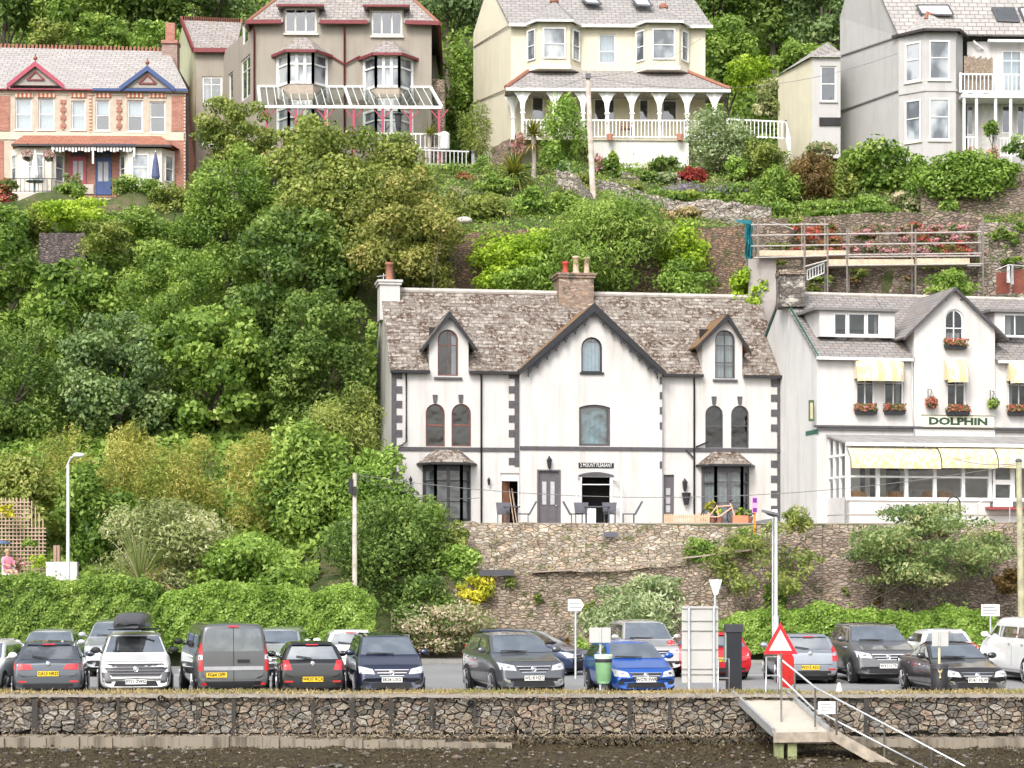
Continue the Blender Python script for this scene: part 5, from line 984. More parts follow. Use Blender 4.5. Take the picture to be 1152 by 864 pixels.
def basket(p,r,label,pal='redflower',chain=.35,grp='hanging flower baskets',bracket=None):
 th=thing('hanging_basket',label,'flower basket',p,grp);MB().lathe(p,[(.02,-r*.7),(r*.6,-r*.45),(r*.8,0)],10).build('basket',BLACK_TRIM,th)
 n=300;d=R.normal(0,1,(n,3));d/=np.linalg.norm(d,axis=1,keepdims=True);c=np.array(p)+d*r*R.uniform(.7,1.1,(n,1))+[0,0,r*.3];fastmesh('flowers',leafquads(c,d,.05,.8),n,LM(pal),th,R.beta(1.3,1,n))
 mb=MB();[mb.tube([V(p)+V((math.cos(w)*r*.8,math.sin(w)*r*.8,0)),V(p)+V((0,0,chain+r))],.008,4)for w in(0,2.1,4.2)]
 if bracket:mb.tube([V(p)+V((0,0,chain+r)),V(p)+V((-bracket,0,chain+r+.05)),V(p)+V((-bracket,0,chain+r-.35))],.02,6)
 mb.build('chain',BLACK_TRIM,th)
basket(G.p(1048,455,.35),.26,'hanging basket of pink flowers beside the window above the hotel name',bracket=.15)
basket(G.p(1118,456,.35),.24,'green hanging basket between hotel name and right edge window','mid',bracket=.15)
for u in(1026,):MB().tube([G.p(u,404,.1),G.p(u,440,.1),G.p(u+3,492,.1)],.04,8).build('drainpipe',WHITE_P,hotel,True)
mb=MB();q=[G.p(1073+7*math.cos(a),562-3+-7*math.sin(a)if a>0 else 575,VD+1.6)for a in np.linspace(math.pi,0,9)]
mb.tube([G.p(1066,592,VD+1.6)]+[G.p(1073+7*math.cos(a),566-7*math.sin(a),VD+1.6)for a in np.linspace(math.pi,0,9)]+[G.p(1080,592,VD+1.6)],.03,6)
put(mb.build('garden_arch',BLACK_TRIM),'black hooped garden arch in front of the hotel veranda','arch')
mb=MB();mb.tube([G.p(1085,575,VD+1.2),G.p(1108,562,VD+1.2),G.p(1136,562,VD+1.2)],.02,6)
for u,v in((1086,575),(1100,566),(1136,562)):mb.tube([G.p(u,v,VD+1.2),G.p(u,590,VD+1.2)],.02,6)
put(mb.build('stair_rail',GALV),'thin metal stair rail leading up to the hotel veranda door','handrail')
mb=MB();c=P(890,322,93.6);q=P(876,318,93.6);mb.box(P(876,318,93.6).x,P(904,318,93.6).x,93.2,94.4,Z(346,93.6),Z(310,93.6));ch_=mb.build('chimney',rubble('lichened chimney',[(.14,.12,.11),(.22,.2,.18),(.1,.09,.08),(.5,.48,.44)],3.5,5,(.06,.05,.05),(.5,.48,.42),.05,.04),hotel)
MB().box(P(875,318,93.6).x,P(905,318,93.6).x,93.1,94.5,Z(310.2,93.6),Z(305,93.6)).build('chimney_cap',RWD,ch_)
PVC=WHITE_P
def glass_o():
 t=NT('curtained glass');n=t.noise(t.pos((1,1,.6)),1.1,2);c=t.ramp(n,[(.38,(.07,.08,.09)),(.5,(.2,.23,.26)),(.62,(.42,.44,.45))])
 d=t.n('ShaderNodeBsdfDiffuse');t.l(c,d.inputs[0]);g=t.n('ShaderNodeBsdfGlossy');g.inputs['Roughness'].default_value=.03;m=t.n('ShaderNodeMixShader');m.inputs[0].default_value=.12;t.l(d.outputs[0],m.inputs[1]);t.l(g.outputs[0],m.inputs[2]);return t.done(m)
GLASS_O=glass_o()
def gwin(fac,parent,u0,v0,u1,v1,d=0,fm=None,gm=None,**k):
 return window(fac,fac.rect(u0,v0,u1,v1,d),parent,fm or PVC,gm or GLASS_B,d=d,**k)
def uthing(name,label,cat,u,v,Y,group=None):return thing(name,label,cat,P(u,v,Y),group)
def pquad(mb,*uvY):return mb.poly([P(*q)for q in uvY])
TF=Fac(209,124,.03);ter=uthing('brick_terrace','red and cream brick terrace with one pink and one blue gable','house',105,222,124)
RB=brick('red brick',(.33,.10,.065),(.44,.17,.11));CRM=stucco('cream render',(.66,.58,.46),(.4,.3,.2),.4,20);PINKC=plain('cream paint',(.74,.69,.60),.6)
SLATE_U=slate('terrace slate',(.30,.28,.27),(.38,.36,.33),.2,w=.5,h=.3,alt=(.42,.395,.38))
BLUE=plain('royal blue paint',(.05,.085,.22),.4);PINKP=plain('raspberry paint',(.38,.07,.11),.4)
xl=TF.sz(-120,150)[0];xr=0;zb=TF.sz(100,226)[1];ze=TF.sz(100,101)[1]
def tw(u0,v0,u1,v1,**k):return gwin(TF,ter,u0,v0,u1,v1,fw=.07,hb=(.5,),sill=PINKC,deep=.14,**k)
th_=[tw(17.5,110,36,146,drape='F',drm=NET),tw(43,110,61,146,drape='F',drm=NET),tw(80,113,96,146,drape='F',drm=NET),tw(107.5,112,123.5,147,drape='B',drm=NET),tw(143,112.5,160.5,148,drape='B',drm=NET),tw(168.5,114,186,149),tw(-25,110,-7,146)]
mb=MB();TF.wall(mb,[(xl,zb),(xr,zb),(xr,ze),(xl,ze)],th_)
mb.build('wall',plain('buff brick',(.50,.42,.34),.8,var=.15,scale=3),ter)
mb=MB();TF.lbox(mb,xl,xr,zb,ze,-1.4,-1.3);mb.build('room_shade_sheet',plain('dim room',(.17,.17,.17),.9),ter)  # grey sheet along the terrace; room dimness is in its colour
mb=MB();TF.box(mb,-120,147.5,209,158,.0,.06);TF.box(mb,-120,104.5,209,107.5,.0,.04);mb.build('render_band',CRM,ter)
mb=MB()
for u0,u1 in((193,206.5),(-5,11)):mb=MB();TF.box(mb,u0,107.6,u1,147.4,.0,.05);mb.build('red_brick_panel',RB,ter)
mb=MB()
for u in(71,134):
 TF.box(mb,u-1.4,112,u+1.4,146,.0,.05)
 for i in range(4):TF.box(mb,u-3.2,112+i*9,u+3.2,116.5+i*9,.001,.06)
mb.build('red_brick_diaper',RB,ter)
for q in((191,208),(-6,4)):mb=MB();TF.box(mb,q[0],158.2,q[1],222,.0,.05);mb.build('red_brick_panel',RB,ter)
STR=stripes('brick and stone voussoirs',(.42,.12,.07),(.62,.52,.4),.24,True,.55)
for u0,u1 in((17,37),(42,62),(79.5,97),(107,125),(142,161),(168,187)):
 mb=MB();TF.box(mb,u0,104.6,u1,109.6,.04,.075);mb.build('window_lintel',STR,ter)
for q in((100.2,103,103.2,150),(206.6,104,208.6,222)):mb=MB();TF.box(mb,*q,.0,.06);mb.build('dogtooth_strip',stripes('alternating bricks',(.36,.15,.1),(.6,.5,.38),.2,False),ter)
rR,eR=P(189,57,128.6),P(211.5,102,123.7);rL,eL=P(-120,50,128.6),P(-120,99,123.7)
mb=MB();slab(mb,eL,eR,rR,rL,.12);slab(mb,eL+V((0,9.8,0)),eR+V((0,9.8,0)),rR,rL,.12);tr_=mb.build('roof',SLATE_U,ter)
mb=MB();mb.tris([TF.w(0,zb,0),TF.w(0,ze,0),rR,TF.w(0,ze,-9),TF.w(0,zb,-9)],[(0,1,2),(0,2,3),(0,3,4)]);mb.build('side_wall',RB,ter)
mb=MB();n=70
for i in range(n):
 p=rL.lerp(rR,(i+.5)/n);d=(rR-rL).normalized();mb.bar(p-d*.16,p+d*.16,.16,.12);mb.bar(p+V((0,0,.03)),p+V((0,0,.2)),.12,.05)
mb.build('crested_ridge_tiles',TERRAC,tr_)
def smallgable(u0,u1,uap,vap,ve,m,vwin):
 a,z=TF.sz(u0,ve,.25);b,_=TF.sz(u1,ve,.25);ap,za=TF.sz(uap,vap,.25)
 mb=MB();TF.lpoly(mb,[(a,z),(b,z),(ap,za-.2)],-.1,.2);g=mb.build('gable',plain('gable render',(.36,.33,.3),.8,var=.12),ter)
 k=(za-z)/(ap-a);mb=MB();rd_=lambda q:-(q-ze)/(rR.z-ze)*4.6-.4
 slab(mb,TF.w(a-.2,z-.1,.35),TF.w(ap,za,.35),TF.w(ap,za,rd_(za)),TF.w(a-.2,z-.1,.0),.1);slab(mb,TF.w(b+.2,z-.1,.35),TF.w(ap,za,.35),TF.w(ap,za,rd_(za)),TF.w(b+.2,z-.1,.0),.1);mb.build('gable_roof',SLATE_U,g)
 mb=MB();TF.lpoly(mb,[(a-.3,z-.25),(a-.3,z+.02),(ap,za+.06),(ap,za-.24)],.3,.42);TF.lpoly(mb,[(b+.3,z-.25),(ap,za-.24),(ap,za+.06),(b+.3,z+.02)],.3,.42);mb.build('bargeboard',m,g)
 mb=MB();mb.ball(TF.w(ap,za+.25,.3),.13,8,6);mb.tube([TF.w(ap,za,.3),TF.w(ap,za+.5,.3)],.04,5);mb.build('finial',TERRAC,g)
 c=(z+za)/2-.12;mb=MB();r=.5
 for p,q in(((-r,-r*.45),(r,-r*.45)),((r,-r*.45),(0,r*.55)),((0,r*.55),(-r,-r*.45))):mb.bar(TF.w(ap+p[0],c+p[1],.22),TF.w(ap+q[0],c+q[1],.22),.1,.09)
 mb.build('triangular_vent',MAROON,g)
smallgable(14,67,40,70.5,95.5,PINKP,0);smallgable(140,191,166,75.5,98.5,BLUE,0)
mb=MB();TF.box(mb,-120,98.5,104,101,.02,.3);mb.build('gutter',PINKP,ter);mb=MB();TF.box(mb,104,99,211,102.5,.02,.3);mb.build('gutter',BLUE,ter)
zp1,zp0=TF.sz(100,152,.1)[1],TF.sz(100,162,1.5)[1];A_=TF.sz(13,160,1.4)[0];B_=TF.sz(193,166,1.4)[0]
RT=plain('red roof tile',(.36,.15,.10),.85,var=.3,scale=4)
mb=MB();a0_,b0_=TF.sz(27,152)[0],TF.sz(181,155)[0];w=TF.w
mb.quad(w(A_,zp0,1.4),w(B_,zp0,1.4),w(b0_,zp1,.02),w(a0_,zp1,.02));mb.poly([w(A_,zp0,1.4),w(a0_,zp1,.02),w(A_-.2,zp0,.0)]);mb.poly([w(B_,zp0,1.4),w(b0_,zp1,.02),w(B_+.3,zp0,.0)]);mb.poly([w(A_,zp0-.02,1.4),w(B_,zp0-.02,1.4),w(B_,zp0-.02,0),w(A_,zp0-.02,0)]);pr=mb.build('porch_roof',slate('red porch tiles',(.3,.12,.08),None,w=.35,h=.25,alt=(.42,.19,.13)),ter)
mb=MB();mb.bar(w(A_,zp0-.06,1.42),w(B_,zp0-.06,1.42),.12,.12);mb.build('gutter',plain('dark gutter',(.06,.05,.05),.5),pr)
def tbay(u0,u1,wins):
 a,b=TF.sz(u0,190,1.0)[0],TF.sz(u1,190,1.0)[0];zt=zp0-.12;pl=[(a-.45,.0),(a+.2,1.05),(b-.2,1.05),(b+.45,0)];mb=MB()
 mb.prism([w(s_,zb,q)for s_,q in pl],V((0,0,zt-zb)));bo=mb.build('bay',PINKC,ter)
 (s0,q0),(s1,q1)=pl[1],pl[2];f=Fac(0,1,0);f.O=w(s0,0,q0);f.T=TF.T;f.N=TF.N
 for i in wins:
  r=(i[0]*(s1-s0),zb+1.0,i[1]*(s1-s0),zt-.35);window(f,r,ter,PVC,GLASS_O,hb=(.5,),fw=.08,deep=-.03)
 for(p,q)in((pl[0],pl[1]),(pl[2],pl[3])):
  A3,B3=w(*[p[0],0,p[1]]),w(*[q[0],0,q[1]]);f=Fac(0,1,0);f.O=A3;f.T=(B3-A3).normalized();f.N=V((f.T.y,-f.T.x,0));L_=(B3-A3).length
  window(f,(L_*.2,zb+1.0,L_*.8,zt-.35),ter,PVC,GLASS_O,hb=(.5,),fw=.06,deep=-.03)
tbay(17,62,((.28,.78),));tbay(140,186,((.12,.62),))
mb=MB();TF.box(mb,66,163,140,222,.02,.06);mb.build('red_brick_panel',RB,ter)
def tdoor(u0,u1,v0,v1,m):
 mb=MB();TF.box(mb,u0,v0,u1,v1,.06,.12);o=mb.build('door',m,ter);g=MB();c=(u0+u1)/2
 TF.box(g,u0+2.2,v0+5,c-.7,v0+27,.12,.13);TF.box(g,c+.7,v0+5,u1-2.2,v0+27,.12,.13);g.build('pane',plain('frosted pane',(.42,.42,.44),.3),o)
 g=MB();TF.box(g,u0,v0-5,u1,v0-1,.06,.13);g.build('fanlight',plain('dim pane',(.1,.1,.12),.2),o);f=MB();TF.box(f,u0-1,v0-6,u0,v1,.05,.16);TF.box(f,u1,v0-6,u1+1,v1,.05,.16);TF.box(f,u0,v0-6.4,u1,v0-5,.05,.16);f.build('door_frame',m,o)
tdoor(80,95.5,176,218,PINKP);tdoor(108,124,177,219,BLUE)
mb=MB()
for i in range(26):
 u=59+i*3.6;dpt=3.2+2.6*abs(math.sin(i*.75));TF.box(mb,u,165.2,u+2.4,165.2+dpt,1.32,1.38)
for u in(59,104.5,151):TF.box(mb,u-1,165,u+1,184 if u==104.5 else 176,1.3,1.4)
mb.build('porch_fretwork',PVC,ter)
mb=MB();TF.box(mb,57,161.6,104,165,1.36,1.42);mb.build('porch_fascia',PINKP,ter);mb=MB();TF.box(mb,104.2,161.6,153,165.4,1.36,1.42);mb.build('porch_fascia',BLUE,ter)
stc=MB();c0=P(192,62,128.4);stc.box(c0.x-.45,c0.x+.45,128,129,c0.z-1.5,c0.z+.6);cb_=stc.build('chimney',brick('sooty brick',(.25,.15,.13),(.36,.24,.2)),ter)
stc=MB();stc.box(c0.x-.5,c0.x+.5,127.9,129.1,c0.z+.6,c0.z+.8);stc.box(c0.x-.28,c0.x+.28,128.2,128.8,c0.z+.8,c0.z+1.9);stc.build('chimney_cap',RB,cb_)
for u,v0,v1,m,l in((39.5,170,206,plain('white canvas',(.78,.76,.72),.9),'closed white parasol standing on the left terrace patio'),(175,171,205,plain('navy canvas',(.10,.12,.22),.9),'closed navy blue parasol before the right bay window')):
 b_=P(u,216,121.5);t_=Z(v0,121.5);th=thing('closed_parasol',l,'parasol',b_);mb=MB();mb.tube([b_,V((b_.x,b_.y,t_+.1))],.03,6);mb.build('pole',PVC,th);MB().lathe(V((b_.x,b_.y,0)),[(.03,t_),(.16,t_-.6),(.25,t_-1.4),(.2,t_-1.55),(.05,t_-1.5)],9).build('folded_canopy',m,th)
basket(P(31,177,121.6),.33,'hanging flower basket left of the white parasol','pinkrose',.5,'hanging flower baskets on the brick terrace');basket(P(55,177,121.6),.33,'hanging flower basket right of the white parasol','pinkrose',.5,'hanging flower baskets on the brick terrace')
mb=MB()
for i in range(12):u=8+i*5;mb.bar(P(u,201,120),P(u,216,120),.03)
mb.bar(P(6,201,120),P(66,201,120),.04);mb.bar(P(6,215,120),P(66,215,120),.04);put(mb.build('patio_railing',BLACK_TRIM),'thin black railing in front of the left patio of the brick terrace','railing')
wobble_wall('patio_wall','pale low wall under the black patio railing',[tz(2,217,119.8),tz(70,217,119.8)],.3,22,stucco('patio render',(.6,.52,.46)),amp=.01,face_amp=.01)
mb=MB();p=P(39,205,120.5);mb.lathe(V((p.x,p.y,p.z)),[(.05,-.6),(.05,.0),(.5,.02),(.5,.06),(.02,.07)],14);put(mb.build('patio_table',plain('teal metal',(.1,.2,.2),.5)),'small round patio table beside the white parasol','table')
p=P(143,243,117.5);mb=MB();mb.lathe(p,[(.3,-.4),(.3,-.25),(.18,-.15),(.16,.3),(.2,.55),(.12,.7)],12);mb.ball(p+V((0,0,.85)),.2,10,7);put(mb.build('garden_statue',plain('mossy stone',(.42,.37,.33),.9,var=.3)),'weathered stone garden statue between shrubs below the blue door','statue')
for i,u in enumerate((156,166)):p=P(u,251,117.2);put(MB().lathe(p,[(.3,-.35),(.4,.25),(.44,.3),(.36,.3)],14).build('terracotta_pot',TERRAC,None,True),('left','right')[i]+' one of two empty terracotta pots beside the stone statue','plant pot','terracotta pots by the statue')
p=P(97,210,120.5);MB_=MB();MB_.box(p.x-.45,p.x+.45,p.y-.2,p.y+.2,p.z-.45,p.z+.1);put(MB_.build('planter_box',stucco('patio render',(.6,.52,.46))),'pale square planter in front of the pink door','planter')
PEB=stucco('pebbledash',(.35,.315,.265),(.2,.15,.12),.4,60);BF=Fac(287,122,.02);bro=uthing('pebbledash_house','tall brown pebbledashed house with maroon eaves, bay windows and a glass veranda','house',390,180,122)
bx1=BF.sz(485.5,100)[0];bzb=BF.sz(390,190)[1];bze=BF.sz(390,27)[1]
def bw(u0,v0,u1,v1,**k):return gwin(BF,bro,u0,v0,u1,v1,fw=.09,bw=.08,**k)
dz1=BF.sz(330,3,0)[1]
h_=[bw(320.5,9,356,36.5,vb=(.33,.66)),bw(418,12,452.5,39.5,vb=(.33,.66))]
ws=[BF.sz(u,20)[0]for u in(319,358,416,454)];ztop=BF.sz(330,7)[1];mb=MB()
BF.wall(mb,[(0,bzb),(bx1,bzb),(bx1,bze),(ws[3],bze),(ws[3],ztop),(ws[2],ztop),(ws[2],bze),(ws[1],bze),(ws[1],ztop),(ws[0],ztop),(ws[0],bze),(0,bze)],h_);mb.build('wall',PEB,bro)
mb=MB()
for u0,v0,u1 in((319,37,358),(416.5,40,454)):BF.box(mb,u0,v0,u1,v0+2,0,.15)
mb.build('sill',PINKC,bro)
mb=MB();BF.lbox(mb,.3,bx1-.3,bzb,ztop,-1.6,-1.5);mb.build('room_shade_sheet',plain('dim room',(.17,.17,.17),.9),bro)  # dim sheet behind the windows imitates unlit rooms by colour
zr_=Z(-60,127.5);mb=MB();w=BF.w;o_=.45
f0,f1,r0,r1=w(-o_,bze-.05,o_),w(bx1+o_,bze-.05,o_),w(4.4,zr_,-6.2),w(bx1-4.4,zr_,-6.2);k0,k1=w(-o_,bze-.05,-12.6),w(bx1+o_,bze-.05,-12.6)
tt_=(ztop-bze+.05)/(zr_-bze+.05)
for sa,sb,tl in((-o_,ws[0],0),(ws[0],ws[1],tt_),(ws[1],ws[2],0),(ws[2],ws[3],tt_),(ws[3],bx1+o_,0)):
 pg=[(-o_,0),(bx1+o_,0),(bx1-4.4,1),(4.4,1)]
 for nx_,ny_,c_ in((-1,0,-sa),(1,0,sb),(0,-1,-tl)):pg=clip(pg,nx_,ny_,c_)
 if len(pg)>2:mb.poly([w(s_,bze-.05+(zr_-bze+.05)*t,o_-(o_+6.2)*t)for s_,t in pg])
for f in((k0,f0,r0,r0),(f1,k1,r1,r1),(k1,k0,r0,r1)):mb.poly([f[0],f[1],f[2]]+([f[3]]if f[3]!=f[2]else[]))
SLB=slate('brown house slate',(.26,.24,.225),(.12,.06,.04),.12,w=.5,h=.3,alt=(.38,.35,.33));br_=mb.build('roof',SLB,bro)
mb=MB();mb.bar(f0+V((0,0,.02)),w(ws[0]-.1,bze,o_),.16,.22);mb.bar(w(ws[1]+.1,bze,o_),w(ws[2]-.1,bze,o_),.16,.22);mb.bar(w(ws[3]+.1,bze,o_),f1,.16,.22);mb.bar(f0,k0,.16,.22);mb.bar(f1,k1,.16,.22);mb.build('eaves_board',MAROON,bro)
mb=MB();mb.tube([f0,r0],.1,6);mb.tube([f1,r1],.1,6);mb.build('hip_tiles',TERRAC,br_)
for a,b in((ws[0],ws[1]),(ws[2],ws[3])):
 mb=MB();z=ztop;mb.hexa([w(a-.35,z-.05,.5),w(b+.35,z-.05,.5),w(b+.35,z-.05,-2),w(a-.35,z-.05,-2),w(a+.3,z+.55,-.6),w(b-.3,z+.55,-.6),w(b-.3,z+.55,-2),w(a+.3,z+.55,-2)]);do=mb.build('dormer_roof',SLB,bro)
 mb=MB();BF.lbox(mb,a-.38,b+.38,z-.14,z-.02,.42,.56);mb.build('eaves_board',MAROON,do)
 for s_ in(a,b):mb2=MB();BF.lpoly(mb2,[(s_-.02,bze),(s_+.02,bze),(s_+.02,z),(s_-.02,z)],-2,.0);mb2.build('dormer_cheek',PEB,do)
SD=V((-.407,1,0)).normalized();c0=w(0,0,0);c1=c0+SD*7.2;SF=Fac(0,1,0);SF.O=V((c1.x,c1.y,0));SF.T=(c0-c1).normalized();SF.N=V((SF.T.y,-SF.T.x,0));SF.C=V((0,0,CH));LL=7.2
sw=[gwin(SF,bro,271,69,281.5,107,fw=.1,vb=(.5,),hb=(.7,)),gwin(SF,bro,257,84,262,110,fw=.08),gwin(SF,bro,272.5,28,279,46,fw=.08)]
mb=MB();SF.wall(mb,[(0,bzb),(LL,bzb),(LL,bze),(0,bze)],sw);mb.build('side_wall',PEB,bro)
wy=c1.y;WF=Fac(220,wy,.02);WF.C=V((0,0,CH));a_,b_=WF.sz(220,100)[0],WF.sz(257,100)[0];wz=WF.sz(230,57)[1]
wh=[gwin(WF,bro,227.5,86,250,118,fw=.1,vb=(.45,),hb=(.72,),drape='L',drm=CURT),gwin(WF,bro,227,143,240,165,fw=.1,hb=(.5,))]
mb=MB();WF.wall(mb,[(a_,bzb-1),(b_,bzb-1),(b_,wz),(a_,wz)],wh);mb.build('wing_wall',PEB,bro)
mb=MB();rg=P(204,22,wy+3.5);rg2=P(272,25,wy+3.5);e1,e2=WF.w(a_-.1,wz-.05,.35),WF.w(b_+.5,wz-.05,.35);slab(mb,e1,e2,rg2,rg,.12);wr=mb.build('wing_roof',SLB,bro)
mb=MB();n=26
for i in range(n):p=rg.lerp(rg2,(i+.5)/n);mb.box(p.x-.12,p.x+.12,p.y-.06,p.y+.06,p.z-.05,p.z+.2)
mb.build('crested_ridge_tiles',TERRAC,wr)
mb=MB();mb.bar(e1,e2,.12,.26);mb.bar(e1,rg,.12,.3);mb.build('eaves_board',MAROON,wr)
mb=MB();q=[P(220,57,wy),P(219,215,wy),P(201,215,wy+6),P(201,50,wy+6),P(206,24,wy+3.4)];mb.tris(q,[(0,1,2),(0,2,3),(0,3,4)]);mb.build('gable_wall',stucco('pale green render',(.55,.55,.38),(.3,.28,.18),.5),bro)
MB().box(w(0,0,0).x-.2,w(bx1,0,0).x,129.5,134,bzb,bze).build('rear_wall',PEB,bro)
for pts in([(387.5,30),(387.5,150)],[(387.5,72),(371,62)],[(388.5,72),(405,63)],[(286,32),(286,120)]):MB().tube([BF.p(u,v,.12)for u,v in pts],.055,7).build('drainpipe',MAROON,bro,True)
def bigbay(u0,u1,vr0,vr1,v0,v1,low=False):
 a,b=BF.sz(u0,80,1.0)[0],BF.sz(u1,80,1.0)[0];z1,z0=BF.sz(340,v0,1.0)[1],BF.sz(340,v1,1.0)[1];pl=[(a,.0),(a+.7,1.0),(b-.7,1.0),(b,0)];fr=MB();gl=MB()
 zbb=z0-(1.2 if not low else 1.0);bs=MB();bs.prism([w(s_,zbb,q)for s_,q in pl],V((0,0,z0-zbb)))
 for(s0,q0),(s1,q1)in zip(pl,pl[1:]):
  n=3 if q0==q1 else 1
  for i in range(n+1):t=i/n;p=w(s0+(s1-s0)*t,0,q0+(q1-q0)*t);fr.box(p.x-.08,p.x+.08,p.y-.06,p.y+.06,z0,z1)
  for z,h in((z0+.06,.14),(z1-.06,.14),(z1-.65,.09)):fr.bar(w(s0,z,q0),w(s1,z,q1),.1,h)
  gl.quad(w(s0,z0,q0-.03),w(s1,z0,q1-.03),w(s1,z1,q1-.03),w(s0,z1,q0-.03))
 f=fr.build('bay_window',PVC,bro);gl.build('pane',GLASS_O,f);bs.build('bay_apron',plain('apron shingle',(.4,.34,.28),.8),f)
 c=MB();BF.lbox(c,a+.2,b-.2,z0,z1,.1,.14);c.build('dim_interior',plain('dim room',(.17,.17,.17),.9),f)
 c=MB();BF.lbox(c,a+.8,a+1.1,z0,z1,.7,.74);BF.lbox(c,b-1.1,b-.8,z0,z1,.7,.74);c.build('curtain',CURT,f)
 if not low:
  r=MB();e=.35;zt=BF.sz(340,vr0,.2)[1];pb=[w(a-e,z1+.05,0),w(a+.7-e*.5,z1+.05,1+e),w(b-.7+e*.5,z1+.05,1+e),w(b+e,z1+.05,0)];pt=[w(a+1.0,zt,.0),w(a+1.1,zt,.1),w(b-1.1,zt,.1),w(b-1.0,zt,0)]
  for i in range(3):r.quad(pb[i],pb[i+1],pt[i+1],pt[i])
  r.poly(pb);ro=r.build('bay_roof',SLB,f);t=MB()
  for i in range(3):t.bar(pb[i]+V((0,0,-.04)),pb[i+1]+V((0,0,-.04)),.1,.16)
  t.build('eaves_board',MAROON,ro)
bigbay(311,366,42,56,59,94);bigbay(409,463,45,60,62,98);bigbay(311,366,0,0,119,146,True);bigbay(409,463,0,0,122,152,True)
ver=MB();VZ=2.6;za_,zb_=BF.sz(300,97,.1)[1],BF.sz(300,120,VZ)[1];xa,xb=BF.sz(293,120,VZ)[0],BF.sz(497,125,VZ)[0];xa2,xb2=BF.sz(290.5,97)[0],BF.sz(484,103)[0]
n=22;mb=MB()
for i in range(n+1):t=i/n;mb.bar(w(xa+(xb-xa)*t,zb_,VZ),w(xa2+(xb2-xa2)*t,za_,.05),.05 if i%11 else.15)
mb.bar(w(xa,zb_,VZ),w(xb,zb_,VZ),.1,.16);mb.bar(w(xa2,za_,.06),w(xb2,za_,.06),.1,.12);vf=mb.build('veranda_roof',PVC,bro)
MB().quad(w(xa,zb_+.03,VZ),w(xb,zb_+.03,VZ),w(xb2,za_+.03,.05),w(xa2,za_+.03,.05)).build('pane',glass('veranda glass',(.85,.92,.9),.4),vf)
mb=MB();zf=BF.sz(400,168,VZ)[1]
for u in(300,333,366,398,430.5,462,494):
 s_=BF.sz(u,140,VZ)[0];BF.lbox(mb,s_-.07,s_+.07,zf-1,zb_,VZ-.14,VZ)
 for sg in(-1,1):mb.bar(w(s_,zb_-.7,VZ-.07),w(s_+sg*.5,zb_-.08,VZ-.07),.06)
mb.build('veranda_post',PINKP,bro)
def rail(name,label,pts,h,m,gap=.22,w_=.05,cat='railing',grp=None,post=None):
 mb=MB();pts=[V(p)for p in pts]
 for p,q in zip(pts,pts[1:]):
  L_=(q-p).length;n=max(1,int(L_/gap));U=V((0,0,h))
  for i in range(n+1):a=p.lerp(q,i/n);mb.bar(a,a+U,w_,w_)
  mb.bar(p+U,q+U,w_*1.5,w_*1.6);mb.bar(p+V((0,0,.08)),q+V((0,0,.08)),w_*1.3,w_*1.3)
  for e in(p,q):mb.bar(e,e+U*1.08,w_*2.2)
 o=mb.build(name,m)
 return put(o,label,cat,grp)
rail('balustrade','white balustrade under the glass veranda of the brown house',[BF.p(415,167,VZ+.1),BF.p(494,168,VZ+.1)],.85,PVC,.25)
rail('metal_fence','grey metal fence below the brown house veranda beside spiky palm',[P(420,184,118),P(529,188,118),P(536,186,120)],.85,plain('grey fence paint',(.5,.5,.52),.5),.22)
mb=MB();p=P(500,168,119.5);mb.lathe(V((p.x,p.y,p.z)),[(.28,0),(.3,.1),(.3,.85),(.2,.95),(.05,1)],14);put(mb.build('water_tank',PVC),'white round topped tank at the right end of the brown house veranda','tank')
mb=MB();p=BF.p(448,165,3.0);q=V((p.x,p.y,Z(131,p.y)));mb.tube([V((p.x,p.y,Z(168,p.y))),q],.03,6);mb.lathe(V((p.x,p.y,q.z-.9)),[(.05,0),(.14,.3),(.2,1.0),(.3,1.02),(.05,1.15)],8);put(mb.build('closed_parasol',plain('dark canvas',(.05,.05,.06),.8)),'closed dark parasol on the veranda of the brown house','parasol')
wobble_wall('garden_pier','dark stone pier in the gap between brown house and cream house',[tz(486,88,123),tz(500,90,123)],2,bzb,RWD)
CF=Fac(575,122,.035);cre=uthing('cream_house','cream rendered house with slate roof, two bays and a white bracketed veranda','house',680,186,122)
CRW=stucco('cream house wall',(.70,.655,.51),(.45,.40,.28),.35,20);cx1=CF.sz(793.5,100)[0];czb=CF.sz(680,188)[1];cze=CF.sz(600,29)[1];w=CF.w
SLC=slate('cream house slate',(.25,.235,.225),None,w=.5,h=.3,alt=(.36,.34,.325))
def cw(u0,v0,u1,v1,**k):return gwin(CF,cre,u0,v0,u1,v1,fw=.08,**k)
hc=[cw(673.5,38,692.5,71.5,hb=(.42,),drape='F',drm=NET)]
for u0,u1,v0 in((598,612,98),(624,640,100),(668,692,101),(719,730,102),(745,762,103)):hc.append(cw(u0,v0,u1,136,hb=(.7,),fm=PVC))
mb=MB();CF.wall(mb,[(0,czb),(cx1,czb),(cx1,cze),(0,cze)],hc);mb.build('wall',CRW,cre)
mb=MB();CF.lbox(mb,.3,cx1-.3,czb,cze,-1.6,-1.5);mb.build('room_shade_sheet',plain('dim room',(.17,.17,.17),.9),cre)  # single grey sheet, toned to pass for shaded rooms
bz=czb-1.2;q=[CF.p(575,28),V((*CF.p(575,28).xy,bz))];cA,cB=q;apx=P(550,-19,125.5);bT,bB=P(532.5,38,127.4),V((*P(532.5,38,127.4).xy,bz))
mb=MB();mb.tris([cA,apx,bT,bB,cB],[(0,1,2),(0,2,3),(0,3,4)]);mb.build('gable_wall',CRW,cre)
for va,vb in((28,53),(99,116)):
 a,b=CF.p(574,va),P(533,vb,127.3);mb=MB();mb.bar(a+CF.N*.02+V((-.03,0,0)),b+V((-.03,0,0)),.04,.05);mb.build('string_course',plain('dark joint line',(.2,.18,.14),.8),cre)
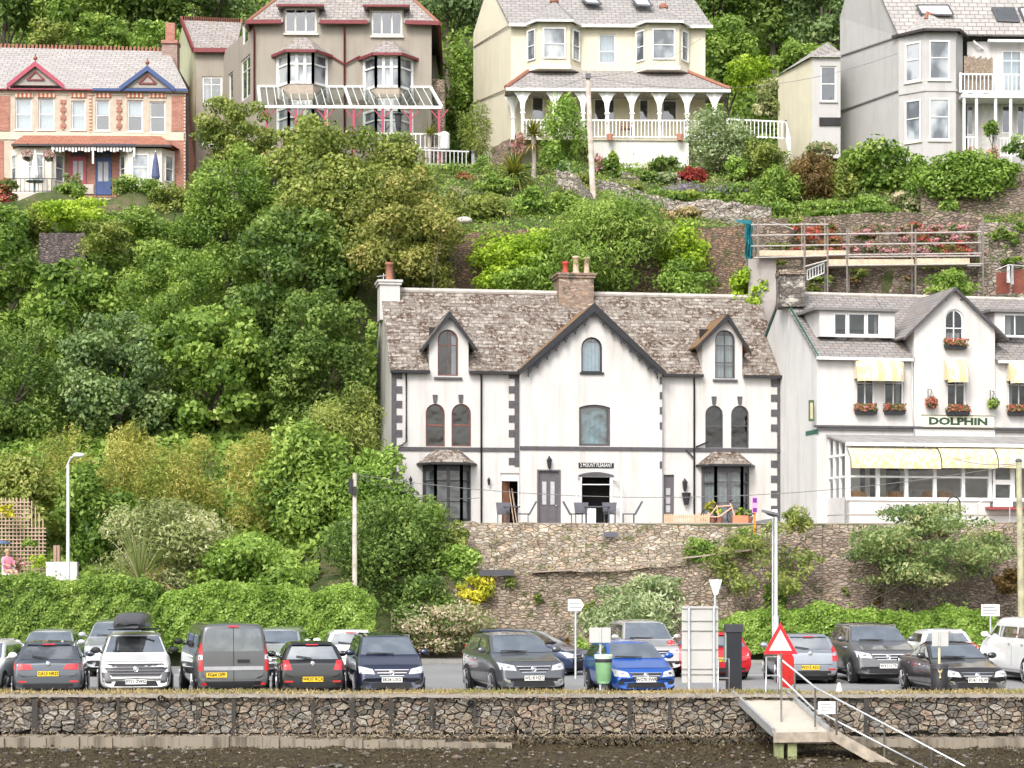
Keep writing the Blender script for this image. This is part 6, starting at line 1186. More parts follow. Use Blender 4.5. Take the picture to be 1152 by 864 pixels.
mb=MB();e0,e1=w(-.1,cze+.02,.35),w(cx1+.35,cze+.02,.35);t0=apx+V((-.05,0,.1));t1=V((w(cx1,0,0).x-1.0,apx.y+.4,apx.z+.1));slab(mb,e0,e1,t1,t0,.12);slab(mb,bT+V((0,.2,0)),V((e1.x-1.2,bT.y+.4,bT.z)),t1,t0,.12);cr_=mb.build('roof',SLC,cre)
CF.lbox(MB(),0,1,0,1,0,1)
mb=MB();CF.lbox(mb,-.15,cx1+.38,cze-.14,cze,.3,.46);mb.build('gutter',PVC,cre)
def cbay(u0,u1,vt,pts_r,wl):
 a,b=CF.sz(u0,50,1)[0],CF.sz(u1,50,1)[0];zt=cze-.05;z0=CF.sz(620,77,1)[1];pl=[(a-.25,.0),(a+.45,1.0),(b-.45,1.0),(b+.25,0)]
 mb=MB();mb.prism([w(s_,z0,q)for s_,q in pl],V((0,0,zt-z0)));bo=mb.build('bay',CRW,cre)
 mb=MB();mb.prism([w(s_+(.05 if i>1 else-.05),z0-.02,q+.06)for i,(s_,q)in enumerate(pl)],V((0,0,.22)));mb.build('bay_skirt',PINKC,bo)
 for i in range(3):
  A3,B3=w(pl[i][0],0,pl[i][1]),w(pl[i+1][0],0,pl[i+1][1]);f=Fac(0,1,0);f.O=A3;f.T=(B3-A3).normalized();f.N=V((f.T.y,-f.T.x,0));L_=(B3-A3).length;q=(.17,.83)if i!=1 else(.13,.87)
  window(f,(L_*q[0],z0+.55,L_*q[1],zt-.3),cre,PVC,GLASS_O,hb=(.47,),fw=.08,deep=-.03)
  if wl:pass
 r=MB();e=.35;pb=[w(a-.25-e,zt+.02,-.2),w(a+.45-e*.4,zt+.02,1+e),w(b-.45+e*.4,zt+.02,1+e),w(b+.25+e,zt+.02,-.2)];apx_=CF.p((u0+u1)/2,vt,-1.2)
 for i in range(3):r.poly([pb[i],pb[i+1],apx_])
 ro=r.build('bay_roof',SLC,bo);t=MB()
 for i in range(3):t.bar(pb[i],pb[i+1],.1,.13)
 t.build('gutter',PVC,ro);MB().ball(apx_,.28,8,5,(1,1,.8)).build('finial',TERRAC,ro)
cbay(597,650,1,0,0);cbay(720,773,8,0,0)
def rooflight(u0,v0,u1,v1,Y,parent,m,dy=.9):
 mb=MB();a,b,c,d=P(u0,v1,Y),P(u1,v1+1,Y),P(u1-6,v0,Y+dy),P(u0-6,v0,Y+dy);n=(b-a).cross(d-a).normalized();
 if n.z<0:n=-n
 for p,q in((a,b),(b,c),(c,d),(d,a)):mb.bar(p+n*.08,q+n*.08,.1,.1)
 f=mb.build('roof_light',plain('lead grey',(.12,.12,.13),.5),parent);MB().quad(*[p+n*.1 for p in(a,b,c,d)]).build('pane',m,f)
rooflight(660,0,676,5,122.9,cre,plain('sky pane',(.5,.55,.6),.1));rooflight(716,-1,733,7,122.8,cre,plain('sky pane',(.5,.55,.6),.1))
vz_,vy=CF.sz(600,99,2.4)[1],2.4;xa,xb=CF.sz(569,99,vy)[0],CF.sz(822,106,vy)[0];zt_=CF.sz(600,79)[1]
mb=MB();mb.quad(w(xa,vz_,vy),w(xb,vz_,vy),w(xb-2.3,zt_,.02),w(xa+1.5,zt_,.02));mb.poly([w(xb,vz_,vy),w(xb,vz_,-1),w(xb-2.3,zt_,.02)]);mb.poly([w(xa,vz_,vy),w(xa+1.5,zt_,.02),w(xa,vz_,0)]);mb.poly([w(xa,vz_-.03,vy),w(xa,vz_-.03,0),w(xb,vz_-.03,-1),w(xb,vz_-.03,vy)]);vr_=mb.build('veranda_roof',SLC,cre)
mb=MB();mb.tube([w(xa,vz_+.03,vy),w(xa+1.5,zt_+.03,.05)],.13,6);mb.tube([w(xb,vz_+.03,vy),w(xb-2.3,zt_+.03,.05)],.13,6);mb.build('hip_tiles',TERRAC,vr_)
mb=MB();mb.bar(w(xa,vz_-.08,vy),w(xb,vz_-.08,vy),.12,.16);mb.build('gutter',PVC,vr_)
zf=CF.sz(700,156,vy)[1]
for u in(577,588,624,656,683,711,742,773,804):
 d_=vy-.15 if u!=577 else.9;s_=CF.sz(u,130,d_)[0];mb=MB();CF.lbox(mb,s_-.09,s_+.09,zf-.4,vz_-.1,d_-.18,d_)
 for sg in(-1,1):
  pr=[(0,-1.15),(.1,-1.0),(.14,-.6),(.3,-.25),(.42,-.1),(.42,0),(0,0)];mb.prism([w(s_+sg*x*1.1,vz_-.15+z,d_-.06)for x,z in pr],CF.N*-.06)
 CF.lbox(mb,s_-.14,s_+.14,vz_-1.4,vz_-1.3,d_-.22,d_+.04);mb.build('veranda_post',PVC,cre)
rail('balustrade','white balustrade along the veranda of the cream house',[CF.p(588,155,vy),CF.p(806,156,vy)],1.0,PVC,.2)
rail('roadside_railing','white railing on the path right of the cream house veranda',[P(818,154,121),P(884,157,121),P(888,176,119)],1.0,PVC,.22)
mb=MB();CF.box(mb,663,158,775,200,vy-.5,vy-.1);mb.build('veranda_base',stucco('white base',(.7,.69,.66),(.45,.42,.36),.6),cre);mb=MB();CF.box(mb,575,156,806,158.5,0,vy);mb.build('veranda_floor',CRW,cre)
for u,m,l in((686,TERRAC,'terracotta pot on the cream house veranda'),(765,TERRAC,'second pot on the veranda near the white tree')):
 p=CF.p(u,152,vy+.3);put(MB().lathe(p,[(.14,-.3),(.2,.05),(.16,.05)],12).build('terracotta_pot',m,None,True),l,'plant pot')
th=uthing('wooden_chair','brown slatted wooden chair on the cream house veranda','chair',704,155,121);o0=P(704,155,120.5);WB=plain('brown wood',(.25,.12,.06),.6)
for dx in(-.3,.3):MB().bar(o0+V((dx,0,0)),o0+V((dx,0,1.0)),.06).build('leg',WB,th);MB().bar(o0+V((dx,-.5,0)),o0+V((dx,-.5,.5)),.06).build('leg',WB,th)
mb=MB();mb.box(o0.x-.33,o0.x+.33,o0.y-.5,o0.y,o0.z+.42,o0.z+.48);mb.build('seat',WB,th);mb=MB()
for z in(.6,.75,.92):mb.box(o0.x-.3,o0.x+.3,o0.y-.03,o0.y+.02,o0.z+z,o0.z+z+.09)
mb.build('backrest',WB,th)
wobble_wall('house_base_wall','rough stone base under the side of the cream house',[tz(553,166,123.6),tz(583,150,121.5)],.4,22,RW2)
GF=Fac(1011,118,.03);gre=uthing('grey_house','pale grey rendered house with a rounded two storey bay and a side outbuilding','house',1045,186,118)
GRW=stucco('pale grey render',(.50,.49,.48),(.34,.32,.3),.5,26);w=GF.w;gzb=GF.sz(1045,196)[1];gze=GF.sz(1015,41)[1];gx1=GF.sz(1082,100)[0]
SLG=slate('grey house slate',(.32,.30,.285),None,w=.5,h=.3,alt=(.43,.41,.39))
cA=GF.p(1011,41);cB=V((*cA.xy,gzb-1));bT=P(947,62-40,123.8);apx=P(966,-60,121.2)
mb=MB();bk=P(945,20,123.8);mb.tris([cA,apx,bk,V((*bk.xy,gzb-1)),cB],[(0,1,2),(0,2,3),(0,3,4)]);mb.build('gable_wall',GRW,gre)
for va,vb in((41,63),(102,125)):MB().bar(GF.p(1010,va,.02),P(945,vb,123.7),.05,.07).build('string_course',plain('grey joint line',(.22,.21,.2),.8),gre)
mb=MB();GF.wall(mb,[(0,gzb),(gx1,gzb),(gx1,gze),(0,gze)],[]);mb.build('wall',GRW,gre)
a,b=GF.sz(1021,100,1)[0],GF.sz(1086,100,1)[0];pl=[(a-.25,0),(a+.95,1.1),(b-.55,1.1),(b+.1,0)]
mb=MB();mb.prism([w(s_,gzb,q)for s_,q in pl],V((0,0,gze-gzb)));bo=mb.build('bay',GRW,gre)
mb=MB();z_=GF.sz(1045,102,1)[1];mb.prism([w(s_+(.04 if i>1 else-.04),z_-.05,q+.05)for i,(s_,q)in enumerate(pl)],V((0,0,.12)));mb.build('bay_moulding',GRW,bo)
for va,vb in((46,90),(111,158)):
 zt,z0=GF.sz(1045,va,1)[1],GF.sz(1045,vb,1)[1]
 for i in range(2):
  A3,B3=w(pl[i][0],0,pl[i][1]),w(pl[i+1][0],0,pl[i+1][1]);f=Fac(0,1,0);f.O=A3;f.T=(B3-A3).normalized();f.N=V((f.T.y,-f.T.x,0));L_=(B3-A3).length;q=(.25,.86)if i!=1 else(.12,.8)
  window(f,(L_*q[0],z0,L_*q[1],zt),gre,PVC,GLASS_O,hb=(.55,),fw=.08,deep=-.03,sill=PINKC)
r=MB();e=.35;pb=[w(pl[0][0]-e,gze+.02,-.2),w(pl[1][0]-e*.4,gze+.02,1.1+e),w(pl[2][0]+e*.4,gze+.02,1.1+e),w(pl[3][0]+e,gze+.02,-.2)];ap_=GF.p(1043,14,-.3)
for i in range(3):r.poly([pb[i],pb[i+1],ap_])
ro=r.build('bay_roof',SLG,bo);t=MB()
for i in range(3):t.bar(pb[i],pb[i+1],.12,.14)
t.build('gutter',plain('dark gutter',(.06,.05,.05),.5),ro);t=MB();t.tube([ap_,ap_.lerp(pb[1],.4)],.1,6);t.tube([ap_,ap_.lerp(pb[2],.15)],.1,6);t.build('hip_tiles',TERRAC,ro)
mb=MB();slab(mb,w(-.1,gze+.05,.35),w(12,gze+.05,.35),V((w(12,0,0).x,apx.y+.3,apx.z)),apx,.12);slab(mb,w(2,gze+0.05,-6.5),w(12,gze+.05,-6.5),V((w(12,0,0).x,apx.y+.3,apx.z)),apx,.12);mb.build('roof',SLG,gre)
rooflight(1037,7,1072,17,118.3,gre,plain('sky pane light',(.7,.72,.74),.1),.3);rooflight(1122,10,1146,24,118.35,gre,plain('dark pane',(.08,.09,.1),.1),.4);rooflight(1152,10,1172,24,118.35,gre,plain('sky pane light',(.7,.72,.74),.1),.4)
OF=Fac(914,120.5,.03);mb=MB();a,b=OF.sz(914,90)[0],OF.sz(945.5,90)[0];z1=OF.sz(930,65)[1];z0=OF.sz(930,178)[1];wh=gwin(OF,gre,923,74,941,114,fw=.08,hb=(.5,),sill=GRW)
OF.wall(mb,[(a,z0),(b,z0),(b,z1),(a,z1)],[wh]);mb.build('outbuilding_wall',GRW,gre)
mb=MB();s0=OF.w(a,0,0);s1=s0+V((-1.45,4.0,0));mb.quad(V((s0.x,s0.y,z0)),V((s1.x,s1.y,z0)),V((s1.x,s1.y,z1-.1)),V((s0.x,s0.y,z1)));mb.build('outbuilding_side',CRW,gre)
mb=MB();e0,e1=OF.w(a-.15,z1,.2),OF.w(b,z1,.2);pk=P(931,47,122);mb.quad(e0,e1,P(945,58,122.4),pk);mb.poly([e0,pk,V((s1.x-.1,s1.y,z1-.1))]);mb.build('outbuilding_roof',SLG,gre)
mb=MB();OF.lbox(mb,a+.1,b,z0,z1,-1,-.9);mb.build('room_shade_sheet',DARKROOM,gre)  # dark sheet behind the outbuilding window, painted as interior shade
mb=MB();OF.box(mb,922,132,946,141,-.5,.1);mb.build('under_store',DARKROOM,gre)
WFc=Fac(1086,118.3,.03);mb=MB();a0,a1=WFc.sz(1088,50)[0],WFc.sz(1300,50)[0];z1=WFc.sz(1120,47)[1];zbal=WFc.sz(1120,107)[1]
hh=[gwin(WFc,gre,1127,56,1150,104,fw=.1,vb=(.5,),hb=(.75,),drape='F',drm=NET),gwin(WFc,gre,1088,118,1096,152,fw=.08,hb=(.5,)),gwin(WFc,gre,1127,118,1139,150,fw=.08),gwin(WFc,gre,1144,118,1160,156,fw=.08,vb=(.5,))]
WFc.wall(mb,[(a0,gzb),(a1,gzb),(a1,z1),(a0,z1)],hh);mb.build('wall',WHITE_R,gre)
mb=MB();WFc.lbox(mb,a0,a1,gzb,z1,-1.6,-1.5);mb.build('room_shade_sheet',plain('dim room',(.17,.17,.17),.9),gre)  # grey sheet behind the balcony wall; its tone stands for indoor shade
mb=MB();WFc.box(mb,1112,44,1300,48,.3,.5);mb.tube([WFc.p(1095,46,.3),WFc.p(1099,50,.3),WFc.p(1106,55,.1)],.06,6);mb.build('gutter',PVC,gre)
mb=MB();WFc.box(mb,1104,115,1124,178,.02,.05);mb.build('open_doorway',plain('cream inside',(.6,.58,.55),.7),gre)
mb=MB();WFc.box(mb,1082,105.5,1300,111,-.1,1.6);
for u in(1084.5,1098.5,1120,1137,1158):s_=WFc.sz(u,140,1.5)[0];WFc.lbox(mb,s_-.07,s_+.07,gzb,zbal-.15,1.4,1.54)
us=[WFc.sz(u,120,1.5)[0]for u in(1084.5,1098.5,1120,1137,1158)]
for s0_,s1_ in zip(us,us[1:]):
 cx_=(s0_+s1_)/2;r_=(s1_-s0_)/2-.05
 for i in range(8):
  t0,t1=math.pi*i/8,math.pi*(i+1)/8;x0,x1=cx_+r_*math.cos(t0),cx_+r_*math.cos(t1);h0,h1=r_*.8*math.sin(t0),r_*.8*math.sin(t1);zc=zbal-.2-r_*.8
  mb.prism([w_q for w_q in(WFc.w(x0,zc+h0,1.5),WFc.w(x1,zc+h1,1.5),WFc.w(x1,zbal-.1,1.5),WFc.w(x0,zbal-.1,1.5))],WFc.N*-.06)
mb.build('arcade',PVC,gre)
rail('balustrade','white balcony balustrade above the arches of the grey house',[WFc.p(1080.5,104,1.5),WFc.p(1300,106,1.5)],1.0,PVC,.22);rail('balustrade','white ground floor balustrade under the arches of the grey house',[WFc.p(1085,175,1.5),WFc.p(1098,175,1.5)],1.0,PVC,.2);rail('balustrade','short white balustrade right of the potted bay tree',[WFc.p(1121,176,1.5),WFc.p(1158,177,1.5)],1.0,PVC,.2)
mb=MB();n=26
for i in range(n):mb.bar(WFc.p(1085+i*1.25,103,1.3),WFc.p(1085+i*1.25,63+random.uniform(-2,2)+i*.1,1.3),.055)
put(mb.build('reed_screen',plain('reed',(.28,.22,.17),.9,var=.4,scale=8)),'brown reed screen behind the white balcony balustrade','screen')
for u,l in((1091,'red trough of flowers between the first arches of the grey house'),(1117,'bright red flower pot by the open doorway')):
 p=WFc.p(u,176,1.7);th=thing('flower_pot',l,'plant pot',p);MB().lathe(p,[(.2,-.2),(.26,.12),(.2,.12)],10).build('pot',TERRAC,th);c=np.array(p)+R.normal(0,.15,(120,3))+[0,0,.2];fastmesh('flowers',leafquads(c,np.tile([0,-1,.4],(120,1)),.06,.8),120,LM('redflower'),th,R.beta(1.2,1,120))
BKW=rubble('back wall stone',[(.34,.22,.15),(.26,.18,.14),(.42,.30,.21),(.2,.15,.12),(.38,.26,.18)],3.6,11,(.13,.10,.08),(.10,.12,.05))
PALE=rubble('pale dry stone',[(.52,.47,.44),(.42,.37,.33),(.60,.56,.52),(.34,.29,.26)],2.6,5,(.12,.10,.08),(.15,.17,.07))
PALE2=rubble('warm pale stone',[(.42,.34,.28),(.34,.26,.21),(.5,.43,.37),(.28,.22,.18)],3,7,(.14,.11,.09),(.12,.14,.06))
wobble_wall('back_garden_wall','high brown brick and stone wall behind the white house roof',[tz(505,268,101.6),tz(535,262,101.6),tz(600,258,101.6),tz(700,258,101.6),tz(800,256,101.6),tz(841,254,101.6)],.8,8,BKW)
wobble_wall('stone_bank','rough stony bank behind the scaffolding with red and pink valerian',[tz(838,246,101.8),tz(900,244,101.8),tz(980,240,101.8),tz(1050,238,101.8),tz(1104,240,101.8)],.8,8,rubble('rock face',[(.36,.29,.24),(.26,.20,.16),(.44,.36,.29),(.2,.16,.13)],3.2,8,(.13,.1,.075),(.08,.11,.04)),face_amp=.16)
wobble_wall('buttress','brick buttress on the high wall left of the chimney',[tz(540,264,101.2),tz(556,262,101.2)],.5,8,BKW)
wobble_wall('dry_stone_wall','pale dry stone wall slanting down across the upper garden',[tz(560,262,103.5),tz(612,256,103.4)],.5,17,PALE,amp=.1)
gY=lambda v:float(np.interp(v,[200,262],[114,102.6]))
def gwall(label,pts,drop,m=PALE,th_=.45,amp=.1):
 pp=[(X(u,Y),Y,gz(X(u,Y),Y)+drop)for u,v in pts for Y in(gY(v),)]
 return wobble_wall('garden_wall',label,pp,th_,lambda x,y:gz(x,y)-.6,m,amp=amp)
gwall('crooked pale stone wall dropping from the tall leafy shrub',[(626,206),(650,214),(668,240),(682,250)],.95)
gwall('long pale stone edging running down right of the wooden pole',[(672,212),(720,226),(770,240),(835,252)],.75)
gwall('second stone edging just above the teal sheet',[(760,238),(800,236),(850,246),(868,250)],.75)
gwall('small pale stone kerb before the clipped dark shrub',[(700,198),(745,196),(766,203)],.5)
wobble_wall('curved_garden_wall','big curved stone wall below the grey house arcade',[tz(1036,206,107),tz(1100,203,107),tz(1116,199,107),tz(1136,190,107),tz(1152,187,107),tz(1220,187,107)],.8,17,PALE2)
wobble_wall('pale_wall','pale loose stone wall right of the scaffolding behind the hotel',[tz(1100,250,101.5),tz(1160,252,101.5),tz(1230,250,101.5)],.8,8,rubble('loose pale stone',[(.42,.36,.30),(.34,.28,.23),(.5,.45,.4),(.28,.22,.19)],3.0,6.5,(.14,.11,.09),(.10,.13,.05)),face_amp=.14)
wobble_wall('terrace_garden_wall','dark slate garden wall glimpsed below the lime bush',[tz(44,262,111),tz(96,262,111)],.5,15,rubble('slate wall',[(.16,.13,.13),(.24,.2,.19),(.11,.09,.09)],4,11,(.05,.04,.04)))
wobble_wall('low_pier','grey rendered block below the teal sheet beside the hotel chimney',[tz(842,291,98.6),tz(873,291,98.6)],1.2,10,stucco('grey block',(.38,.35,.33),(.2,.17,.14),.7))
mb=MB();mb.ball(P(522,248,103.2),.42,12,6,(1,.7,.45));put(mb.build('boulder',plain('pale boulder',(.6,.56,.5),.9,var=.2),None,True),'smooth pale boulder on the left end of the back wall','boulder')
SY=98.2;sc_=thing('scaffolding','tubular scaffolding with plank decks along the rock face above the hotel','scaffolding',P(975,330,SY));TUBE=plain('scaffold tube',(.66,.60,.56),.6,0,.15);PLK=plain('scaffold board',(.55,.45,.33),.85,var=.2,scale=4)
def pole_(u,v0,v1,dy=0):MB().tube([P(u,v0,SY+dy),P(u,v1,SY+dy)],.045,6).build('pole',TUBE,sc_,True)
for u,v0,v1,dy in((848,250,300,1.2),(853,248,300,0),(905,250,345,0),(902,250,345,1.2),(928,246,330,1.2),(931,255,330,0),(953,258,330,0),(955,258,328,1.2),(1026,252,328,1.2),(1030,258,335,0),(1103,258,300,1.2),(1106,244,338,0)):pole_(u,v0,v1,dy)
def led_(u0,u1,v0,v1,dy=0):MB().tube([P(u0,v0,SY+dy),P(u1,v1,SY+dy)],.04,6).build('ledger',TUBE,sc_,True)
for a in((845,932,253,252.5),(845,1104,265,261),(845,1104,277,273),(930,1104,287,285),(930,1106,299,297),(848,930,290,288),(905,905.5,252,290)):led_(*a)
for a in((848,1104,290,288,1.2),(848,1104,300,299,1.2)):led_(*a)
led_(905,931,300,293,0);led_(868,893,250,258,1)
for u0,u1,v in((853,952,284),(932,1028,294),(1030,1091,293)):
 for k_ in range(4):MB().box(P(u0,v,SY).x,P(u1,v,SY).x,SY+.1+k_*.27,SY+.34+k_*.27,Z(v,SY)-.16,Z(v,SY)-.11).build('plank',PLK,sc_)
 MB().box(P(u0,v,SY).x,P(u1,v,SY).x,SY+.02,SY+.06,Z(v,SY)-.15,Z(v,SY)+.1).build('toe_board',PLK,sc_)
mb=MB();a,b=P(908,304,SY+.2),P(927,296,SY+.2)
for o in(0,.45):mb.bar(a+V((0,0,-o)),b+V((0,0,-o)),.05)
for i in range(7):q=a.lerp(b,i/6);mb.bar(q,q+V((0,0,-.45)),.04)
put(mb.build('ladder_beam',GALV),'short silver ladder beam hanging under the scaffold deck','ladder')
mb=MB();n=12;m_=10
def ts(i,j):
 u=836+8.5*i/n+(2 if j else 0)+.7*math.sin(j*1.3+i);v=248+44*j/m_;return P(u,v,SY+.5+.12*math.sin(i*1.6+j*.4))
for i in range(n):
 for j in range(m_):mb.quad(ts(i,j),ts(i+1,j),ts(i+1,j+1),ts(i,j+1))
a=P(828,247,SY+.5);mb.quad(a,P(846,248,SY+.2),P(846,253,SY+.3),P(829,250,SY+.5));put(mb.build('tarpaulin',plain('teal sheet',(.03,.22,.26),.6,var=.25,scale=2),None,True),'teal green sheet hanging at the left end of the scaffolding','tarpaulin')
for u0,u1,v0,v1,l in((1121,1136,305,330,'rust red corrugated panel left of the white washing'),(1139,1160,302,330,'rust red panel right of the washing at the edge')):
 mb=MB();k_=14
 for i in range(k_):x0=P(u0,v0,98.5).x+(P(u1,v0,98.5).x-P(u0,v0,98.5).x)*i/k_;mb.box(x0,x0+.05,98.5+.03*(i%2),98.55+.03*(i%2),Z(v1,98.5),Z(v0+(2-i*.15),98.5))
 put(mb.build('corrugated_screen',plain('rust',(.22,.07,.05),.8,var=.35,scale=2)),l,'panel')
for u,v1,l,w_ in((1134.5,318,'long white cloth hanging on the washing line',3.2),(1139,320,'white shirt hanging at the right of the long white cloth',2.2)):
 mb=MB();n=6;m_=6
 f=lambda i,j:P(u+w_*(i/n-.5)*(1+.3*j/m_),298+(v1-298)*j/m_,98.0+.08*math.sin(i*2+j))
 for i in range(n):
  for j in range(m_):mb.quad(f(i,j),f(i+1,j),f(i+1,j+1),f(i,j+1))
 put(mb.build('washing',plain('white cloth',(.78,.78,.8),.9),None,True),l,'laundry')
mb=MB();mb.tube([P(1120,304,98.05),P(1135,297.5,98),P(1165,301,98)],.015,4);put(mb.build('washing_line',WHITE_P),'thin washing line above the hotel roof','washing line')
WPOLE=plain('weathered pole',(.42,.38,.32),.9,var=.3,scale=3,bump=.3);LAMPG=plain('lamp post grey',(.5,.51,.52),.5,.2)
def tpole(u,v0,v1,Y,label,r=.12,tilt=0,m=None):
 a=P(u,v1,Y);a.z=min(a.z,gz(a.x,Y)-.1)if v1<700 else a.z;b=P(u+tilt,v0,Y);th=thing('telegraph_pole',label,'telegraph pole',a,None);MB().tube([a,b],[r,r*.75],10).build('pole',m or WPOLE,th,True);return th,b
th,b=tpole(399,532,673,77,'wooden telegraph pole with dark fittings between hedge and evergreen',.1,0);mb=MB();mb.bar(b+V((-.14,-.1,-.2)),b+V((-.14,-.1,-.75)),.14);mb.bar(b+V((.02,-.12,-.5)),b+V((.02,-.12,-.8)),.12);mb.build('fittings',BLACK_TRIM,th)
th,b=tpole(667.5,83,216,110,'tall weathered pole in front of the cream house veranda',.16,-6.5,plain('silvered pole',(.42,.36,.31),.9,var=.3,scale=3))
mb=MB();mb.bar(b+V((-.1,-.15,-.15)),b+V((.15,-.15,-.15)),.1,.25);mb.build('fittings',plain('lead grey',(.12,.12,.13),.5),th)
th,b=tpole(1150,519,745,76,'greenish wooden telegraph pole at the right edge before the hotel',.13,-4,plain('mossy pole',(.30,.29,.19),.9,var=.3,scale=3));MB().ball(b+V((0,0,.02)),.13,8,5,(1,1,.7)).build('cap',plain('lead grey',(.12,.12,.13),.5),th)
a=P(1147.5,600,78.5);MB_=MB();MB_.tube([P(1147.5,745,78),P(1147,598,78)],.035,6);put(MB_.build('thin_post',LAMPG),'thin pale metal post beside the right hand telegraph pole','post')
def lamp(u,v0,v1,Y,label,kind):
 a=P(u,v1,Y);a.z=0.1;b=P(u,v0,Y);th=thing('street_lamp',label,'street lamp',a);MB().tube([a,a+V((0,0,1.6)),a+V((0,0,1.65)),b],[.1,.1,.07,.055],12).build('post',LAMPG,th,True)
 if kind==0:mb=MB();mb.tube([b,b+V((.1,0,.22)),b+V((.3,0,.3))],.04,8);mb.build('arm',LAMPG,th);MB().ball(b+V((.38,0,.32)),.2,12,8,(1.15,.8,.45)).build('lantern',plain('lamp lens',(.85,.84,.8),.3),th,True)
 else:mb=MB();mb.tube([b+V((.05,0,0)),b+V((-.25,0,.08)),b+V((-.42,0,.2))],.05,8);mb.hexa([b+V(q)for q in((-.5,-.12,.16),(.1,-.12,.02),(.1,.12,.02),(-.5,.12,.16),(-.5,-.1,.24),(.1,-.1,.12),(.1,.1,.12),(-.5,.1,.24))]);mb.build('lantern',plain('lead grey',(.12,.12,.13),.5),th)
lamp(76.5,522,700,77,'pale lamp post with a white bowl lantern on the left',0)
lamp(873,581,700,75.9,'grey lamp post with a flat head in front of the terrace wall',1)
c=P(871,575,75.9);
th=thing('road_sign','white finger like board on a post behind the flat headed lamp','sign',(c.x,76.3,.1));MB().box(P(868,0,76.3).x,P(874.5,0,76.3).x,76.28,76.3,Z(580,76.3),Z(573,76.3)).build('board',WHITE_P,th);MB().tube([(c.x,76.34,.1),(c.x,76.34,Z(573,76.3))],.03,6).build('post',LAMPG,th,True)
mb=MB()
def wire(p,q,sag):mb.tube([V(p).lerp(V(q),t/12)+V((0,0,-4*sag*t/12*(1-t/12)))for t in range(13)],.012,4,False)
wire(P(399,536,77),P(541,560,91.5),.3);wire(P(399,534,77),P(1150,522,76),1.0);wire(P(1148,521,76),P(1027,495,89),.4);wire(P(661,86,110),P(1010,60,118),1.2);wire(P(661,86,110),P(793,40,121.5),.6);wire(P(661,86,110),P(574,96,121),.4)
put(mb.build('overhead_cable',plain('cable',(.2,.2,.2),.6)),'thin overhead cables strung between poles and houses','cable')
CHG=plain('charcoal metal',(.09,.09,.11),.5)
def tchair(u,label,lean):
 p=P(u,592,87);p.z=5.2;th=thing('patio_chair',label,'chair',p,'dark chairs on the white house terrace');L_=lean
 MB().hexa([p+V(q)for q in((-.25,-.22,.42),(.25,-.22,.42),(.25,.22,.42),(-.25,.22,.42),(-.25,-.22,.46),(.25,-.22,.46),(.25,.22,.46),(-.25,.22,.46))]).build('seat',CHG,th)
 if L_==0:MB().hexa([p+V(q)for q in((-.25,.2,.45),(.25,.2,.45),(.25,.24,.45),(-.25,.24,.45),(-.3,.28,.92),(.3,.28,.92),(.3,.32,.92),(-.3,.32,.92))]).build('backrest',CHG,th)
 else:MB().hexa([p+V(q)for q in((L_*.22,-.24,.4),(L_*.3,-.24,.4),(L_*.3,.24,.4),(L_*.22,.24,.4),(L_*.52,-.24,.95),(L_*.6,-.24,.95),(L_*.6,.24,.95),(L_*.52,.24,.95))]).build('backrest',CHG,th)
 for dx in(-.22,.22):
  for dy in(-.2,.2):MB().bar(p+V((dx,dy,0)),p+V((dx,dy,.43)),.035).build('leg',CHG,th)
tchair(649,'folding chair leaning left at the left end of the patio table',-1);tchair(650,'upright dark chair at the left of the patio table',0)if 0 else None
for u,l,ln in((654,'dark chair with upright back left of the long patio table',0),(686,'dark chair with upright back right of the long patio table',0),(707,'dark chair leaning right away from the patio table',1),(566,'dark chair left of the small table by the brown door',0),(588,'dark chair leaning by the grey quoins',1)):tchair(u,l,ln)
def ttable(u0,u1,label):
 a,b=P(u0,590,86.6),P(u1,590,86.6);th=thing('patio_table',label,'table',V(((a.x+b.x)/2,86.6,5.2)));MB().box(a.x,b.x,86.2,87,5.9,5.94).build('tabletop',CHG,th)
 for x in(a.x+.08,b.x-.08):
  for y in(86.28,86.92):MB().bar((x,y,5.2),(x,y,5.9),.05).build('leg',CHG,th)
ttable(657,687,'long dark patio table in front of the open french window');ttable(566,585,'small dark table in front of the brown door')
MB_=MB();p=P(662,580,90.5);MB_.box(p.x-.3,p.x+.3,90.1,90.5,5.25,5.95);put(MB_.build('white_cabinet',WHITE_P),'white cabinet just inside the open french window','cabinet')
PK=plain('new picket timber',(.62,.42,.28),.8,var=.12,scale=6);th=thing('picket_fence','new light timber picket fence on the terrace edge','fence',P(770,592,83.9));pa,pb=P(748,592,83.7),P(797,592,83.9);pa.z=pb.z=5.1
mb=MB();n=22
for i in range(n):
 q=pa.lerp(pb,i/(n-1));mb.prism([q+V((-.03,0,0)),q+V((.03,0,0)),q+V((.03,0,.42)),q+V((0,0,.47)),q+V((-.03,0,.42))],(0,.02,0))
mb.build('pickets',PK,th);mb=MB();mb.bar(pa+V((0,.04,.12)),pb+V((0,.04,.12)),.03,.06);mb.bar(pa+V((0,.04,.34)),pb+V((0,.04,.34)),.03,.06);mb.build('rail',PK,th)
for u in(786,797):MB().bar(P(u,592,83.85)*1+V((0,0,-.1)),V((*P(u,592,83.85).xy,5.62)),.08).build('post',PK,th)
bk=thing('bicycle','orange and white bicycle lying against planters on the terrace edge','bicycle',V((P(812,590,84.1).x,84.1,5.15)));O_=V((P(812,590,84.1).x,84.1,5.5));ORN=plain('salmon bike paint',(.75,.42,.30),.4);TY=plain('tyre',(.02,.02,.02),.8)
for dx in(-.52,.52):
 wh=MB().tube([O_+V((dx+.32*math.cos(a),0,.32*math.sin(a)-.05))for a in np.linspace(0,2*math.pi,20)],.022,6,False).build('wheel',TY,bk,True)
mb=MB()
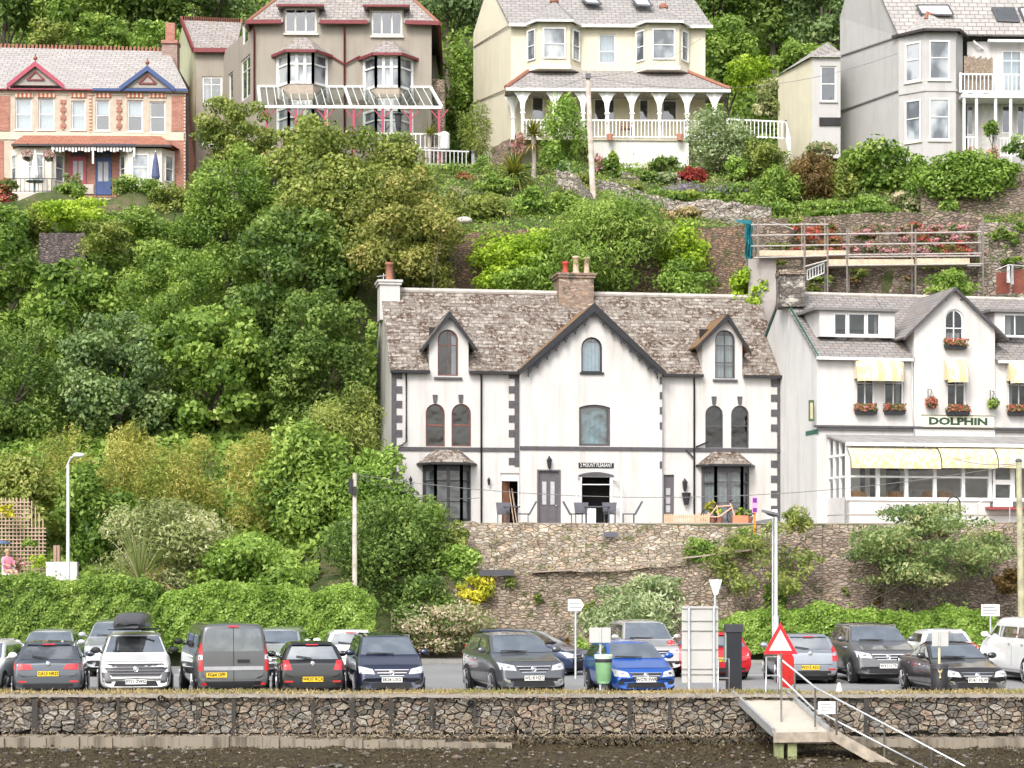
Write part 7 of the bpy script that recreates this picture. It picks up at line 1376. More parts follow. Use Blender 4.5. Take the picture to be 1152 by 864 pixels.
for a,b in(((-.52,-.05),(-.12,-.05)),((-.12,-.05),(-.2,.42)),((-.52,-.05),(-.2,.35)),((-.2,.35),(.36,.4)),((-.12,-.05),(.38,.3)),((.34,.5),(.52,-.05))):mb.tube([O_+V((a[0],0,a[1])),O_+V((b[0],0,b[1]))],.028,6)
mb.build('frame',ORN,bk);MB().ball(O_+V((-.22,0,.47)),.1,8,5,(1.4,.6,.4)).build('saddle',BLACK_TRIM,bk);MB().tube([O_+V((.34,0,.52)),O_+V((.32,-.1,.62)),O_+V((.42,-.22,.58))],.02,6).build('handlebar',BLACK_TRIM,bk)
for u,pal,l in((800,'yellow','tall yellow flowering pot plant at the end of the picket fence'),(808,'lime','yellow green pot plant behind the bicycle'),(834,'lime','leafy pot plant in the orange planter by the post'),(842,'blue','blue green pot plant by the orange post')):
 p=P(u,590,84.3);p.z=5.15;t2=thing('pot_plant',l,'plant',p);MB().lathe(p,[(.14,0),(.2,.3),(.17,.3)],10).build('pot',TERRAC,t2);q,t,_=blob_leaves(p.x,p.y,5.15+(.75 if u==800 else.5),.28,.25,.4 if u==800 else.22,7,160,.07,seed=int(u));fastmesh('foliage',q,160,LM(pal),t2,t)
mb=MB();a=P(833,590,84);mb.box(a.x-.3,a.x+.3,83.9,84.3,5.15,5.5);put(mb.build('planter_box',plain('orange plastic',(.65,.22,.12),.6)),'orange planter box at the right end of the terrace','planter')
th=thing('estate_agent_board','pink and purple board on an orange post at the terrace edge','sign',V((P(849,600,83).x,83,5)));x=P(849,0,82.9).x
MB().box(x-.04,x+.04,82.9,82.96,Z(604,83),Z(575,83)).build('post',plain('orange post',(.85,.25,.04),.6),th)
bd=MB().box(x-.11,x+.11,82.84,82.89,Z(577,83),Z(559,83)).build('board',plain('pale pink board',(.75,.35,.55),.5),th);mb=MB()
for v0,v1 in((560.5,565.5),(571.5,576)):mb.box(x-.08,x+.08,82.825,82.839,Z(v1,83),Z(v0,83))
mb.build('board_panel',plain('purple',(.16,.03,.28),.5),bd)
mb=MB();p=P(862,592,84.6);mb.hexa([p+V(q)for q in((-.5,-.3,-.3),(.35,-.3,-.3),(.35,.3,-.3),(-.5,.3,-.3),(-.45,-.25,.2),(.3,-.25,.32),(.3,.25,.32),(-.45,.25,.2))]);put(mb.build('storage_box',plain('grey box',(.16,.16,.17),.7)),'low grey storage box at the foot of the white house corner','box')
CARGLASS=None
def carglass(k):
 t=NT('car glass');g=t.n('ShaderNodeBsdfGlossy');g.inputs['Roughness'].default_value=.03;g.inputs['Color'].default_value=(.9,.95,.97,1)
 d=t.n('ShaderNodeBsdfDiffuse');t.l(t.mix(t.ramp(t.noise(t.pos(),2.2,3),[(.42,0.),(.62,1.)]),(.02,.022,.024),(.10,.11,.115)),d.inputs[0]);m=t.n('ShaderNodeMixShader');m.inputs[0].default_value=k;t.l(d.outputs[0],m.inputs[1]);t.l(g.outputs[0],m.inputs[2]);return t.done(m)
CARGLASS=carglass(.62);REARGL=carglass(.2)
RUB=plain('tyre rubber',(.018,.018,.019),.85);ALLOY=plain('alloy',(.5,.5,.52),.3,.7);TRIM=plain('black plastic trim',(.025,.025,.027),.55);CHROME=plain('chrome',(.75,.76,.78),.15,.95,var=.02)
LENS=plain('headlamp lens',(.62,.64,.66),.08,.3,var=.25,scale=14,coat=1);REDL=plain('tail lamp red',(.55,.02,.025),.15,0,var=.25,scale=12,coat=1);ORL=plain('amber lens',(.8,.25,.02),.2,coat=1)
PLW=plain('white plate',(.78,.78,.74),.4,var=.02);PLY=plain('yellow plate',(.80,.55,.03),.4,var=.02);INK=plain('plate ink',(.02,.02,.02),.6)
carglass_mid=carglass(.38)
def paint(name,c,metal=.35):return plain('paint '+name,c,.28,metal,.05,2,0,.5,1)
def prof(pts,y):
 return float(np.interp(y,[p[0]for p in pts],[p[1]for p in pts]))
KIND={'hatch':(3.95,1.74,1.47,.78,(.95,.97),1.75,3.45,(.22,.98),.2),'estate':(4.8,1.84,1.47,.76,(1.3,.95),2.15,4.15,(.22,.98),.19),'saloon':(4.6,1.82,1.45,.78,(1.3,.96),2.1,3.55,(.75,1.02),.19),'mpv':(4.4,1.80,1.64,.86,(.85,1.07),1.65,4.0,(.2,1.05),.2),'suv':(4.45,1.88,1.66,.95,(1.15,1.12),1.95,3.95,(.25,1.15),.24),'bigsuv':(4.8,1.94,1.74,1.0,(1.25,1.2),2.0,4.2,(.25,1.2),.26),'boxsuv':(4.4,1.81,1.76,.98,(1.15,1.14),1.85,4.1,(.12,1.15),.26),'van':(5.0,1.96,1.95,1.05,(.7,1.28),1.5,4.92,(.05,1.2),.24),'cabrio':(4.7,1.79,1.40,.76,(1.45,.94),2.25,2.95,(.95,1.0),.17),}
def car(name,label,kind,u,Yn,yaw,col,rear=False,plate=None,pcol=None,grp=None,det=(),badge=True,cname='car',lights='std'):
 """near end centred on pixel column u at depth Yn, turned by yaw degrees; rear=True shows the tail"""
 L,W,H,zh,(yc,zc),yf,yr,(dr,zb),cl=KIND[kind];hw=W/2
 a=math.radians(yaw+(180 if rear else 0));Rm=Matrix.Rotation(a,3,'Z')
 near=V((X(u,Yn),Yn,0));cen=near+Matrix.Rotation(math.radians(yaw),3,'Z')@V((0,L/2,0))
 root=thing(name,label,cname,cen,grp);root.rotation_euler=(0,0,a)
 root['_o']=(0,0,0)
 top=[(0,.52),(.02,.62),(.07,zh-.1),(.2,zh),(yc,zc),(yf,H-.05),((yf+yr)/2,H),(yr,H-.05),(L-dr,zb),(L-.05,zb-.06),(L-.015,zb-.28),(L,.55)]
 if kind=='van':top=[(0,.55),(.03,.85),(.12,zh-.05),(yc,zc),(yf,H-.04),(2.2,H),(4.8,H),(4.9,H-.05),(L-.04,zb),(L-.02,.7),(L,.5)]
 ys=sorted(set([round(p[0],3)for p in top]+[0,.012,.04,.12,.3,.5,.75,1.0,1.2,1.5,1.75,2.0,2.4,2.8,3.2,3.5,3.8]+[L-q for q in(1.0,.7,.45,.3,.15,.08,.03)]));ys=[y for y in ys if 0<=y<=L]
 rows=[];roofh=max(.05,H-zc)
 for y in ys:
  zt=prof(top,y);ef=max(0,1-y/.6);er=max(0,1-(L-y)/.5);w=hw*(1-.13*ef**2.4-.09*er**2.4)
  z0=cl+.06*ef**4+.08*er**3;bl=min(zt-.02,prof([(0,zh-.12),(yc,zc-.04),(L,zb-.02)],y));h=zt-bl;fr=max(0,min(1,h/roofh));rw=w*(.90-(.15 if kind!='van' else.07)*fr)
  sec=[(0,z0),(w*.8,z0),(w*.96,z0+.05),(w,z0+.2),(w*1.0,z0+(bl-z0)*.6),(w*.985,bl-.05),(w*.945,bl),((w*.93+rw)/2 if fr>.1 else w*.92,bl+h*.45),(rw+.0,zt-.09*fr),(rw*.93,zt-.025*fr),(rw*.6,zt),(0,zt+.015)]
  rows.append([(x,y-L/2,z)for x,z in sec])
 mb=MB();m=len(rows[0]);full=[]
 for r in rows:full.append([(-x,y,z)for x,y,z in r[::-1]][:-1]+r)
 k=len(full[0])
 for r in full:mb.v+=r
 for j in range(len(full)-1):
  for i in range(k):mb.f.append((j*k+i,j*k+(i+1)%k,(j+1)*k+(i+1)%k,(j+1)*k+i))
 mb.f.append(tuple(range(k)));mb.f.append(tuple((len(full)-1)*k+i for i in range(k)))
 body=mb.build('body',col,root,True)
 sb=body.modifiers.new('smooth','SUBSURF');sb.levels=1;sb.render_levels=1
 bpy.context.view_layer.update();dg=bpy.context.evaluated_depsgraph_get();ev=body.evaluated_get(dg);me=bpy.data.meshes.new_from_object(ev)
 bvh=BVHTree.FromPolygons([v.co for v in me.vertices],[tuple(p.vertices)for p in me.polygons]);body.modifiers.clear();old=body.data;body.data=me;bpy.data.meshes.remove(old);me.materials.clear();me.materials.append(col);me.polygons.foreach_set('use_smooth',[True]*len(me.polygons))
 def cast(ax,p,q):
  o,d={'F':(V((p,-6,q)),V((0,1,0))),'B':(V((p,6,q)),V((0,-1,0))),'L':(V((-4,p,q)),V((1,0,0))),'R':(V((4,p,q)),V((-1,0,0))),'T':(V((p,q,5)),V((0,0,-1)))}[ax]
  h=bvh.ray_cast(o,d)
  if h[0]is None:h=bvh.find_nearest(o+d*5)
  return h[0],h[1]if h[1].dot(d)<0 else-h[1]
 def patch(nm,ax,c,mt,parent=None,off=.008,nu=6,nv=4,lift=0):
  """c: four corners in the projection plane, in order"""
  mb=MB();g=[]
  for j in range(nv+1):
   for i in range(nu+1):
    s,t=i/nu,j/nv;p=(c[0][0]*(1-s)+c[1][0]*s)*(1-t)+(c[3][0]*(1-s)+c[2][0]*s)*t;q=(c[0][1]*(1-s)+c[1][1]*s)*(1-t)+(c[3][1]*(1-s)+c[2][1]*s)*t
    h,n=cast(ax,p,q);g.append(tuple(h+n*off))
  mb.v=g;w_=nu+1;mb.f=[(j*w_+i,j*w_+i+1,(j+1)*w_+i+1,(j+1)*w_+i)for j in range(nv)for i in range(nu)]
  return mb.build(nm,mt,parent or root,True)
 tw=lambda z:hw*(.90-(.15 if kind!='van' else.07)*max(0,min(1,(z-zc)/roofh)))
 zr=H-.09;ib=.07
 fx0,fx1=tw(zc)-.06,tw(H)-.07
 patch('windscreen','F',[(-fx0,zc+.04),(fx0,zc+.04),(fx1,zr-.0),(-fx1,zr-.0)],CARGLASS,nu=10,nv=8)
 rzt=H-.13;patch('rear_window','B',[(-fx0+.04,zb+.03),(fx0-.04,zb+.03),(fx1-.05,rzt),(-fx1+.05,rzt)],REARGL if kind in('van','estate')else carglass_mid,nu=10,nv=6)
 zs0=max(zc,zb)+.02;zs1=H-.16
 for ax in 'LR':
  yy=[(yc+(yf-yc)*.32,yf+.12),((yf+yr)/2-.25,(yf+yr)/2-.25),((yf+yr)/2-.17,(yf+yr)/2-.17),(yr+(L-dr-yr)*.45,yr-.12)]
  cc=L/2
  if kind=='van':
   for q0,q1,q2,q3 in((1.0,1.75,1.75,1.5),(1.9,3.2,3.2,1.9),(3.35,4.7,4.7,3.35)):patch('side_window',ax,[(q0-cc,zc+.05),(q1-cc,zc+.05),(q2-cc,H-.3),(q3-cc,H-.3)],CARGLASS,off=.012)
  elif kind=='cabrio':patch('side_window',ax,[(yc+.25-cc,zc+.04),(yr+.35-cc,zc+.06),(yr-.05-cc,zs1+.02),(yf+.05-cc,zs1+.02)],CARGLASS,off=.012)
  else:
   patch('side_window',ax,[(yy[0][0]-cc,zs0),(yy[1][0]-cc,zs0),(yy[1][1]-cc,zs1),(yy[0][1]-cc,zs1)],CARGLASS,off=.012)
   patch('side_window',ax,[(yy[2][0]-cc,zs0),(yy[3][0]-cc,zs0),(yy[3][1]-cc,zs1),(yy[2][1]-cc,zs1)],CARGLASS,off=.012)
  ymid=(yf+yr)/2-.2-cc
  for yd in(yc+.25-cc,ymid,(L-dr-.35)-cc):
   patch('door_gap',ax,[(yd,.32),(yd+.014,.32),(yd+.014,zc-.03),(yd,zc-.03)],TRIM,nu=1,nv=5,off=.006)
  patch('sill_trim',ax,[(.75-cc,cl+.03),(L-.8-cc,cl+.03),(L-.8-cc,cl+.14),(.75-cc,cl+.14)],TRIM,nu=4,nv=1)
  for yd in(ymid-.28,ymid+.75):patch('door_handle',ax,[(yd,zc-.17),(yd+.18,zc-.17),(yd+.18,zc-.14),(yd,zc-.14)],CHROME if 'dark' not in det else col,nu=1,nv=1,off=.03)
  sg=-1 if ax=='L' else 1;mm=MB();mm.ball((sg*(hw+.1),yc+.35-cc,zc+.1),.12,10,6,(1.1,.5,.72));mm.bar((sg*(hw-.09),yc+.38-cc,zc+.02),(sg*(hw+.03),yc+.36-cc,zc+.08),.05);mo=mm.build('wing_mirror',col if 'trimmir' not in det else TRIM,root,True)
 wr=.31+(.04 if 'suv' in kind or kind=='van' else 0)
 for yw in(.82,L-.85):
  for sg in(-1,1):
   c=V((sg*(hw-.09),yw-L/2,wr));ar=MB();n_=20
   ar.poly([(sg*(hw+.004),c.y+(wr+.07)*math.cos(t),c.z+.01+(wr+.07)*math.sin(t))for t in np.linspace(0,math.pi,n_)]+[(sg*(hw+.004),c.y-wr-.07,.22),(sg*(hw+.004),c.y+wr+.07,.22)]);ar.build('wheel_arch',TRIM,root)
   wl=MB().lathe(c,[(wr-.06,-.11),(wr-.01,-.1),(wr,-.05),(wr,.06),(wr-.01,.1),(wr-.07,.12)],24,(sg,0,0)).build('wheel',RUB,root,True)
   rm_=MB();
   for q in range(5):
    t=q*2*math.pi/5+yw;rm_.bar(c+V((sg*.125,0,0)),c+V((sg*.12,(wr-.08)*math.cos(t),(wr-.08)*math.sin(t))),.07,.03)
   rm_.lathe(c,[(wr-.09,.1),(wr-.06,.125),(wr-.075,.13),(wr-.1,.105)],24,(sg,0,0));rm_.build('rim',ALLOY,wl)
 ar=MB();ar.box(-hw*.8,hw*.8,-L/2+.25,L/2-.25,cl-.08,cl+.05);ar.build('underbody',TRIM,root)
 g0,g1=.30,.42
 if kind!='van':
  patch('lower_grille','F',[(-hw*.62,cl+.08),(hw*.62,cl+.08),(hw*.55,cl+.22),(-hw*.55,cl+.22)],TRIM,nu=8,nv=2)
  zg0,zg1=zh-.27,zh-.12
  if 'widegrille' in det:gq=[(-hw*.66,zg0-.1),(hw*.66,zg0-.1),(hw*.97,zg1+.06),(-hw*.97,zg1+.06)]
  else:gq=[(-hw*.36,zg0),(hw*.36,zg0),(hw*.50,zg1),(-hw*.50,zg1)]
  go=patch('grille','F',gq,plain('grille mesh',(.045,.045,.05),.4,.3,var=.6,scale=40),nu=10,nv=3,off=.012)
  for t in((.0,.5,1.0)if 'widegrille' not in det else(.0,.25,.5,.75,1.)):
   c0=[gq[0][0]+(gq[3][0]-gq[0][0])*t,gq[0][1]+(gq[3][1]-gq[0][1])*t];patch('grille_bar','F',[(c0[0],c0[1]-.008),(-c0[0],c0[1]-.008),(-c0[0],c0[1]+.008),(c0[0],c0[1]+.008)],CHROME if 'widegrille' not in det else plain('satin grille bar',(.22,.22,.23),.3,.5),go,nu=8,nv=1,off=.02)
  for sg in(-1,1):
   if 'lowlights' in det:
    patch('headlight','F',[(sg*hw*.66,zh-.5),(sg*hw*.90,zh-.52),(sg*hw*.93,zh-.27),(sg*hw*.74,zh-.25)],plain('smoked lens',(.12,.12,.13),.1,.4,coat=1),nu=4,nv=4,off=.012)
   else:
    hl=patch('headlight','F',[(sg*hw*.50,zh-.23),(sg*hw*.93,zh-.20),(sg*hw*.95,zh-.02),(sg*hw*.56,zh-.10)],LENS,nu=6,nv=4,off=.012)
    p,n=cast('F',sg*hw*.74,zh-.14);MB().lathe(p+V((0,-.005,0)),[(.055,0),(.05,.012),(.02,.014)],12,(0,-1,0)).build('lamp_reflector',CHROME,hl)
   patch('fog_lamp_recess','F',[(sg*hw*.66,cl+.16),(sg*hw*.86,cl+.16),(sg*hw*.84,cl+.27),(sg*hw*.70,cl+.25)],TRIM if 'silverlip' not in det else CHROME,nu=3,nv=2)
  if badge:p,n=cast('F',0,(zg0+zg1)/2+.01);MB().lathe(p+V((0,.0,0)),[(.075,0),(.075,.03),(.06,.035),(.055,.02),(.03,.02),(.02,.03)],18,(0,-1,0)).build('round_badge',CHROME,root,True)
  patch('hood_gap','F',[(-hw*.8,zh-.0),(hw*.8,zh-.0),(hw*.8,zh+.008),(-hw*.8,zh+.008)],TRIM,nu=10,nv=1,off=.004)
 else:
  patch('grille','F',[(-.5,.72),(.5,.72),(.55,.86),(-.55,.86)],TRIM,nu=8,nv=2);[patch('headlight','F',[(s*.62,.78),(s*.9,.78),(s*.92,1.02),(s*.7,.98)],LENS,nu=4,nv=3)for s in(-1,1)]
 for sg in(-1,1):
  pts=[cast('F',sg*.04+.1*(sg>0)+sg*.25*0-t,zc+.05+.03*abs(t))for t in(0,.55)]
  MB().tube([h+n*.03 for h,n in pts],.012,4).build('wiper',TRIM,root)
 if kind=='van':
  for sg in(-1,1):
   tl=patch('tail_light','B',[(sg*hw*.83,.72),(sg*hw*.925,.72),(sg*hw*.90,1.45),(sg*hw*.83,1.45)],REDL,nu=2,nv=6,off=.015)
   patch('lamp_band','B',[(sg*hw*.83,1.02),(sg*hw*.92,1.02),(sg*hw*.915,1.14),(sg*hw*.83,1.14)],LENS,tl,nu=2,nv=1,off=.022);patch('reflector','B',[(sg*.62,.36),(sg*.82,.36),(sg*.82,.41),(sg*.62,.41)],REDL,nu=2,nv=1,off=.02)
  patch('door_split','B',[(-.008,.42),(.008,.42),(.008,1.85),(-.008,1.85)],TRIM,nu=1,nv=8,off=.012);patch('rear_bumper','B',[(-hw*.95,.3),(hw*.95,.3),(hw*.95,.45),(-hw*.95,.45)],TRIM,nu=8,nv=2,off=.03)
  patch('brake_light','B',[(-.13,H-.09),(.13,H-.09),(.13,H-.05),(-.13,H-.05)],REDL,nu=2,nv=1,off=.03);patch('rubbing_band','B',[(-.78,.74),(.78,.74),(.78,.84),(-.78,.84)],plain('pale grey trim',(.36,.36,.38),.4),nu=6,nv=1,off=.014);patch('door_latch','B',[(-.42,.93),(-.1,.93),(-.1,1.02),(-.42,1.02)],TRIM,nu=2,nv=1,off=.03)
 else:
  for sg in(-1,1):
   if lights=='wide':q=[(sg*hw*.42,zb-.22),(sg*hw*.93,zb-.24),(sg*hw*.93,zb-.07),(sg*hw*.50,zb-.09)]
   elif lights=='tall':q=[(sg*hw*.74,zb-.3),(sg*hw*.93,zb-.3),(sg*hw*.86,zb+.2),(sg*hw*.74,zb+.05)]
   else:q=[(sg*hw*.62,zb-.24),(sg*hw*.93,zb-.24),(sg*hw*.94,zb-.0),(sg*hw*.72,zb-.0)]
   patch('tail_light','B',q,REDL,nu=4,nv=3,off=.018);patch('reflector','B',[(sg*hw*.6,.42),(sg*hw*.85,.42),(sg*hw*.85,.46),(sg*hw*.6,.46)],REDL,nu=2,nv=1,off=.012)
  patch('tailgate_gap','B',[(-hw*.72,.58),(hw*.72,.58),(hw*.72,.592),(-hw*.72,.592)],TRIM,nu=6,nv=1,off=.006);patch('rear_valance','B',[(-hw*.7,cl+.08),(hw*.7,cl+.08),(hw*.7,cl+.2),(-hw*.7,cl+.2)],TRIM,nu=8,nv=2,off=.012)
  patch('spoiler','B',[(-fx1+.05,H-.11),(fx1-.05,H-.11),(fx1-.07,H-.06),(-fx1+.07,H-.06)],col,nu=6,nv=1,off=.05);patch('brake_light','B',[(-.16,H-.12),(.16,H-.12),(.16,H-.095),(-.16,H-.095)],REDL,nu=2,nv=1,off=.055)
  a_,b_=cast('B',.02,zb+.03),cast('B',.42,zb+.1);MB().tube([a_[0]+a_[1]*.04,b_[0]+b_[1]*.04],.016,5).build('rear_wiper',TRIM,root)
  if badge:p,n=cast('B',0,zb-.07);MB().lathe(p,[(.06,0),(.06,.03),(.03,.03)],16,(0,1,0)).build('round_badge',CHROME,root,True)
 if plate:
  zp={'F':cl+.29 if 'lowplate' not in det else cl+.2,'B':(zb-.33 if kind!='van' else.62)}
  if 'bplate' in det:zp['B']=.5
  ax='B' if rear else 'F';sg=1 if rear else-1;px=(-.45*-1 if kind=='van' else 0)*(1 if rear else 0);p,n=cast(ax,px,zp[ax]);yy=p.y+sg*.02
  pl=MB().box(px-.27,px+.27,min(yy,yy+sg*.012),max(yy,yy+sg*.012),zp[ax]-.065,zp[ax]+.065).build('number_plate',PLY if rear else PLW,root)
  textmesh(plate,.085,'registration',INK,pl,((px,yy+sg*.0125,zp[ax]),(-sg,0,0),(0,0,1)),.003,.003,.88)
 if 'rails' in det:
  for sg in(-1,1):h0,h1=cast('T',sg*(tw(H)-.03),yf+.1-L/2),cast('T',sg*(tw(H)-.03),yr-L/2);MB().tube([h0[0],h0[0]+V((0,.1,.06)),h1[0]+V((0,-.1,.06)),h1[0]],.02,6).build('roof_rail',ALLOY,root,True)
 if 'soft' in det:patch('fabric_roof','T',[(-tw(H)+.06,yf+.1-L/2),(tw(H)-.06,yf+.1-L/2),(tw(H)-.0,L-dr-L/2-.1),(-tw(H)+.0,L-dr-L/2-.1)],TRIM,nu=8,nv=8,off=.012)
 del root['_o']
 return root
P_=paint
FR,BKR='cars parked nose to the river wall','cars parked against the hedges'
car('parked_car','white car mostly cut off by the left edge','hatch',-40,56.2,0,P_('white',(.78,.78,.78),0),False,None,grp=FR)
car('parked_car','dark blue grey estate car seen from behind, orange number plate','estate',54,56.0,10,P_('slate blue',(.075,.09,.11)),True,'CA13 NKD',grp=FR,lights='wide',det=('rails',))
car('parked_car','silver saloon facing out behind the dark estate car','saloon',49,66.6,6,P_('silver',(.5,.52,.53)),False,None,grp=BKR)
car('parked_car','tall silver car half hidden behind the white car with roof box','bigsuv',128,67,8,P_('silver grey',(.42,.44,.45)),False,None,grp=BKR)
wc=car('parked_car','white crossover car with a broad grille and black roof box','suv',153,56.0,11,P_('bright white',(.82,.82,.82),0),False,'FY21 ZWG',grp=FR,det=('widegrille','lowlights','rails','lowplate','trimmir'))
car('parked_van','grey passenger van seen from behind with twin rear doors','van',263,56.0,14,P_('grey',(.11,.115,.12)),True,'FG64 OPP',grp=None,cname='van',det=('trimmir',))
car('parked_car','pale silver car roof showing right of the grey van','estate',304,67.5,0,P_('silver',(.5,.52,.53)),False,None,grp=BKR)
car('parked_car','small black hatchback seen from behind with round red lamps','hatch',352,56.1,9,P_('black',(.018,.018,.02)),True,'WK07 RCX',grp=FR,det=('bplate',))
car('parked_car','white car seen from behind between black hatchback and navy people carrier','hatch',396,67.0,8,P_('bright white',(.82,.82,.82),0),True,None,grp=BKR)
car('parked_car','navy blue people carrier facing the river','mpv',441,56.0,9,P_('navy',(.016,.022,.055)),False,'EK04 UXG',grp=FR,det=('rails',))
car('parked_car','dark grey compact crossover facing the river with slim chrome grille','suv',601,56.1,15,P_('graphite',(.09,.095,.105)),False,'WL18 HZC',grp=FR,det=('silverlip',))
car('parked_car','dark blue hatchback parked side on before the stone wall','hatch',656,68.2,62,P_('dark blue',(.02,.035,.09)),False,None,grp=BKR)
car('parked_car','bright blue hatchback facing the river behind green bin','hatch',727,56.0,11,P_('vivid blue',(.012,.10,.46),.3),False,'WG70 EWR',grp=FR,det=('dark',))
car('parked_car','silver boxy off roader behind the bright blue hatchback','boxsuv',738,66.5,8,P_('champagne silver',(.48,.48,.47)),False,None,grp=BKR)
car('parked_car','red hatchback seen from behind beyond the big white sign','hatch',817,64.8,12,P_('red',(.5,.012,.02),.1),True,'WJ58 KUD',grp=BKR)
car('parked_car','grey blue hatchback seen from behind right of the warning triangle','hatch',912,62.8,2,P_('blue grey',(.28,.31,.35)),True,'WX15 ADU',grp=BKR,det=('bplate',),lights='tall')
car('parked_car','large dark grey off roader facing out under the hedge','bigsuv',1000,62.6,3,P_('dark grey',(.12,.12,.125)),False,'WX11 LTN',grp=BKR,det=('rails',))
car('parked_car','white coupe seen behind the black convertible','saloon',1072,68,2,P_('bright white',(.82,.82,.82),0),True,None,grp=BKR)
car('parked_car','black convertible with fabric roof facing the river','cabrio',1100,56.4,6,P_('black brown',(.03,.026,.026)),False,'EO61 HLW',grp=FR,det=('soft','silverlip'))
car('parked_van','white passenger van cut off by the right edge','van',1202,62.5,8,P_('bright white',(.82,.82,.82),0),True,None,grp=None,cname='van')
rb=thing('roof_box','black roof box strapped on bars above the white crossover','roof box',(X(150,58),58.1,1.72));rx=X(153,56)-math.sin(math.radians(11))*2.2;PB=plain('roof box plastic',(.07,.07,.075),.35,coat=.4)
mb=MB();n=12
prof_=[(-.92,.3,.08),(-.85,.4,.2),(-.5,.43,.34),(.3,.43,.36),(.8,.38,.28),(.95,.28,.1)];rings=[]
for y,hw_,h in prof_:rings.append([(rx-.05+hw_*math.copysign(abs(math.cos(t))**.4,math.cos(t)),58.3+y,1.86+max(-.06,h*math.sin(t)**.45 if math.sin(t)>0 else-.1*abs(math.sin(t))))for t in np.linspace(0,2*math.pi,16,endpoint=False)])
for r in rings:mb.v+=r
for j in range(len(rings)-1):
 for i in range(16):mb.f.append((j*16+i,j*16+(i+1)%16,(j+1)*16+(i+1)%16,(j+1)*16+i))
mb.f+=[tuple(range(16)),tuple((len(rings)-1)*16+i for i in range(16))];mb.build('shell',PB,rb,True)
for y in(57.9,58.8):MB().bar((rx-.68,y,1.75),(rx+.62,y,1.75),.06,.03).build('roof_bar',TRIM,rb)
WS=plain('sign back grey',(.48,.48,.46),.5,.0,.06,2)
def post(x,y,z0,z1,r,m,p,n='post'):return MB().tube([(x,y,z0),(x,y,z1)],r,8).build(n,m,p,True)
Y=55.3;x0,x1=X(767,Y),X(808,Y);th=thing('sign_back','big pale ribbed back of a parking sign on two posts','sign',((x0+x1)/2,Y,0));MB().box(x0,x1,Y,Y+.03,Z(768,Y),Z(682,Y)).build('panel',WS,th)
mb=MB()
for v in(684,698,709,730,752,758):mb.box(x0,x1,Y-.03,Y,Z(v+.8,Y),Z(v,Y))
mb.build('rail',plain('rail grey',(.35,.34,.33),.5,.3),th)
for u in(775,803):post(X(u,Y),Y-.06,0,Z(683,Y),.035,GALV,th)
Y=58.5;th=thing('notice_sign','small white tapering notice board on a post above the pale sign back','sign',(X(805,Y),Y,0));post(X(804.5,Y),Y+.03,0,Z(653,Y),.035,GALV,th);mb=MB();mb.prism([P(797.5,652,Y),P(812.5,652,Y),P(807.5,669,Y),P(803,669,Y)],(0,.02,0));bd=mb.build('board',WHITE_P,th)
textmesh('THE\nQUAY',.09,'lettering',plain('grey print',(.35,.35,.37),.6),bd,(P(805,659,Y-.002),(1,0,0),(0,0,1)),.004)
Y=55.4;th=thing('pay_machine','tall black parking pay machine post beside the boat steps','machine',(X(826,Y),Y,0));x=X(826,Y);MB().box(x-.19,x+.2,Y,Y+.32,0,Z(711,Y)).build('cabinet',plain('machine black',(.022,.024,.03),.45,var=.15),th);MB().box(x-.23,x+.24,Y-.03,Y+.36,Z(711,Y),Z(702.5,Y)).build('cap',plain('machine cap',(.05,.052,.06),.5),th);MB().box(x-.235,x-.195,Y+.05,Y+.3,Z(745,Y),Z(712,Y)).build('side_panel',plain('dull green panel',(.3,.38,.33),.5),th)
Y=55.1;th=thing('warning_sign','red bordered triangular warning sign on a rail post at the steps','sign',(X(878,Y),Y,0));A_,B_,C_=P(878,700,Y),P(858.5,736,Y),P(897.5,736,Y)
cc=(A_+B_+C_)/3;MB().prism([A_,B_,C_],(0,.02,0)).build('triangle',plain('sign red',(.62,.03,.04),.4),th);q=[cc+(p-cc)*.66+V((0,-.006,0))for p in(A_,B_,C_)];MB().prism(q,(0,.004,0)).build('triangle_face',plain('sign face',(.62,.64,.62),.4),th);post(X(878,Y),Y+.05,0,A_.z-.2,.035,GALV,th)
Y=56.2;th=thing('lifebuoy_housing','upright bright red lifebuoy housing behind the warning triangle','lifebuoy',(X(884,Y),Y,0));x=X(886,Y);pts=[(-.17,.3),(.06,.25),(.17,.42),(.17,1.05),(.12,1.15),(-.14,1.15),(-.17,1.05)];MB().prism([(x+a,Y,b)for a,b in pts],(0,.22,0)).build('case',plain('rescue red',(.62,.03,.025),.45),th);MB().box(x-.27,x-.2,Y-.02,Y+.01,.1,1.2).build('edge',plain('faded red',(.6,.3,.28),.6),th)
Y=55.6;th=thing('litter_bin','light green litter bin on a post with dark hooped rim','bin',(X(679,Y),Y,0));c=P(679,770,Y);LG=plain('bin green',(.20,.38,.19),.5)
MB().lathe(V((c.x,c.y,0)),[(.15,.42),(.19,.5),(.22,Z(745,Y)),(.22,Z(744,Y)),(.1,Z(744,Y))],18).build('body',LG,th,True);MB().lathe(V((c.x,c.y,0)),[(.225,Z(745,Y)),(.225,Z(741,Y)),(.2,Z(741,Y))],18).build('collar',TRIM,th,True);MB().lathe(V((c.x,c.y,0)),[(.23,Z(741,Y)),(.25,Z(739,Y)),(.24,Z(736.5,Y)),(.17,Z(736,Y)),(.15,Z(739,Y))],18).build('rim',plain('pale rim',(.5,.6,.5),.5),th,True);post(c.x,c.y+.1,0,.5,.04,GALV,th)
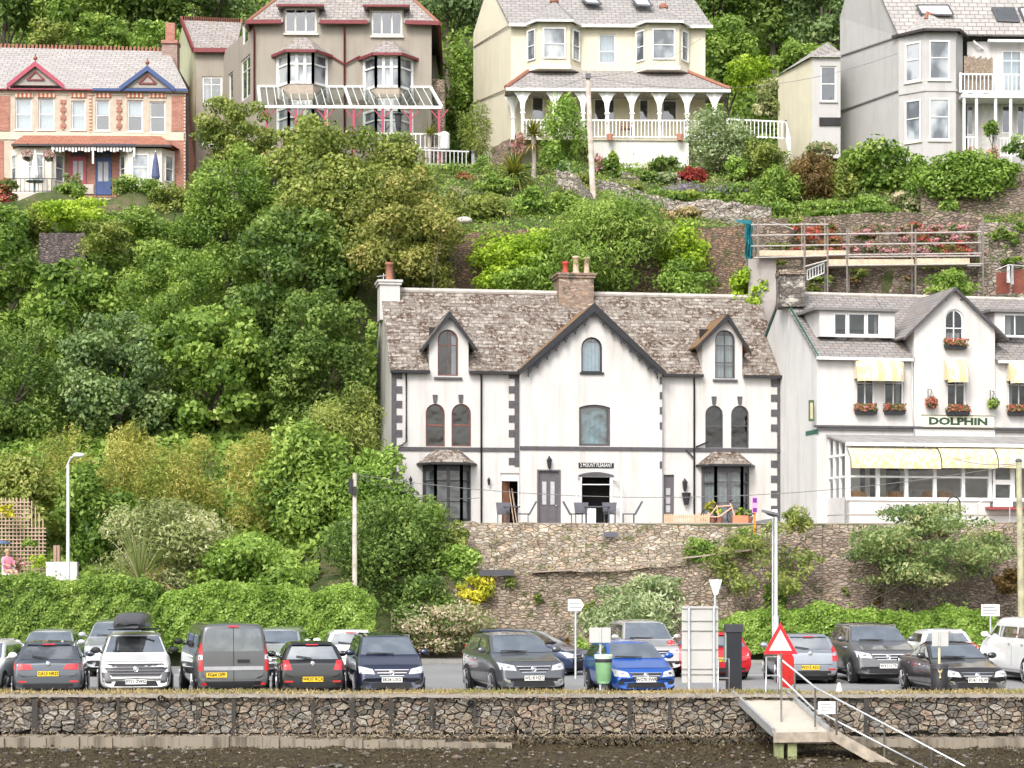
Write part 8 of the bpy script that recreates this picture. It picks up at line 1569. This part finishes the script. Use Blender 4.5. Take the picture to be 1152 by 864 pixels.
def sqsign(u,u0,u1,v0,v1,Y,label,lines=0,red=False,arrow=False,pm=None,v2=None):
 th=thing('small_sign',label,'sign',(X(u,Y),Y,0));post(X(u,Y),Y+.04,0,Z(v0,Y)-.04,.032,pm or GALV,th)
 mb=MB();pts=[P(u0,v1,Y),P(u1,v1,Y),P(u1,v0,Y),P(u0,v0,Y)]
 if arrow:pts=[P(u0,v1,Y),P(u1-4,v1,Y),P(u1,(v0+v1)/2,Y),P(u1-4,v0,Y),P(u0,v0,Y)]
 bd=mb.prism(pts,(0,.02,0)).build('board',WHITE_P if not arrow and lines else WS if not arrow else WHITE_P,th)
 if lines:
  mb=MB()
  for i in range(lines):z=v0+(v1-v0)*(i+1)/(lines+1);mb.prism([P(u0+1.5,z+.5,Y-.004),P(u1-(3 if i%2 else 5),z+.5,Y-.004),P(u1-(3 if i%2 else 5),z-.4,Y-.004),P(u0+1.5,z-.4,Y-.004)],(0,.002,0))
  mb.build('lettering',plain('dark print',(.12,.12,.14),.6),bd)
 else:
  mb=MB();mb.prism([P(u-1.0,v1,Y-.03),P(u+1.0,v1,Y-.03),P(u+1.0,v0,Y-.03),P(u-1.0,v0,Y-.03)],(0,.025,0));mb.build('clamp',GALV,bd)
 return th
sqsign(647.5,639,657,674,687.5,66,'white arrow shaped direction sign beside the grey green bush',2,arrow=True)
sqsign(675.5,663,687,706,723,55.5,'blank white sign back on a post above the green litter bin')
sqsign(1057,1048.5,1067,710,727,55.4,'square grey sign back on a yellow streaked post by the convertible',pm=plain('yellowed post',(.5,.48,.3),.6))
sqsign(1114.5,1104,1124.5,680,693,70,'white notice with red corner standing above the white van',3)
Y=55.3;c=V((X(1056.5,Y),Y,0));th=thing('litter_bin','black tub litter bin with a gold emblem beside the convertible','bin',c);MB().lathe(c,[(.17,.08),(.2,.12),(.225,Z(752,Y)),(.2,Z(752,Y))],18).build('body',TRIM,th,True);MB().lathe(c,[(.23,Z(752,Y)),(.24,Z(749.5,Y)),(.23,Z(747.5,Y)),(.12,Z(747,Y))],18).build('lid',plain('bin lid',(.05,.05,.055),.4),th,True)
mb=MB();e=c+V((-.02,-.235,Z(757,Y)));mb.tube([e+V((-.05,0,.1)),e+V((-.03,0,.03)),e+V((0,0,0)),e+V((.03,0,.03)),e+V((.05,0,.1))],.012,6);mb.tube([e,e+V((0,0,-.1))],.014,6);mb.ball(e+V((0,0,-.11)),.03,8,5);mb.ball(e+V((0,0,.05)),.025,8,5);mb.build('emblem',plain('gold emblem',(.6,.5,.3),.4),th)
c=P(944,779,57.8);c.z=0;th=thing('traffic_cone','small weathered white traffic cone standing on the tarmac','cone',c);MB().lathe(c,[(.11,.02),(.05,.28),(.035,.32)],12).build('cone',plain('dirty white',(.6,.59,.55),.7),th,True);MB().box(c.x-.15,c.x+.15,c.y-.15,c.y+.15,0,.03).build('foot',plain('dirty white',(.6,.59,.55),.7),th)
Y=80;x0,x1=X(-40,Y),X(52,Y);TRL=plain('pink brown trellis',(.48,.34,.27),.8,var=.15);th=thing('trellis','tall pinkish wooden trellis behind the left hedge','trellis',((x0+x1)/2,Y,2.2));mb=MB();i=x0
while i<=x1:mb.box(i-.02,i+.02,Y,Y+.03,2.2,Z(560+max(0,(i-x0)/(x1-x0)-.8)*150,Y));i+=.14
z=2.4
while z<Z(562,Y):mb.box(x0,x1 if z<Z(592,Y)else X(34,Y),Y-.025,Y,z-.02,z+.02);z+=.14
mb.build('lattice',TRL,th)
MB_=MB();a,b=X(53,78.2),X(88,78.2);MB_.box(a,b,78.0,78.3,1.2,Z(632,78.2));put(MB_.build('patio_wall',WHITE_R),'low white wall beside the lamp post above the left hedge','wall')
mb=MB();mb.box(X(60,79),X(67,79),79,79.2,2.2,Z(613.5,79));mb.box(X(61,79),X(63.5,79),78.95,79.0,2.2,Z(614.5,79));put(mb.build('gate_post',plain('brown post',(.36,.24,.18),.8)),'brown and white stub post behind the low white wall','post')
th=thing('open_parasol','blue patio parasol at the left edge before the trellis','parasol',P(-6,640,79.2));c=P(-6,612,79.2);MB().lathe(V((c.x,c.y,0)),[(.02,Z(606,79.2)),(.55,Z(610,79.2)),(.58,Z(612,79.2)),(.5,Z(611,79.2))],12).build('canopy',plain('blue canvas',(.12,.17,.28),.8),th);post(c.x,c.y,2.2,Z(607,79.2),.02,GALV,th,'pole')
for u,v,pal,l in((22,636,'pinkrose','pink and mauve flowers in front of the trellis'),(42,632,'lime','yellow green palm like plant right of the pink flowers'),(8,575,'yellow','yellow leaved climber high on the trellis'),(33,612,'bright','green climber in the middle of the trellis')):tree('patio_plant','plant',l,u-9,v-10,u+9,v+9,79.2,pal,.07,nb=12,trunk=False,k=2)
def person(loc,top,skin,hair,label,face=0):
 th=thing('person',label,'person',loc);th.rotation_euler=(0,0,face);th['_o']=(0,0,0)
 J={'hip':(0,0,.48),'waist':(0,0,.66),'chest':(0,0,.86),'neck':(0,-.01,1.0),'nk2':(0,-.02,1.06),'head':(0,-.03,1.14),'crown':(0,-.02,1.25),'ls':(-.17,0,.93),'le':(-.24,-.08,.72),'lw':(-.14,-.28,.66),'rs':(.17,0,.93),'re':(.24,-.08,.72),'rw':(.14,-.28,.66),'lh':(-.09,-.02,.46),'lk':(-.11,-.43,.47),'la':(-.11,-.43,.08),'lt':(-.11,-.58,.05),'rh':(.09,-.02,.46),'rk':(.11,-.43,.47),'ra':(.11,-.43,.08),'rt':(.11,-.58,.05),'lf':(-.1,-.36,.64),'rf':(.1,-.36,.64)}
 rad={'hip':.13,'waist':.115,'chest':.13,'neck':.055,'nk2':.05,'head':.085,'crown':.06,'ls':.065,'le':.045,'lw':.03,'lf':.032,'rs':.065,'re':.045,'rw':.03,'rf':.032,'lh':.09,'lk':.065,'la':.04,'lt':.035,'rh':.09,'rk':.065,'ra':.04,'rt':.035}
 E=[('hip','waist'),('waist','chest'),('chest','neck'),('neck','nk2'),('nk2','head'),('head','crown'),('chest','ls'),('ls','le'),('le','lw'),('lw','lf'),('chest','rs'),('rs','re'),('re','rw'),('rw','rf'),('hip','lh'),('lh','lk'),('lk','la'),('la','lt'),('hip','rh'),('rh','rk'),('rk','ra'),('ra','rt')]
 ks=list(J);me=bpy.data.meshes.new('b');me.from_pydata([J[k]for k in ks],[(ks.index(a),ks.index(b))for a,b in E],[]);o=bpy.data.objects.new('b',me);COL.objects.link(o);o.modifiers.new('s','SKIN')
 for i,k in enumerate(ks):me.skin_vertices[0].data[i].radius=(rad[k]*(1.25 if k in('chest','waist','hip')else 1),rad[k])
 me.skin_vertices[0].data[0].use_root=True;sb=o.modifiers.new('u','SUBSURF');sb.levels=2;bpy.context.view_layer.update();dm=bpy.data.meshes.new_from_object(o.evaluated_get(bpy.context.evaluated_depsgraph_get()));bpy.data.objects.remove(o)
 dm.name='body';b=bpy.data.objects.new('body',dm);COL.objects.link(b);b.parent=th;dm.materials.clear();dm.materials.append(skin);dm.polygons.foreach_set('use_smooth',[True]*len(dm.polygons))
 t=MB();t.v=[tuple(v.co+v.normal*.014)for v in dm.vertices];t.f=[tuple(p.vertices)for p in dm.polygons if all(.46<dm.vertices[i].co.z<1.0 and dm.vertices[i].co.y>-.16 for i in p.vertices)];t.build('top',top,th,True)
 h=MB();h.ball((0,.005,1.2),.105,12,8,(1,1.05,.95));h.build('hair',hair,th,True);n=MB();n.ball((0,-.125,1.15),.016,6,4,(.8,1,1.4));n.build('nose',skin,th,True);e=MB();e.ball((-.035,-.112,1.175),.011,6,4);e.ball((.035,-.112,1.175),.011,6,4);e.build('eyes',INK,th)
 del th['_o'];return th
pp=P(8,636,78.6);pp.z=Z(640,78.6)-.55
person(pp,plain('pink cotton',(.72,.28,.38),.9),plain('skin',(.55,.33,.24),.6),plain('fair hair',(.42,.3,.17),.8),'person in a pink top sitting in front of the trellis',math.radians(50))
c_=thing('garden_chair','pale garden chair under the person in pink','chair',(pp.x,pp.y,pp.z));q=V(pp)
MB().box(q.x-.24,q.x+.24,q.y-.24,q.y+.24,q.z+.34,q.z+.38).build('seat',WHITE_P,c_);MB().box(q.x-.24,q.x+.24,q.y+.2,q.y+.24,q.z+.38,q.z+.85).build('backrest',WHITE_P,c_)
for dx in(-.21,.21):
 for dy in(-.21,.21):MB().bar(q+V((dx,dy,-.1)),q+V((dx,dy,.34)),.035).build('leg',WHITE_P,c_)
MB().box(-20,X(95,78),77.4,81,1,pp.z-.0).build('terrace',CONC,kind='structure')
w=bpy.data.worlds.new('World');scene.world=w;w.use_nodes=True;nt_=w.node_tree;bg=nt_.nodes['Background']
sky=nt_.nodes.new('ShaderNodeTexSky');sky.sky_type='NISHITA';sky.sun_disc=False
EL,RO=math.radians(44),math.radians(199)
sky.sun_elevation=EL;sky.sun_rotation=RO;sky.air_density=1.0;sky.dust_density=4.0;sky.ozone_density=.6;sky.altitude=0
hs_=nt_.nodes.new('ShaderNodeHueSaturation');hs_.inputs['Saturation'].default_value=.4;nt_.links.new(sky.outputs[0],hs_.inputs['Color']);nt_.links.new(hs_.outputs[0],bg.inputs[0]);bg.inputs[1].default_value=.15
sl=bpy.data.lights.new('sun','SUN');sl.energy=1.0;sl.angle=math.radians(14);sl.color=(1,.97,.92)
so=bpy.data.objects.new('sun',sl);COL.objects.link(so)
sd=V((math.sin(RO)*math.cos(EL),math.cos(RO)*math.cos(EL),math.sin(EL)));so.rotation_euler=sd.to_track_quat('Z','Y').to_euler();so.location=sd*60
cam=bpy.data.cameras.new('camera');co=bpy.data.objects.new('camera',cam);COL.objects.link(co)
co.location=(0,0,CH);co.rotation_euler=(math.radians(90),0,0);cam.sensor_width=36;cam.lens=36*F/1152;cam.shift_y=(CV-432)/1152
cam.clip_start=.5;cam.clip_end=2000;scene.camera=co
vs=scene.view_settings;vs.view_transform='Standard';vs.look='None';vs.gamma=1;vs.exposure=.95
scene.render.engine='CYCLES';cy=scene.cycles;cy.max_bounces=5;cy.diffuse_bounces=4;cy.glossy_bounces=3;cy.transmission_bounces=2;cy.transparent_max_bounces=6
cy.caustics_reflective=False;cy.caustics_refractive=False;cy.sample_clamp_indirect=4
cy.use_denoising=True
for o in scene.objects:
 if '_o' in o:del o['_o']
